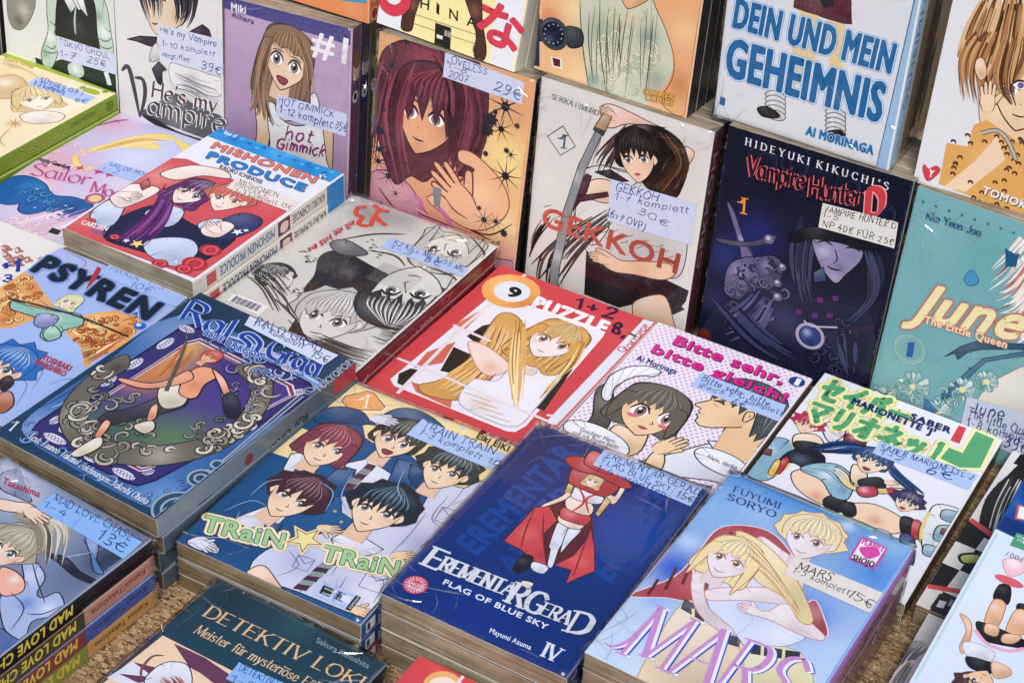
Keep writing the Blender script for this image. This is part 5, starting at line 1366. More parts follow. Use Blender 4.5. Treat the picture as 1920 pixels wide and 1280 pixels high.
S.shape('#f2dccb','#2a2428',0.62,[186,530,189,488,159,435,153,442,176,494,173,538],3)
S.shape('#f2dccb','#2a2428',0.61,[254,546,289,531,290,577,284,601,275,596,278,557,253,568],3)
S.shape('#d8b070','#2a2428',0.61,[164,545,179,548,188,510,173,506],0)
S.shape('#d8b070','#2a2428',0.61,[262,546,280,536,280,475,268,480],0)
S.shape('#1c1c26','#2a2428',0.57,[197,269,221,275,227,228,214,212,200,221],3)
S.shape('#dfe2ee','#2a2428',0.56,[227,264,263,268,264,242,235,241],3)
S.line('#1c1c26',1.74,[239,224,260,226],smooth=0)
S.line('#1c1c26',1.73,[239,208,259,208],smooth=0)
S.shape('#f2dccb','#2a2428',0.48,[237,199,261,205,260,188,241,184],3)
S.shape('#b83a42','#2a2428',0.77,[161,548,147,612,174,644,241,624,274,588,255,542,187,538],3)
S.face(53,144.2,4.21,hair='#d6bf8e',skin='#f4dfd0',style='bob',lines=7,seed=3,turn=-0.3,neck=0)
S.shape('#b53a42','#2a2428',0.79,[118,612,140,639,204,641,276,624,300,605,271,593,211,599,156,590],3)
S.shape('#c9474c','#2a2428',0.79,[163,623,156,671,184,674,237,626,202,616],3)
S.part = 'title_lettering'
S.pen('E','serif','#2a3348',(7.4,30.4),(16.4,30.8),(6.7,45.7),wd=0.2,track=0.1,thin=0.5)
S.pen('REMENTA','serif','#2a3348',(17,32.1),(60.7,34.6),(16,42.6),wd=0.2,track=0.1,thin=0.5)
S.pen('RG','serif','#2a3348',(60.4,30.6),(79.7,31.3),(59.5,46.5),wd=0.18,track=0.1,thin=0.5)
S.pen('ERA','serif','#2a3348',(79.8,32.3),(96,33.4),(79.3,41.9),wd=0.2,track=0.1,thin=0.5)
S.pen('D','serif','#2a3348',(97.8,29),(107.8,31.8),(96.6,45),wd=0.2,track=0.1,thin=0.5)
S.pen('E','serif','#d9dde4',(6.4,30.8),(15.5,31.2),(5.8,46.1),wd=0.2,track=0.1,thin=0.5)
S.pen('REMENTA','serif','#d9dde4',(16,32.5),(59.8,35),(15.1,43),wd=0.2,track=0.1,thin=0.5)
S.pen('RG','serif','#d9dde4',(59.5,31),(78.9,31.6),(58.6,46.9),wd=0.18,track=0.1,thin=0.5)
S.pen('ERA','serif','#d9dde4',(79,32.6),(95.2,33.8),(78.5,42.3),wd=0.2,track=0.1,thin=0.5)
S.pen('D','serif','#d9dde4',(97,29.4),(107,32.2),(95.7,45.4),wd=0.2,track=0.1,thin=0.5)
S.part = 'small_lettering'
S.text('FLAG OF BLUE SKY','#dfe6f2',(24.1,23.9),(88,24.5),(23.6,28),bold=0.08)
S.text('Mayumi Azuma','#dfe6f2',(63.7,6.5),(88.1,7.3),(62.9,10.1),bold=0.04)
S.pen('IV','serif','#dfe6f2',(94.6,7),(103.5,7),(93.2,16.9),wd=0.18,track=0.12)
S.part = 'publisher_logo'
S.disc('#cf4f5a',12.2,15.2,6.88,6.88)
S.line('#e4dcea',0.55,[60,68,68,74],smooth=0,keep=1,taper=0)
S.line('#e4dcea',0.54,[62,63,72,66],smooth=0,keep=1,taper=0)
S.line('#e4dcea',0.54,[62,58,72,57],smooth=0,keep=1,taper=0)
S.line('#e4dcea',0.54,[61,54,70,50],smooth=0,keep=1,taper=0)
S.line('#e4dcea',0.54,[58,50,65,43],smooth=0,keep=1,taper=0)
S.line('#e4dcea',0.54,[55,48,58,38],smooth=0,keep=1,taper=0)
S.line('#e4dcea',0.54,[50,47,51,37],smooth=0,keep=1,taper=0)
S.line('#e4dcea',0.54,[46,48,43,38],smooth=0,keep=1,taper=0)
S.line('#e4dcea',0.54,[42,50,35,42],smooth=0,keep=1,taper=0)
S.line('#e4dcea',0.55,[38,54,30,48],smooth=0,keep=1,taper=0)
S.line('#e4dcea',0.55,[36,59,26,56],smooth=0,keep=1,taper=0)
S.line('#e4dcea',0.55,[36,64,26,65],smooth=0,keep=1,taper=0)
S.line('#e4dcea',0.55,[37,68,28,73],smooth=0,keep=1,taper=0)
S.line('#e4dcea',0.55,[39,72,32,79],smooth=0,keep=1,taper=0)
S.line('#e4dcea',0.55,[43,74,39,84],smooth=0,keep=1,taper=0)
S.line('#e4dcea',0.55,[47,75,47,85],smooth=0,keep=1,taper=0)
S.line('#e4dcea',0.55,[52,74,55,84],smooth=0,keep=1,taper=0)
S.line('#e4dcea',0.55,[56,72,62,80],smooth=0,keep=1,taper=0)
S.text('CARLSEN','#e4dcea',(8.2,14.1),(17.1,15),(7.5,16.1),bold=0.05)
S.text('MANGA','#e4dcea',(9.7,11.7),(17.2,12.2),(9.1,13.7),bold=0.05)
S.sticker('#a9c3ee',[180,698,438,698,442,623,183,629])
S.pen('EREMENTAR GERAD','hand','#2b3d80',(49.1,167.8),(109.9,167),(48,173.5),wd=0.1,seed=0)
S.pen('FLAG BLUE SKY','hand','#2b3d80',(49.3,161.4),(94.6,160.8),(48.3,166.6),wd=0.1,seed=1)
S.pen('1-4 vergriffen','hand','#2b3d80',(49.9,154.8),(93.8,155.3),(48.9,160),wd=0.1,seed=2)
S.pen('15€','hand','#2b3d80',(99.5,158.5),(110,158.7),(98.4,164.5),wd=0.1,seed=3)
S.build()

S = sheet('mars', 0, 'front')
S.full('#5aa2e2',grad=((31.3,185.8),'#3486cc',(66,10.9),'#cfdef2'),blobs=[(10,81.6,19.1,'#1550c8',0.95),(83.4,90.6,20,'#1f6fd8',0.9),(27.8,149.5,22.1,'#a8c8ee',0.7),(3.2,137.8,22.2,'#8cbcec',0.6),(103.3,138.8,21,'#3a86d8',0.8),(12.1,55.8,8.4,'#8fb8ee',0.8),(6.3,104.9,7.9,'#b8d4f4',0.8),(75.1,168.9,5.1,'#cfe2f6',0.8),(10.2,12.3,22.4,'#c8daf2',0.9),(107.4,70,19.3,'#b8d0f0',0.8),(33.3,181.4,22.9,'#2a80cc',0.8),(103.5,170,14.6,'#9cc4ec',0.6)])
S.shape('#aa464f','#e8d8e0',0.68,[-3,198,51,304,58,411,62,498,110,543,172,553,244,509,300,467,250,382,170,337,130,264,67,236],3,blobs=[(21.6,74.7,8.6,'#c8606a',0.8),(27.4,122.3,9.1,'#c05a64',0.7),(30.2,83.2,6.9,'#7a2c38',0.8)])
S.line('#5c2430',1.69,[30,221,26,277],smooth=0,taper=0)
S.line('#5c2430',1.7,[53,256,42,332],smooth=0,taper=0)
S.line('#5c2430',1.72,[76,292,58,388],smooth=0,taper=0)
S.line('#5c2430',1.73,[99,328,74,445],smooth=0,taper=0)
S.line('#5c2430',1.73,[122,364,91,504],smooth=0,taper=0)
S.shape('#aa464f','#e8d8e0',0.68,[324,370,336,413,392,346,393,324,356,340],3)
S.shape('#ead6b4','#b89a78',0.54,[103,242,157,260,263,220,309,74,151,-85,112,80],3)
S.shape('#4a4a54','#2a2428',0.54,[102,255,156,248,165,218,107,226],0)
S.shape('#4a4a54','#2a2428',0.53,[207,209,251,221,257,194,212,186],0)
S.shape('#d9e0f4','#8a94b8',0.56,[113,388,196,415,248,441,336,384,360,287,282,206,238,222,157,260,121,333],3,blobs=[(60.5,79.6,13.4,'#b8c4ea',0.8),(80.4,69.8,9.9,'#e8ecf8',0.8)])
S.shape('#e6dcae','#b89a78',0.52,[276,207,370,253,434,160,345,48,291,149],3)
S.shape('#2e3440','#2a2428',0.52,[278,216,370,253,378,230,286,192],0)
S.line('#e6dcae',1.67,[129,240,144,209],smooth=0,taper=0)
S.line('#e6dcae',1.62,[295,231,308,200],smooth=0,taper=0)
S.line('#e6dcae',1.61,[336,248,348,217],smooth=0,taper=0)
S.shape('#ecdfe2','#c0887a',0.54,[127,307,195,364,285,416,314,407,305,372,212,327,146,282],3)
S.shape('#ecdfe2','#c0887a',0.54,[282,366,324,356,392,327,388,306,337,299,274,302,224,291,223,306,264,324],3)
S.shape('#ecdfe2','#c0887a',0.54,[99,288,81,335,81,366,102,340,112,350,119,311,157,260,227,232,220,209,145,233],3)
S.shape('#ecdfe2','#c0887a',0.58,[150,528,208,516,264,492,298,416,220,392,162,462],3)
S.shape('#efdaa4','#b8864e',0.58,[98,513,172,511,268,454,354,358,334,334,276,381,207,392,159,440],3)
S.hand(23.5,82.5,5.87,rot=20,skin='#ecdfe2',line='#c0887a',spread=1.2)
S.hand(59.4,76.5,5.71,rot=95,skin='#ecdfe2',line='#c0887a')
S.face(61.7,145.1,12.93,hair='#ecd9ac',skin='#ece2e8',shade='#d8b8b0',eye='#a86a54',line='#a87a5a',hl='#fbf4dc',style='spiky',spike=0.12,turn=-0.35,seed=3,lines=20,mouth='smile',rot=6)
S.face(32,104.6,12.35,hair='#efdaa4',skin='#ece2ea',shade='#dcc0bc',eye='#a86a54',line='#a87a5a',hl='#fbf4dc',style='long',turn=-0.2,seed=7,lines=20,mouth='smile',back=-1.5,rot=-4)
S.strands(['#f5e4b4','#c08a50','#fbf2d4','#d8b070'],0.87,[112,512,198,467,318,371],[159,440,240,405,334,334],26,seed=5)
S.part = 'title_lettering'
S.pen('MARS','serif','#1a49c8',(17.7,9.3),(104.7,18.7),(18.4,50.5),wd=0.07,track=0.12,thin=0.4)
S.line('#1a49c8',1.91,[32,46,54,46,72,81,79,150,86,198],taper=1)
S.pen('MARS','serif','#eef2fc',(16.4,9.3),(103.4,18.6),(17,50.5),wd=0.1,track=0.12,thin=0.4)
S.line('#eef2fc',1.94,[26,46,48,46,66,81,74,150,80,198],taper=1)
S.pen('MARS','serif','#c98fcf',(15,9.2),(102.1,18.6),(15.5,50.5),wd=0.08,track=0.12,thin=0.4)
S.line('#c98fcf',1.94,[21,46,42,46,61,81,68,151,74,199],taper=1)
S.part = 'small_lettering'
S.pen('FUYUMI','serif','#16408a',(8.6,157.3),(37,159.2),(7.8,162.4),wd=0.16)
S.pen('SORYO','serif','#16408a',(8.6,149.4),(37.9,150.6),(7.7,154.9),wd=0.18)
S.part = 'publisher_logo'
S.poly('#c8459c',[341,659,404,656,406,574,344,573])
S.poly('#eceaf4',[345,653,400,651,400,581,348,580])
S.text('PLANET','#c8459c',(87.2,159.1),(99.9,159.1),(86.8,164.1),bold=0.08)
S.poly('#d845a8',[366,636,376,641,392,635,397,622,379,597,356,610,352,624],smooth=3)
S.text('SHOJO','#1a1a22',(87.8,143.9),(100,144.7),(87.3,148.8),bold=0.09)
S.sticker('#e2dad2',[242,512,448,516,448,442,246,446])
S.pen('MARS','hand','#17171c',(65.7,119.9),(84.6,120.8),(65,126.5),wd=0.09,seed=0)
S.pen('1-5 komplett','hand','#17171c',(64.3,115.8),(96.8,116.9),(64.2,120.3),wd=0.09,seed=1)
S.pen('15€','hand','#17171c',(95.9,115.3),(111,113.6),(96.2,121.4),wd=0.09,seed=2)
S.build()

S = sheet('saber', 0, 'front')
S.full('#e6e8f1')
S.shape('#86adc2','#2a2428',0.84,[-16,298,-15,376,35,398,64,366,68,306,54,222,2,210],3,blobs=[(0.7,84.2,6,'#c4dcea',0.9)])
S.shape('#7a3444','#2a2428',0.64,[-8,335,14,339,22,312,-2,308],0)
S.line('#e4cf86',2.14,[38,400,70,358,71,283,48,235],taper=0)
S.shape('#20242e','#2a2428',0.83,[47,304,83,321,131,312,147,360,125,395,61,372],3,blobs=[(22,86.1,5.9,'#5a6478',0.8)])
S.shape('#c23c44','#2a2428',0.66,[49,267,52,325,67,325,69,261],3)
S.shape('#e4c25a','#2a2428',0.66,[42,250,39,306,52,305,59,250],3)
S.shape('#f0d2b4','#2a2428',0.83,[92,285,127,321,192,304,228,268,226,220,171,217,118,241],3,blobs=[(44.5,58.5,5.7,'#d8927a',0.8)])
S.shape('#1d1f28','#2a2428',0.81,[198,236,224,277,255,251,250,212,219,203],3)
S.shape('#8fb7cb','#2a2428',0.83,[104,306,128,352,182,379,232,344,248,270,211,257,165,298],3,blobs=[(42.1,81.2,5.8,'#d4e6f0',0.9),(56.3,72.6,4.1,'#6a94ac',0.8)])
S.shape('#f0d2b4','#2a2428',0.81,[255,251,310,289,383,280,408,250,382,210,314,209,270,214],3,blobs=[(83,58.3,5.5,'#d8927a',0.8)])
S.shape('#1d1f28','#2a2428',0.81,[239,240,264,264,286,226,267,205],3)
S.shape('#1d1f28','#2a2428',0.79,[382,283,414,289,427,241,402,228],3)
S.shape('#c23c44','#2a2428',0.63,[410,287,431,289,445,230,425,232],3)
S.shape('#e4c25a','#2a2428',0.63,[431,289,450,290,464,225,445,230],3)
S.shape('#dfe6ea','#2a2428',0.8,[433,337,442,379,493,390,521,350,530,244,484,189,451,234],3)
S.shape('#86adc2','#2a2428',0.8,[460,368,498,377,504,339,466,332],3)
S.shape('#86adc2','#2a2428',0.8,[469,304,505,317,510,264,475,250],3)
S.shape('#7a3444','#2a2428',0.59,[479,299,498,307,501,282,482,276],0)
S.shape('#86adc2','#2a2428',0.78,[465,222,504,225,502,191,472,186],3)
S.shape('#2c3a78','#2a2428',0.78,[403,224,437,225,466,134,424,171],3)
S.shape('#c8a8cc','#2a2428',0.63,[342,206,382,210,413,164,367,177],3)
S.shape('#f0d2b4','#2a2428',0.84,[209,402,249,392,262,340,227,340],3)
S.shape('#22262e','#2a2428',0.83,[243,352,284,392,310,361,266,330],3)
S.shape('#e4cf86','#2a2428',0.84,[179,369,213,356,240,325,288,346,344,384,349,370,296,326,233,308,181,346],3)
S.shape('#b0405a','#2a2428',0.82,[252,328,286,351,303,325,279,298,259,304],3,blobs=[(67,81.2,3.3,'#f0b0c0',0.9)])
S.shape('#7a2438','#2a2428',0.86,[147,501,176,529,204,506,200,460,168,450],3,blobs=[(41.6,125.4,3.4,'#d890a0',0.9)])
S.shape('#f0d2b4','#2a2428',0.86,[38,426,84,458,118,429,102,380,60,376],3)
S.shape('#22262e','#2a2428',0.86,[49,400,97,427,124,415,80,364],3)
S.shape('#e9e6f0','#2a2428',0.88,[84,511,120,549,145,508,131,451,101,470],3)
S.strands(['#5a86a0','#cfe2ee'],0.83,[110,310,164,334,235,285],[136,352,188,364,234,333],12,seed=5)
S.strands(['#e8eaf4','#8a8ca0'],0.88,[84,511,112,516,141,497],[104,472,126,469,142,479],8,seed=6)
S.line('#e4cf86',2,[433,337,437,282,451,234],taper=0)
S.disc('#b0405a',81.8,90.1,3.28,3.28)
S.line('#3a3a44',0.8,[440,330,506,352],smooth=0)
S.line('#3a3a44',0.78,[452,258,519,276],smooth=0)
S.hand(78,96.6,4.12,rot=-60,skin='#f0d2b4')
S.hand(42.3,111.6,3.84,rot=-100,skin='#f0d2b4')
S.face(11.9,120,6.99,hair='#b83a5c',style='spiky',spike=0.3,seed=4,turn=0.2,eye='#5a3a30',neck=0,lines=10,skin='#f0d0b2')
S.strands(['#25406e','#3a6298','#16284c'],2.58,[229,498,152,471,92,404],[250,481,182,434,114,388],10,seed=3)
S.strands(['#25406e','#3a6298','#16284c'],2.51,[275,473,326,433,401,399],[284,429,322,405,382,374],10,seed=4)
S.face(61,109.2,9.31,hair='#2c4a80',seed=5,turn=0.1,mouth='open',eye='#4a8a66',eyes=1.5,neck=0,lines=12,skin='#f3d6ba',rot=-4)
S.face(93.7,84.4,6.85,hair='#3a3464',style='spiky',spike=0.2,seed=6,turn=-0.3,mouth='open',eye='#3a7a78',eyes=1.5,neck=0,lines=10,skin='#f0d0b4')
S.part = 'title_lettering'
S.text('セイバー','#58a673',(6.1,151.5),(64.1,154.2),(5.4,177.2),bold=0.1,outline=[('#e0d080',0.2),('#f0ecae',0.16)])
S.text('マリオネット','#58a673',(7.6,126.5),(100.1,132.3),(7.1,150.1),bold=0.1,outline=[('#e0d080',0.2),('#f0ecae',0.16)])
S.poly('#f0ecae',[416,722,484,720,494,563,440,526,376,538,383,617,418,615])
S.poly('#58a673',[426,710,477,706,484,572,439,543,386,550,390,604,427,604])
S.text('SABER','#1c2c66',(65.8,165.4),(92.8,165.4),(65.3,171.9),bold=0.12)
S.text('MARIONETTE ‘J’','#1c2c66',(27.7,158.1),(84.9,157.2),(27.1,165.3),bold=0.12)
S.poly('#cf3f48',[381,708,401,709,407,636,383,636])
S.sticker('#a9c3ee',[231,526,489,542,487,472,234,470])
S.pen('SABER MARIONETTE J','hand','#2b3d80',(61.1,123.9),(120.3,128.7),(60.3,129.8),wd=0.1,seed=0)
S.pen('1+2','hand','#2b3d80',(62.1,119.4),(76.7,120.6),(61.7,124.3),wd=0.1,seed=1)
S.pen('6€','hand','#2b3d80',(93.3,118.8),(109.9,121.5),(92.8,127.2),wd=0.1,seed=2)
S.build()

S = sheet('bitte', 0, 'front')
S.full('#ece6f2')
S.dots('#d3a4c8', [(x * 4.3 + (y % 2) * 2.15, y * 2.9) for x in range(28) for y in range(62)], 0.95, seg=9)
S.shape('#e4e8f2','#2a2428',1.02,[356,305,433,332,475,372,490,270,471,183,407,164,309,124,224,116,284,206],3)
S.shape('#f2e9a8','#2a2428',0.5,[392,291,442,312,441,266],3)
S.shape('#e4e8f2','#2a2428',1.02,[336,304,461,355,468,304,370,276],0)
S.shape('#f0cfa4','#2a2428',1.05,[348,404,361,493,438,491,466,366,379,320],3)
S.shape('#f0cfa4','#2a2428',1.04,[117,234,182,226,200,238,211,156,160,122,114,180],3)
S.profile(85.6,113.4,22.03,seed=4,hair='#50575a',rot=2)
S.shape('#5e584e','#2a2428',1.08,[0,330,21,372,69,296,99,209,81,171,45,160,44,225],3)
S.face(39.5,80.8,18.86,hair='#665f54',line='#2c2822',skin='#f1d0a6',shade='#e0b48a',turn=0.8,seed=2,lines=18,hl='#8f887a',style='bob',back=-1.15,mouth='lips',neck=0,eyes=1.7,eye='#8a3a3a',blush='#d8707c',bang=6,tip=0.05)
S.shape('#eef0f6','#2a2428',0.98,[17,328,4,384,5,418,20,457,43,484,78,502,110,495,100,466,75,454,55,430,44,399,38,362,52,316,38,301],3)
S.line('#2a2428',0.73,[4,384,38,301],smooth=0)
S.line('#2a2428',0.74,[5,418,52,316],smooth=0)
S.line('#2a2428',0.74,[20,457,38,362],smooth=0)
S.line('#2a2428',0.74,[43,484,44,399],smooth=0)
S.line('#2a2428',0.74,[78,502,55,430],smooth=0)
S.line('#2a2428',0.73,[110,495,75,454],smooth=0)
S.shape('#f1d0a6','#2a2428',0.91,[250,108,241,177,267,194,289,134],3)
S.hand(64.2,54.4,11.03,rot=-28,skin='#f1d0a6',line='#2a2428',spread=0.4)
S.part = 'picture'
S.shape('#eef0f8','#2a2428',0.84,[188,156,191,136,180,120,156,108,122,102,85,104,50,112,21,127,3,145,0,164,11,182,36,194,70,200,108,198,144,189,172,174],3)
S.part = 'small_lettering'
S.text('Gnädiger Herr,','#22222a',(11.5,38.1),(36.5,39.6),(11.1,42.4),bold=0.02)
S.text('soll ich Ihnen beim','#22222a',(8.8,33.1),(40.1,35.6),(8.4,37.3),bold=0.02)
S.text('Umziehen helfen?','#22222a',(10.3,28.9),(39.3,30.7),(9.9,33.2),bold=0.02)
S.part = 'picture'
S.shape('#eef0f8','#2a2428',0.82,[480,246,482,230,472,216,452,206,425,201,395,203,366,210,344,223,330,239,329,255,338,270,359,280,386,284,417,283,445,275,468,262],3)
S.part = 'small_lettering'
S.text('Nein, danke.','#22222a',(91.3,59.4),(112.3,59.3),(91.1,63.7),bold=0.02)
S.part = 'title_lettering'
S.text('Bitte sehr,','#dc2f92',(19.8,157.4),(99.9,157.6),(18.8,168.8),bold=0.08,outline=[('#4a1436',0.05)],shadow=('#4a1436',0.5,-0.6,0.05))
S.text('bitte gleich!','#dc2f92',(11.5,140.5),(109.5,140.4),(10.7,151.1),bold=0.08,outline=[('#4a1436',0.05)],shadow=('#4a1436',0.5,-0.6,0.05))
S.part = 'small_lettering'
S.text('Ai Morinaga','#24407e',(6.9,126.4),(36.3,127),(5.9,133),bold=0.06)
S.disc('#23408c',108,165.9,5.51,5.51)
S.text('1','#eef0f8',(107.6,162.1),(110.2,162.4),(106.9,170.2),bold=0.08)
S.sticker('#a9c3ee',[200,554,447,552,460,477,201,484])
S.pen('Bitte sehr, bitte','hand','#2b3d80',(53.7,130.3),(102.5,130.2),(52.9,136.9),wd=0.1,seed=0)
S.pen('gleich 1-2 komplett','hand','#2b3d80',(55,124.2),(113.6,126.3),(54.5,129.5),wd=0.1,seed=1)
S.pen('6€','hand','#2b3d80',(80.2,118.5),(90.8,120.3),(79.6,124.9),wd=0.1,seed=2)
S.build()

S = sheet('puzzle', 0, 'front')
S.full('#cd474d',blobs=[(-5.3,33.5,26.9,'#d85a5c',0.7),(109.1,164.8,28.9,'#d65458',0.5)])
S.poly('#f0eef4',[58,596,85,614,380,639,413,618,436,154,426,118,407,108,66,102,42,120])
S.poly('#e8e6f0',[64,587,90,606,377,630,408,609,432,159,421,124,403,114,72,109,49,126])
S.poly('#d2735c',[74,531,78,581,86,415,48,419])
S.poly('#cf6a58',[56,274,94,360,117,258,66,194])
S.poly('#d0705c',[92,142,214,158,239,106,128,112])
S.poly('#2a2622',[115,465,138,497,190,427,161,377,105,398])
S.poly('#2c2824',[102,336,180,332,195,241,130,225])
S.poly('#2c2824',[47,153,60,190,89,197,93,115,67,116])
S.poly('#2a2622',[410,405,417,438,444,234,421,232])
S.shape('#d2a058','#8a5a30',0.97,[124,534,161,560,224,511,250,410,258,300,260,189,227,139,158,118,118,140,155,200,163,319,141,423],3)
S.strands(['#d8a050','#b87834','#f0d090','#8a5626','#e8c080'],1.75,[132,508,174,356,144,164],[194,490,247,291,232,156],46,seed=3,spread=0.03)
S.shape('#f0d8cc','#b88a70',0.84,[124,375,160,391,231,372,276,340,259,286,217,285,172,320],3,blobs=[(58.6,77.9,7.3,'#e0a88c',0.7)])
S.shape('#eceaf4','#b0a0a0',0.82,[281,344,340,384,399,397,421,218,409,131,284,124,232,156,224,248,276,270],3,blobs=[(73.9,39.7,13,'#d8cabc',0.6),(85.1,75,9,'#f6f4fa',0.6)])
S.line('#c08a50',2.2,[232,183,309,190],taper=1)
S.line('#c08a50',2.18,[264,167,338,174],taper=1)
S.line('#c08a50',2.16,[297,152,366,159],taper=1)
S.line('#c08a50',2.16,[329,136,394,144],taper=1)
S.line('#b04a50',1.35,[228,256,256,264,258,300])
S.shape('#f3e2da','#c09a86',0.74,[286,405,318,422,346,360,323,344],3)
S.face(77.9,127.9,16.15,hair='#d3a055',skin='#f0e4e4',shade='#e4c0b0',eye='#a8702c',line='#8a5a30',hl='#f6e2b0',style='long',back=-2.1,turn=0.15,seed=5,eyes=1.35,lines=40,neck=0,rot=-8,bang=6)
S.strands(['#e0b068','#b07a38','#f4dca0'],1.69,[174,538,263,360,370,210],[198,555,311,364,392,199],16,seed=8)
S.strands(['#e0b068','#b07a38','#f4dca0'],1.66,[388,564,411,462,398,340],[382,530,399,425,410,238],14,seed=9)
S.line('#e6dce2',2.56,[84,749,74,406,92,79],smooth=0,taper=0)
S.line('#e6dce2',2.29,[7,206,148,209,318,202,494,202],smooth=0,taper=0)
S.line('#e6dce2',2.39,[48,419,172,414],smooth=0,taper=0)
S.line('#e6dce2',2.13,[567,239,458,222],smooth=0,taper=0)
S.poly('#dfe3ee',[469,747,508,752,533,216,482,194,471,200])
S.disc('#e9a65a',23.3,163.3,20.99,20.99,blobs=[(15.4,166.7,15.2,'#f6c888',0.8),(39.8,155.4,12.3,'#c87a38',0.7)])
S.disc('#dfe4ee',24.3,163.1,13.04,13.04)
S.text('9','#17181c',(22.9,157.3),(31.5,156.9),(20.8,169.7),bold=0.12)
S.part = 'title_lettering'
S.text('PUZZLE','#f0eef2',(45.5,153.9),(101.8,155.1),(43.1,169.1),bold=0.13)
S.part = 'publisher_logo'
S.text('TOKYOPOP','#b83c48',(126.2,146.6),(124.5,181.7),(121.5,147),bold=0.07)
S.ring('#b83c48',121.2,146.8,2.83,0.94)
S.part = 'handwriting'
S.pen('1+2','hand','#3a1a3e',(68.8,172.6),(100.1,174),(65.5,184),wd=0.17)
S.pen('8,-','hand','#3a1a3e',(105.4,160.7),(122.9,160.7),(101.6,172.7),wd=0.17)
S.build()

S = sheet('k2', 0, 'front')
S.full('#d4d3cd',blobs=[(27.1,173.5,21.4,'#8f8f8c',0.9),(50.4,180.7,21.2,'#9a9a96',0.8),(18.1,132,15.6,'#b8b8b2',0.7),(97.7,178.3,20.8,'#e2e1dc',0.7)])
S.shape('#2b2b2e','#2b2b2e',0.5,[112,420,145,476,266,459,338,444,342,399,341,320,305,296,252,322,234,247,175,254,154,334],3,blobs=[(54.8,98.8,7.9,'#55555a',0.7)])
S.shape('#6c6c70','#2b2b2e',1.03,[96,493,126,531,215,508,186,470,136,463],3)
S.shape('#2b2b2e','#2b2b2e',0.48,[132,178,230,153,250,78,336,78,252,123,172,160],0)
S.shape('#2b2b2e','#2b2b2e',0.5,[305,454,379,408,395,357,344,369],0)
S.line('#2b2b2e',1.21,[83,400,87,402,92,403],keep=1,smooth=2)
S.line('#2b2b2e',1.21,[135,391,141,390,144,394],keep=1,smooth=2)
S.line('#2b2b2e',1.2,[96,372,99,375,104,375],keep=1,smooth=2)
S.line('#2b2b2e',1.19,[201,370,202,376,210,372],keep=1,smooth=2)
S.line('#2b2b2e',1.19,[167,385,173,385,176,388],keep=1,smooth=2)
S.line('#2b2b2e',1.19,[162,364,167,365,171,366],keep=1,smooth=2)
S.line('#2b2b2e',1.2,[95,372,99,375,104,375],keep=1,smooth=2)
S.line('#2b2b2e',1.18,[189,376,196,374,198,379],keep=1,smooth=2)
S.line('#2b2b2e',1.21,[118,395,125,392,127,398],keep=1,smooth=2)
S.line('#2b2b2e',1.19,[189,380,191,386,198,383],keep=1,smooth=2)
S.line('#2b2b2e',1.18,[226,366,228,371,234,369],keep=1,smooth=2)
S.line('#2b2b2e',1.2,[127,387,131,389,136,390],keep=1,smooth=2)
S.line('#2b2b2e',1.2,[162,381,169,379,171,384],keep=1,smooth=2)
S.line('#2b2b2e',1.18,[217,376,218,382,226,379],keep=1,smooth=2)
S.line('#2b2b2e',1.18,[223,367,228,369,232,370],keep=1,smooth=2)
S.line('#2b2b2e',1.19,[176,362,180,364,185,365],keep=1,smooth=2)
S.line('#2b2b2e',1.2,[93,374,100,371,102,377],keep=1,smooth=2)
S.line('#2b2b2e',1.22,[63,409,64,416,72,412],keep=1,smooth=2)
S.line('#2b2b2e',1.2,[110,384,110,391,119,386],keep=1,smooth=2)
S.line('#2b2b2e',1.2,[150,366,152,370,159,369],keep=1,smooth=2)
S.line('#2b2b2e',1.18,[218,381,225,378,227,384],keep=1,smooth=2)
S.line('#2b2b2e',1.21,[91,382,91,390,100,385],keep=1,smooth=2)
S.line('#2b2b2e',1.2,[79,392,80,398,88,394],keep=1,smooth=2)
S.line('#2b2b2e',1.22,[54,416,61,413,62,419],keep=1,smooth=2)
S.line('#2b2b2e',1.18,[207,373,210,375,216,376],keep=1,smooth=2)
S.line('#2b2b2e',1.19,[164,379,168,380,173,382],keep=1,smooth=2)
S.line('#2b2b2e',1.18,[218,375,223,375,226,378],keep=1,smooth=2)
S.line('#2b2b2e',1.2,[93,375,96,377,102,378],keep=1,smooth=2)
S.line('#2b2b2e',1.19,[128,378,132,380,137,381],keep=1,smooth=2)
S.line('#2b2b2e',1.21,[52,402,52,409,61,404],keep=1,smooth=2)
S.line('#2b2b2e',1.19,[161,374,163,378,170,376],keep=1,smooth=2)
S.line('#2b2b2e',1.19,[166,399,166,406,175,402],keep=1,smooth=2)
S.line('#2b2b2e',1.19,[171,395,174,398,180,398],keep=1,smooth=2)
S.line('#2b2b2e',1.19,[143,383,145,388,152,386],keep=1,smooth=2)
S.line('#2b2b2e',1.2,[106,398,108,402,114,401],keep=1,smooth=2)
S.line('#2b2b2e',1.18,[177,367,182,367,186,370],keep=1,smooth=2)
S.line('#2b2b2e',1.2,[100,377,101,382,108,380],keep=1,smooth=2)
S.line('#2b2b2e',1.21,[80,389,80,396,89,392],keep=1,smooth=2)
S.line('#2b2b2e',1.2,[105,377,108,380,114,380],keep=1,smooth=2)
S.line('#2b2b2e',1.18,[191,375,196,376,200,378],keep=1,smooth=2)
S.line('#2b2b2e',1.14,[256,240,257,246,265,242],keep=1,smooth=2)
S.line('#2b2b2e',1.14,[169,228,175,226,177,230],keep=1,smooth=2)
S.line('#2b2b2e',1.16,[110,224,115,224,119,226],keep=1,smooth=2)
S.line('#2b2b2e',1.15,[231,244,233,248,240,246],keep=1,smooth=2)
S.line('#2b2b2e',1.15,[231,236,234,239,240,238],keep=1,smooth=2)
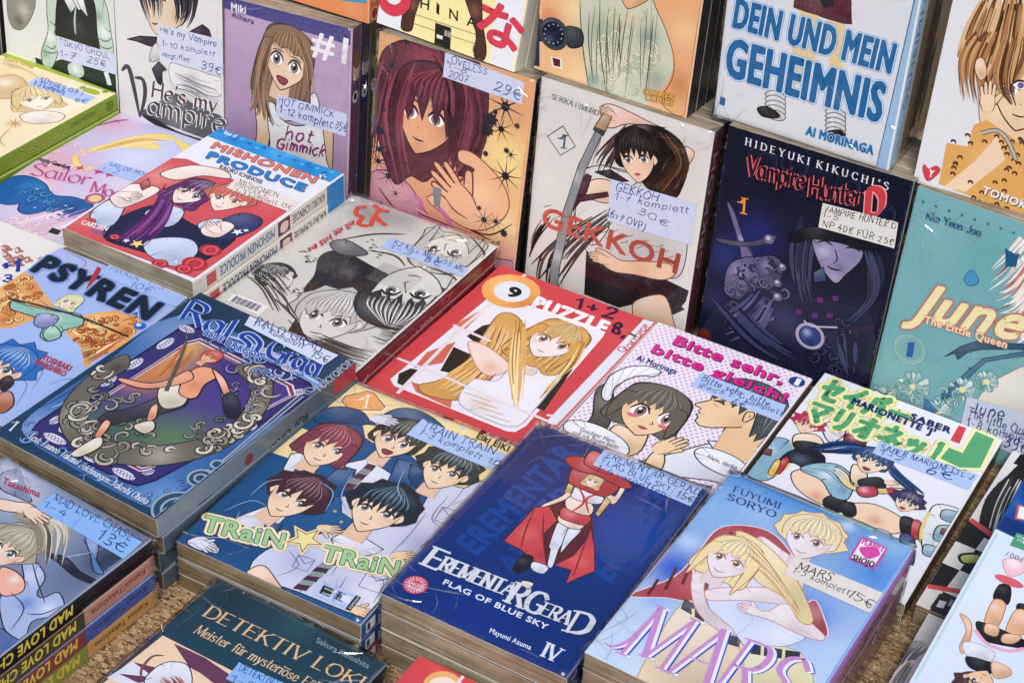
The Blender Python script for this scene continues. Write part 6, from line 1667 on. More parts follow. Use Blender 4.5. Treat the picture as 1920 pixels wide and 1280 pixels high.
S.line('#2b2b2e',1.15,[155,226,156,232,164,229],keep=1,smooth=2)
S.line('#2b2b2e',1.16,[96,228,104,225,105,230],keep=1,smooth=2)
S.line('#2b2b2e',1.15,[169,234,170,240,178,237],keep=1,smooth=2)
S.line('#2b2b2e',1.14,[238,235,241,237,246,238],keep=1,smooth=2)
S.line('#2b2b2e',1.16,[115,246,115,253,124,249],keep=1,smooth=2)
S.line('#2b2b2e',1.15,[187,227,187,234,196,230],keep=1,smooth=2)
S.line('#2b2b2e',1.13,[283,219,289,218,292,222],keep=1,smooth=2)
S.line('#2b2b2e',1.14,[258,248,264,248,267,251],keep=1,smooth=2)
S.line('#2b2b2e',1.16,[105,228,109,231,114,231],keep=1,smooth=2)
S.line('#2b2b2e',1.16,[158,244,160,248,166,247],keep=1,smooth=2)
S.line('#2b2b2e',1.16,[126,244,132,244,135,247],keep=1,smooth=2)
S.line('#2b2b2e',1.16,[130,235,136,234,138,238],keep=1,smooth=2)
S.line('#2b2b2e',1.16,[122,227,128,226,131,230],keep=1,smooth=2)
S.line('#2b2b2e',1.13,[240,222,246,220,248,224],keep=1,smooth=2)
S.line('#2b2b2e',1.17,[74,239,78,241,83,242],keep=1,smooth=2)
S.line('#2b2b2e',1.15,[153,232,153,240,162,235],keep=1,smooth=2)
S.line('#2b2b2e',1.17,[68,242,69,249,77,245],keep=1,smooth=2)
S.line('#2b2b2e',1.14,[286,247,290,250,294,250],keep=1,smooth=2)
S.line('#2b2b2e',1.16,[122,242,126,243,130,245],keep=1,smooth=2)
S.line('#2b2b2e',1.16,[173,249,175,253,182,252],keep=1,smooth=2)
S.line('#2b2b2e',1.16,[104,230,107,233,113,232],keep=1,smooth=2)
S.line('#2b2b2e',1.16,[80,235,84,236,89,238],keep=1,smooth=2)
S.line('#2b2b2e',1.15,[241,222,246,224,250,225],keep=1,smooth=2)
S.line('#2b2b2e',1.15,[146,240,151,240,154,243],keep=1,smooth=2)
S.line('#2b2b2e',1.16,[150,246,152,251,158,249],keep=1,smooth=2)
S.line('#2b2b2e',1.16,[164,259,166,262,172,262],keep=1,smooth=2)
S.line('#2b2b2e',1.15,[166,233,169,236,175,236],keep=1,smooth=2)
S.line('#2b2b2e',1.14,[268,243,272,246,277,246],keep=1,smooth=2)
S.line('#2b2b2e',1.16,[108,235,115,234,117,238],keep=1,smooth=2)
S.line('#2b2b2e',1.12,[352,232,356,233,361,234],keep=1,smooth=2)
S.line('#2b2b2e',1.15,[275,260,276,266,284,262],keep=1,smooth=2)
S.line('#2b2b2e',1.13,[324,243,324,250,332,246],keep=1,smooth=2)
S.line('#2b2b2e',1.13,[331,249,337,248,340,252],keep=1,smooth=2)
S.line('#2b2b2e',1.14,[298,241,304,240,307,244],keep=1,smooth=2)
S.line('#2b2b2e',1.12,[362,230,362,237,370,233],keep=1,smooth=2)
S.line('#2b2b2e',1.12,[347,230,348,236,356,232],keep=1,smooth=2)
S.line('#2b2b2e',1.14,[340,257,342,261,349,260],keep=1,smooth=2)
S.line('#2b2b2e',1.13,[331,247,332,253,339,250],keep=1,smooth=2)
S.line('#2b2b2e',1.13,[308,232,311,236,317,235],keep=1,smooth=2)
S.line('#2b2b2e',1.13,[306,240,309,243,315,242],keep=1,smooth=2)
S.line('#2b2b2e',1.13,[294,227,297,230,302,230],keep=1,smooth=2)
S.line('#2b2b2e',1.12,[338,225,343,225,346,228],keep=1,smooth=2)
S.line('#2b2b2e',1.13,[336,236,341,237,345,239],keep=1,smooth=2)
S.line('#2b2b2e',1.14,[333,246,339,246,342,249],keep=1,smooth=2)
S.line('#2b2b2e',1.12,[350,240,355,240,359,243],keep=1,smooth=2)
S.line('#2b2b2e',1.13,[282,247,286,248,290,250],keep=1,smooth=2)
S.line('#2b2b2e',1.14,[305,227,312,225,314,230],keep=1,smooth=2)
S.line('#2b2b2e',1.13,[307,244,313,242,316,246],keep=1,smooth=2)
S.line('#2b2b2e',1.14,[319,240,320,248,328,243],keep=1,smooth=2)
S.line('#2b2b2e',1.23,[204,537,206,541,213,540],keep=1,smooth=2)
S.line('#2b2b2e',1.23,[198,556,206,552,207,558],keep=1,smooth=2)
S.line('#2b2b2e',1.22,[216,529,222,528,225,532],keep=1,smooth=2)
S.line('#2b2b2e',1.22,[239,520,244,520,248,523],keep=1,smooth=2)
S.line('#2b2b2e',1.21,[244,508,251,505,253,510],keep=1,smooth=2)
S.line('#2b2b2e',1.22,[201,533,206,533,210,536],keep=1,smooth=2)
S.line('#2b2b2e',1.21,[247,515,249,521,256,518],keep=1,smooth=2)
S.line('#2b2b2e',1.23,[176,556,181,556,185,559],keep=1,smooth=2)
S.line('#2b2b2e',1.22,[244,533,250,531,252,536],keep=1,smooth=2)
S.line('#2b2b2e',1.22,[204,529,204,536,213,532],keep=1,smooth=2)
S.line('#2b2b2e',1.24,[183,568,186,573,192,572],keep=1,smooth=2)
S.line('#2b2b2e',1.22,[214,544,216,549,222,547],keep=1,smooth=2)
S.line('#2b2b2e',1.17,[350,382,355,384,359,385],keep=1,smooth=2)
S.line('#2b2b2e',1.16,[322,366,323,373,331,369],keep=1,smooth=2)
S.line('#2b2b2e',1.17,[365,382,371,380,374,384],keep=1,smooth=2)
S.line('#2b2b2e',1.16,[328,349,331,352,337,352],keep=1,smooth=2)
S.line('#2b2b2e',1.17,[336,382,341,383,345,385],keep=1,smooth=2)
S.line('#2b2b2e',1.16,[344,386,349,385,353,388],keep=1,smooth=2)
S.line('#2b2b2e',1.16,[328,371,329,377,337,374],keep=1,smooth=2)
S.line('#2b2b2e',1.17,[354,365,360,365,363,368],keep=1,smooth=2)
S.line('#2b2b2e',1.16,[344,364,349,365,353,367],keep=1,smooth=2)
S.line('#2b2b2e',1.16,[390,362,390,369,398,365],keep=1,smooth=2)
S.line('#2b2b2e',1.17,[314,370,319,370,322,373],keep=1,smooth=2)
S.line('#2b2b2e',1.16,[351,369,354,372,360,372],keep=1,smooth=2)
S.line('#2b2b2e',1.16,[350,377,355,377,359,380],keep=1,smooth=2)
S.line('#2b2b2e',1.16,[343,364,345,368,352,367],keep=1,smooth=2)
S.face(19.2,66.4,10.81,hair='#39393d',skin='#dddcd6',shade='#c4c3bd',line='#2b2b2e',eye='#3a3a3c',hl='#f0efea',lines=34,neck=0,seed=22,rot=60,turn=0.2,style='short')
S.face(97.9,159.7,17.43,hair='#c2c1bb',skin='#dddcd6',shade='#c4c3bd',line='#2b2b2e',eye='#3a3a3c',hl='#f0efea',lines=34,neck=0,seed=34,rot=186,turn=0.3,style='long',back=-1.5,eyes=1.2)
S.face(77.4,45.9,20.52,hair='#c2c1bb',skin='#dddcd6',shade='#c4c3bd',line='#2b2b2e',eye='#3a3a3c',hl='#f0efea',lines=34,neck=0,seed=44,rot=12,turn=-0.4,style='spiky',spike=0.12,eyes=1.1)
S.face(105.1,99.8,25.09,hair='#39393d',skin='#dddcd6',shade='#c4c3bd',line='#2b2b2e',eye='#3a3a3c',hl='#f0efea',lines=34,neck=0,seed=52,rot=196,turn=0.35,style='short',eyes=0.9,bang=6)
S.dots('#8a8a88', [(70 + x * 1.3 + (y % 2) * .65, 100 + y * 1.1) for x in range(26) for y in range(22)], .34, seg=6)
S.line('#2b2b2e',1.57,[16,224,116,213,244,133])
S.line('#2b2b2e',1.48,[273,94,397,63,504,79])
S.line('#2b2b2e',1.68,[401,755,477,704,518,665])
S.line('#2b2b2e',1.63,[208,519,285,539,340,510])
S.line('#2b2b2e',1.58,[479,541,511,405,504,309])
S.line('#2b2b2e',1.65,[114,522,173,598,249,650])
S.line('#2b2b2e',1.45,[324,70,434,60,494,44])
S.line('#2b2b2e',1.48,[221,118,324,70,374,48])
S.line('#2b2b2e',1.6,[389,544,479,541,538,501])
S.line('#2b2b2e',1.49,[446,241,507,252,514,346])
S.strands(['#2b2b2e','#2b2b2e','#77777a'],1.21,[433,261,505,281,537,392],[452,157,523,176,554,284],20,seed=2,spread=0.03)
S.strands(['#2b2b2e','#2b2b2e','#77777a'],1.17,[301,55,404,54,494,44],[326,116,430,114,501,133],20,seed=3,spread=0.03)
S.strands(['#2b2b2e','#2b2b2e','#77777a'],1.27,[-24,229,72,199,183,122],[-24,277,45,308,156,256],14,seed=4,spread=0.03)
S.poly('#eceaf0',[28,138,144,138,148,88,33,98])
S.poly('#26262a',[41,128,45,129,47,100,43,99],keep=0)
S.poly('#26262a',[46,128,49,128,51,99,48,99],keep=1)
S.poly('#26262a',[51,128,54,128,56,99,54,99],keep=1)
S.poly('#26262a',[56,128,60,129,63,100,59,99],keep=1)
S.poly('#26262a',[62,128,64,128,67,100,64,100],keep=1)
S.poly('#26262a',[67,128,70,128,72,100,69,100],keep=1)
S.poly('#26262a',[72,129,76,130,78,100,74,100],keep=1)
S.poly('#26262a',[77,129,80,129,82,100,80,100],keep=1)
S.poly('#26262a',[82,129,85,129,88,100,85,100],keep=1)
S.poly('#26262a',[88,129,92,130,94,101,90,100],keep=1)
S.poly('#26262a',[93,129,96,129,98,100,95,100],keep=1)
S.poly('#26262a',[98,129,101,129,103,100,100,100],keep=1)
S.poly('#26262a',[103,129,107,130,109,101,105,100],keep=1)
S.poly('#26262a',[108,130,111,130,113,101,110,100],keep=1)
S.poly('#26262a',[114,130,116,130,118,101,116,101],keep=1)
S.poly('#26262a',[119,130,122,130,125,102,121,101],keep=1)
S.poly('#26262a',[124,130,126,130,129,101,126,101],keep=1)
S.part = 'title_lettering'
S.line('#d8503e',3.77,[84,731,120,720,144,726],taper=0)
S.line('#d8503e',3.76,[111,724,128,664,142,628],taper=0)
S.line('#d8503e',3.72,[128,679,158,664,178,657],taper=0)
S.line('#d8503e',3.76,[76,708,56,694,71,660,96,656,106,620,136,624],taper=0)
S.pen('kill me kiss me','hand','#b8404a',(20.3,157.1),(15.6,107.3),(26,152.3),wd=0.14)
S.sticker('#a9c3ee',[225,613,493,599,499,554,226,552])
S.pen('K2 KILL ME KISS ME','hand','#2b3d80',(62.2,147),(122.2,144.1),(60.4,152.6),wd=0.1,seed=0)
S.pen('1-3','hand','#2b3d80',(62.4,141.2),(80,140.7),(60.6,146.7),wd=0.1,seed=1)
S.pen('8€','hand','#2b3d80',(92,140.7),(105,141.3),(89.9,147.5),wd=0.1,seed=2)
S.build()

S = sheet('k2', 0, 'spine')
S.part = 'spine_print'
S.pen('K2','hand','#a83a44',(122.7,10.2),(108.9,9.1),(126.6,4.4),wd=0.2)
S.text('VOL 1','#c9a0a0',(98.8,3.8),(78.6,2.4),(101.8,-1.5))
S.poly('#7a1c2a',[(0,0.5),(30,0.5),(30,10),(0,10)])
S.build()

S = sheet('mish', 0, 'front')
S.full('#e6e8f1')
S.poly('#2390d6',[-19,692,472,699,487,624,3,627],blobs=[(16.2,169.1,9.1,'#1a6cc0',0.8),(59,165.6,10,'#46b0ea',0.8),(87.4,166.9,8.8,'#1a6cc0',0.8)])
S.star('#1565b8',2.6,168.3,2.86)
S.star('#4ab6ee',11.3,166.4,2.83)
S.star('#1565b8',19.9,164.5,2.82)
S.star('#4ab6ee',23.9,168.4,2.82)
S.star('#1565b8',32.4,166.5,2.81)
S.star('#4ab6ee',40.9,164.6,2.79)
S.star('#1565b8',44.9,168.5,2.8)
S.star('#4ab6ee',53.3,166.6,2.8)
S.star('#1565b8',61.6,164.8,2.77)
S.star('#4ab6ee',65.7,168.6,2.76)
S.star('#1565b8',73.9,166.7,2.76)
S.star('#4ab6ee',82.1,164.9,2.75)
S.star('#1565b8',86.1,168.7,2.76)
S.star('#4ab6ee',94.3,166.8,2.73)
S.star('#1565b8',102.4,165,2.71)
S.star('#4ab6ee',106.4,168.8,2.71)
S.star('#16336a',104.5,159.4,5.41)
S.star('#dfe8f4',104.5,159.4,4.33)
S.text('1','#16336a',(105.7,156.5),(107.1,156.6),(103.5,161.5))
S.poly('#cf5258',[-10,460,37,487,183,478,392,458,452,441,457,15,12,-6],blobs=[(8.9,19.7,15,'#e07a78',0.7),(9.6,91.6,16.1,'#e89a94',0.7),(96.4,104.3,12.9,'#d8686a',0.6)])
S.shape('#1c2040','#14142a',0.99,[99,73,100,159,144,243,279,219,385,227,425,223,422,90,364,50,249,32,144,22],3,blobs=[(49.1,23.2,12.3,'#4a2c6c',0.8),(81.2,29.6,9.8,'#28346a',0.7)])
S.shape('#c9d8ee','#2a2428',0.91,[16,100,10,183,56,198,107,96,75,56],3)
S.shape('#c9d8ee','#2a2428',0.91,[136,185,156,252,216,260,243,194,216,158],3)
S.shape('#c2d2ea','#2a2428',0.87,[235,70,264,124,331,156,385,113,381,30,290,28],3)
S.shape('#23356e','#2a2428',0.9,[329,238,351,340,417,352,439,300,402,206],3)
S.shape('#c9d8ee','#2a2428',0.8,[291,228,321,284,359,260,349,202],3)
S.shape('#b8384c','#2a2428',0.82,[162,232,168,250,208,168,190,88,172,125],0)
S.shape('#f4e4d8','#2a2428',0.82,[1,194,-8,259,19,297,87,310,89,239,63,168],3)
S.shape('#a84a50','#2a2428',0.74,[21,298,19,338,56,305,52,273],0)
S.shape('#f4e4d8','#2a2428',0.8,[311,225,342,281,383,276,382,208,338,194],3)
S.shape('#f0e0d6','#2a2428',0.85,[29,378,74,467,168,498,209,471,137,438,91,375],3)
S.strands(['#6a2a70','#4a1a54','#8a4a94'],2.63,[80,341,148,194,162,35],[152,302,220,176,249,32],16,seed=4)
S.face(42.7,86.2,12.54,hair='#5e2564',skin='#f6e6dc',eye='#3a2a34',line='#2a2030',style='bob',back=-1.5,seed=3,turn=0.1,mouth='smile',eyes=1.35,neck=0,lines=14,rot=-6)
S.ring('#3a3040',34,89,4.75,0.74)
S.ring('#3a3040',50.2,88.9,4.69,0.73)
S.face(69.6,94.8,12.89,hair='#c96a5c',skin='#f6e4d8',eye='#7a4a44',line='#4a2a2c',style='spiky',spike=0.12,seed=8,turn=-0.25,mouth='smile',neck=0,lines=18,hl='#f0a890',rot=8)
S.hand(7.3,57.1,7.79,rot=-60,skin='#f4e4d8',spread=0.8)
S.hand(86.6,58.4,7.43,rot=70,skin='#f4e4d8',spread=0.6)
S.disc('#c23a44',103.2,17,9.54,7.63)
S.ring('#e2686a',103.2,17,5.25,0.95)
S.ring('#8f2430',103.2,17,7.63,0.76)
S.ring('#8f2430',103.2,17,2.86,0.67)
S.disc('#c23a44',101.6,8,6.61,5.29)
S.ring('#e2686a',101.6,8,3.63,0.94)
S.ring('#8f2430',101.6,8,5.29,0.76)
S.ring('#8f2430',101.6,8,1.98,0.66)
S.disc('#c23a44',101.5,35.9,8.29,6.63)
S.ring('#e2686a',101.5,35.9,4.56,0.97)
S.ring('#8f2430',101.5,35.9,6.63,0.78)
S.ring('#8f2430',101.5,35.9,2.49,0.68)
S.disc('#c23a44',84.5,3.7,6.18,4.94)
S.ring('#e2686a',84.5,3.7,3.4,0.95)
S.ring('#8f2430',84.5,3.7,4.94,0.76)
S.ring('#8f2430',84.5,3.7,1.85,0.67)
S.disc('#c23a44',38.2,11.2,3.91,3.13)
S.ring('#e2686a',38.2,11.2,2.15,0.98)
S.ring('#8f2430',38.2,11.2,3.13,0.78)
S.ring('#8f2430',38.2,11.2,1.17,0.68)
S.disc('#c23a44',11.2,17.1,3.98,3.19)
S.ring('#e2686a',11.2,17.1,2.19,1)
S.ring('#8f2430',11.2,17.1,3.19,0.8)
S.ring('#8f2430',11.2,17.1,1.2,0.7)
S.star('#f0d880',56.2,13.4,5.32)
S.star('#e8e8f4',47.7,12.2,2.92)
S.star('#eef0f8',101.9,64.3,4.46)
S.star('#eef0f8',105.4,69.3,2.48)
S.star('#eef0f8',91.9,11.4,1.9)
S.part = 'title_lettering'
S.text('MISHONEN','#e27a6c',(13.8,144.4),(105.3,147.9),(11.5,153.6),bold=0.09,outline=[('#26262e',0.08)],wavy=0.05)
S.text('PRODUCE','#1f7fce',(20.4,130.7),(106.2,133.9),(17.3,140.1),bold=0.11,outline=[('#26262e',0.08)],wavy=0.04)
S.part = 'small_lettering'
S.text('KAORU ICHINOSE','#2a2a30',(37.2,124.7),(75.8,124.7),(35.1,129.8),bold=0.03)
S.text('Best of','#e6eef8',(8.3,166.3),(19.4,166.4),(6.2,170.9),bold=0.05)
S.text('CARLSEN','#f4e4e0',(8.4,10),(28.5,13.4),(6.5,15.4),bold=0.07)
S.text('manga','#4a78c8',(20,7.4),(30.8,9.3),(18.1,11.1),bold=0.05)
S.sticker('#e6dcd4',[225,487,452,483,458,424,235,424])
S.pen('MISHONEN','hand','#3a342e',(62.1,115.7),(96.7,116.2),(59.3,121.1),wd=0.07,seed=0)
S.pen('PRODUCE','hand','#3a342e',(62.7,110.6),(90.6,111.8),(60.4,115.4),wd=0.07,seed=1)
S.pen('1-3 komplett 15€','hand','#3a342e',(67.8,104.3),(114,109),(65.3,109.8),wd=0.07,seed=2)
S.build()

S = sheet('mish', 0, 'spine')
S.part = 'spine_print'
S.poly('#1f7fbe',[(150,0.4),(171,0.4),(171,14.6),(150,14.6)])
S.poly('#5a3050',[(92,1.5),(106,1.5),(106,13.5),(92,13.5)])
S.poly('#e6c4b4',[(95,4),(102,3),(104,10),(96,11)],smooth=2)
S.poly('#c25058',[(14,3),(24,3),(24,12),(14,12)])
S.text('MISHONEN PRODUCE','#3a6a96',(88,11.5),(28,11.5),(88,3.8),bold=0.04)
S.text('KAORU ICHINOSE','#3c3c40',(147,11),(109,11),(147,4),bold=0.03)
S.build()

S = sheet('mish', 1, 'spine')
S.part = 'spine_print'
S.poly('#1f7fbe',[(150,0.4),(171,0.4),(171,14.6),(150,14.6)])
S.poly('#5a3050',[(92,1.5),(106,1.5),(106,13.5),(92,13.5)])
S.poly('#e6c4b4',[(95,4),(102,3),(104,10),(96,11)],smooth=2)
S.poly('#c25058',[(14,3),(24,3),(24,12),(14,12)])
S.text('MISHONEN PRODUCE','#2a4a6a',(88,11.5),(28,11.5),(88,3.8),bold=0.04)
S.text('KAORU ICHINOSE','#3c3c40',(147,11),(109,11),(147,4),bold=0.03)
S.build()

S = sheet('psy', 0, 'front')
S.full('#a4b8e6',blobs=[(18.4,166.8,29.3,'#b8bee8',0.7),(81.3,48.6,25.4,'#9ab4ea',0.7),(80.9,88.8,22.1,'#a8c0ee',0.8)])
S.poly('#e6a860',[-25,461,-5,521,36,517,102,484,184,434,170,368,126,296,-11,365],smooth=3,blobs=[(14.6,102.6,11.4,'#f6d890',0.9),(17.7,119.6,7,'#c87a44',0.8),(28.3,82.6,6.8,'#b05a34',0.8)])
S.poly('#e6a860',[250,420,295,493,368,556,411,525,433,454,436,388,414,332,421,283,350,345,284,371],smooth=3,blobs=[(80.7,109.8,11.2,'#f6dc98',0.9),(98.8,114.5,7.1,'#c8783c',0.8),(98.7,83.3,7.8,'#5a2a24',0.9),(97.8,99.9,5.3,'#b86034',0.8),(85.1,91.6,4.4,'#a85030',0.8)])
S.strands(['#8a3c28','#f8e4b0','#c06a38'],1.79,[274,393,369,385,425,422],[421,283,425,339,418,473],14,seed=4,spread=0.1)
S.line('#7a86b8',0.96,[-4,584,61,595,142,587])
S.line('#7a86b8',0.87,[242,248,332,226,369,146])
S.line('#7a86b8',0.83,[388,183,417,228,464,232])
S.line('#7a86b8',0.99,[20,664,103,655,117,617])
S.line('#7a86b8',0.84,[282,166,344,155,380,77])
S.line('#7a86b8',0.92,[116,448,164,436,171,397])
S.scrolls([250,420,372,552,433,454,414,332,297,366],['#7a3020','#f4d488','#d88a44','#b85a30'],40,4.05,1.35,3)
S.scrolls([-22,448,28,526,184,434,122,302],['#8a4426','#f6dc98','#e0984c','#c06a38'],36,4.21,1.4,4)
S.shape('#8fbfae','#2a2428',0.83,[72,405,129,413,203,432,257,453,294,420,270,376,273,322,235,325,207,377,142,378,92,374],3,blobs=[(54,99.4,6.3,'#cfe2c4',0.8)])
S.shape('#8f90c4','#2a2428',0.72,[166,393,200,416,227,405,228,363,192,353],3)
S.shape('#9cc8b2','#2a2428',0.8,[233,338,232,379,280,355,268,319],3)
S.face(49.7,119.8,5.94,hair='#dfe0a8',skin='#f2dcc4',style='bob',back=-1.4,seed=2,lines=8,neck=0,turn=-0.2)
S.line('#3a3430',1.85,[52,407,152,428,265,444,425,444],taper=0)
S.face(60.6,41.8,15.12,hair='#2a6cba',hl='#b4d4f4',skin='#eac8a8',style='spiky',spike=0.25,seed=5,lines=20,turn=-0.2,neck=0)
S.shape('#3a2a26','#2a2428',0.84,[282,128,287,156,317,137,317,99],3)
S.shape('#b86a44','#2a2428',0.82,[316,73,333,109,375,73,370,33],3)
S.disc('#2a66c8',92.6,135.5,4.12,4.12)
S.disc('#cfe0fa',91.2,136.1,1.83,1.83)
S.disc('#2a66c8',104.9,124.2,4.03,4.03)
S.disc('#cfe0fa',103.6,124.7,1.8,1.8)
S.part = 'title_lettering'
S.text('PSYREN','#1b2230',(3.8,135.1),(103.8,132),(1.6,155.7),bold=0.13,outline=[('#5a78b0',0.1),('#aebfe8',0.16)])
S.poly('#b0343c',[148,653,164,648,186,600,196,546,168,604])
S.part = 'small_lettering'
S.text('TOSHIAKI','#b03c48',(77.2,62.5),(99.7,62.6),(74.8,67.7),bold=0.08,shear=0.2)
S.text('IWASHIRO','#b03c48',(76.3,56.6),(100.6,56.6),(73.9,61.8),bold=0.08,shear=0.2)
S.sticker('#9cb8ec',[170,674,442,669,445,615,179,627])
S.pen('PSYREN','hand','#5a7ab8',(46.4,164),(70.8,163.9),(44.2,168.8),wd=0.1,seed=0)
S.pen('1-3','hand','#5a7ab8',(77.9,164.7),(91.5,164.6),(75.7,170.2),wd=0.1,seed=1)
S.pen('10€','hand','#5a7ab8',(69.6,155.4),(87.3,155.8),(67.6,161.7),wd=0.1,seed=2)
S.build()

S = sheet('sailor', 0, 'front')
S.full('#c9c6e8',blobs=[(15.4,86.9,33.7,'#e0a8bc',0.9),(14.5,165.7,24,'#d8a4c0',0.8),(78.6,156.2,34.8,'#c4d2f2',0.9),(61.1,125.5,22.7,'#d4daf4',0.8),(59.3,-1.1,30.7,'#f0d8d0',0.9),(75.9,43.4,31.8,'#ecd0dc',0.9),(17.3,60.2,22,'#ecc4c4',0.8),(82,91.8,22,'#e6d6ea',0.8)])
S.line('#d8a850',10.63,[278,673,222,666,167,602,125,524,78,454])
S.line('#f2d888',9.45,[278,673,222,666,167,602,125,524,78,454])
S.line('#d8a850',9.45,[278,673,342,642,374,584])
S.line('#f2d888',8.27,[278,673,342,642,374,584])
S.line('#d8a850',6.31,[78,454,95,407,152,375,167,407])
S.line('#f2d888',5.16,[78,454,95,407,152,375,167,407])
S.line('#d8a850',12.79,[166,550,198,590,269,604])
S.line('#f2d888',11.63,[166,550,198,590,269,604])
S.strands(['#f8ecb4','#dcb058'],1.48,[278,673,173,622,78,454],[288,647,194,595,112,437],12,seed=3)
S.shape('#1f5fa4','#1a3a6c',1.1,[-13,170,9,240,53,260,112,250,172,214,234,236,308,229,313,162,294,126,264,114,227,143,203,117,178,88,144,91,120,122,98,100,48,101],3,blobs=[(22.4,54.2,10.9,'#2f86c8',0.8),(64.8,45.1,10.6,'#123c80',0.8)])
S.star('#c23a6c',34.7,94.5,4.51,n=4,inner=0.4)
S.star('#c23a6c',50,97.6,5.57,n=4,inner=0.4)
S.star('#c23a6c',59.7,98.1,4.45,n=4,inner=0.4)
S.strands(['#f2e2ee','#e0b0c8','#c8a4cc'],1.56,[148,8,187,101,253,212],[281,-10,326,51,361,175],14,seed=5,spread=0.06)
S.scrolls([-34,364,11,510,176,459,149,291],['#d8a0b8','#f4e4ec','#e8c4d4'],22,5.13,1.37,4)
S.scrolls([123,26,213,117,330,190,344,29,168,-14],['#d8b4c8','#f8ecf0','#e0c4dc'],22,5.73,1.35,5)
S.scrolls([-6,174,59,253,266,220,248,122],['#143c78','#2f7cc0','#4a98d4'],20,4.92,1.31,6)
S.disc('#b84a84',72.4,65,7.55,7.55)
S.disc('#e8d08a',72.4,65,4.86,4.86)
S.star('#f6eef6',-38.6,126.5,1.55,n=4,inner=0.3)
S.star('#f6eef6',-3.3,117.8,1.51,n=4,inner=0.3)
S.star('#f6eef6',31,109.3,1.48,n=4,inner=0.3)
S.star('#f6eef6',64.4,101,1.45,n=4,inner=0.3)
S.star('#f6eef6',96.9,93,1.43,n=4,inner=0.3)
S.star('#f6eef6',43.7,31.9,1.37,n=4,inner=0.3)
S.star('#f6eef6',75.4,25,1.35,n=4,inner=0.3)
S.star('#f6eef6',14.5,133.1,1.53,n=4,inner=0.3)
S.star('#f6eef6',48.7,124.4,1.49,n=4,inner=0.3)
S.star('#f6eef6',82,115.9,1.46,n=4,inner=0.3)
S.star('#f6eef6',28.2,53.3,1.4,n=4,inner=0.3)
S.star('#f6eef6',60.6,46,1.38,n=4,inner=0.3)
S.star('#f6eef6',92.2,38.9,1.35,n=4,inner=0.3)
S.star('#f6eef6',32.5,148.6,1.53,n=4,inner=0.3)
S.star('#f6eef6',66.6,139.7,1.49,n=4,inner=0.3)
S.star('#f6eef6',12.1,75.5,1.45,n=4,inner=0.3)
S.star('#f6eef6',45.3,67.8,1.42,n=4,inner=0.3)
S.star('#f6eef6',77.6,60.2,1.4,n=4,inner=0.3)
S.star('#f6eef6',109.1,52.9,1.37,n=4,inner=0.3)
S.star('#f6eef6',50.6,164.2,1.54,n=4,inner=0.3)
S.star('#f6eef6',-4.4,98.4,1.49,n=4,inner=0.3)
S.star('#f6eef6',29.5,90.2,1.47,n=4,inner=0.3)
S.star('#f6eef6',62.6,82.3,1.43,n=4,inner=0.3)
S.star('#f6eef6',94.8,74.6,1.4,n=4,inner=0.3)
S.star('#f6eef6',126.2,67.1,1.37,n=4,inner=0.3)
S.star('#f6eef6',-21.6,122.1,1.53,n=4,inner=0.3)
S.line('#a8407c',1.79,[17,608,47,664,78,696])
S.line('#a8407c',1.8,[42,673,69,662])
S.part = 'title_lettering'
S.pen('Sailor','nib','#e4b8d0',(9.6,66.4),(56.1,77.3),(1.9,82.2),wd=0.26,track=0.06)
S.pen('Moon','nib','#e4b8d0',(62.9,70.7),(95.1,74.8),(55.9,84.5),wd=0.26,track=0.06)
S.pen('Sailor','nib','#b0508c',(9.6,66.4),(56.1,77.3),(1.9,82.2),wd=0.14,track=0.06)
S.pen('Moon','nib','#b0508c',(62.9,70.7),(95.1,74.8),(55.9,84.5),wd=0.14,track=0.06)
S.part = 'small_lettering'
S.pen('Pretty Guardian','hand','#3a2a4a',(1.1,85.5),(29.5,88.4),(-1.2,90.8),wd=0.12)
S.part = 'publisher_logo'
S.poly('#23262e',[287,70,320,71,325,47,293,44])
S.sticker('#a9c0ee',[187,458,374,463,360,398,185,396])
S.pen('SAILOR MOON','hand','#4a68b0',(51.1,107.7),(89.9,110.7),(49,113),wd=0.1,seed=0)
S.pen('1-2','hand','#4a68b0',(49.7,101.1),(64.2,101.9),(47.6,106.4),wd=0.1,seed=1)
S.build()

S = sheet('suess', 0, 'front')
S.full('#f2e2ba',blobs=[(43.4,138.1,36.6,'#e6c48a',0.7),(98.5,146.1,35.8,'#f8efd4',0.8),(81.7,122.5,29.6,'#f6ecd8',0.8),(83.7,91.9,28.9,'#f0dcb0',0.7)])
S.poly('#a8b840',[-37,704,475,726,471,705,-15,682])
S.shape('#d8b888','#b08a58',0.98,[108,548,122,605,181,604,239,556,237,488,185,472],3,blobs=[(36.8,138.9,8.6,'#f4ead4',0.9)])
S.face(75.7,133.3,14.34,hair='#e2c690',skin='#f8eedc',shade='#ecd8b8',line='#9a7a58',eye='#a88a5a',hl='#f8ecd0',style='bob',back=-1.3,rot=52,turn=0.2,eyes=0.8,closed=0,seed=3,lines=16,neck=0)
S.shape('#f6ead8','#a08060',0.94,[337,433,372,490,441,511,459,469,417,420,375,406],3)
S.line('#a08060',0.82,[375,475,432,474],smooth=0)
S.line('#a08060',0.83,[384,482,441,481],smooth=0)
S.line('#a08060',0.83,[394,488,450,488],smooth=0)
S.line('#d08a4a',2.88,[362,379,382,394],smooth=0)
S.line('#d08a4a',2.88,[362,379,389,378],smooth=0)
S.line('#d08a4a',2.88,[362,379,384,363],smooth=0)
S.line('#d08a4a',2.88,[362,379,368,355],smooth=0)
S.line('#d08a4a',2.88,[362,379,348,358],smooth=0)
S.line('#d08a4a',2.88,[362,379,336,372],smooth=0)
S.line('#d08a4a',2.88,[362,379,335,388],smooth=0)
S.line('#d08a4a',2.88,[362,379,346,401],smooth=0)
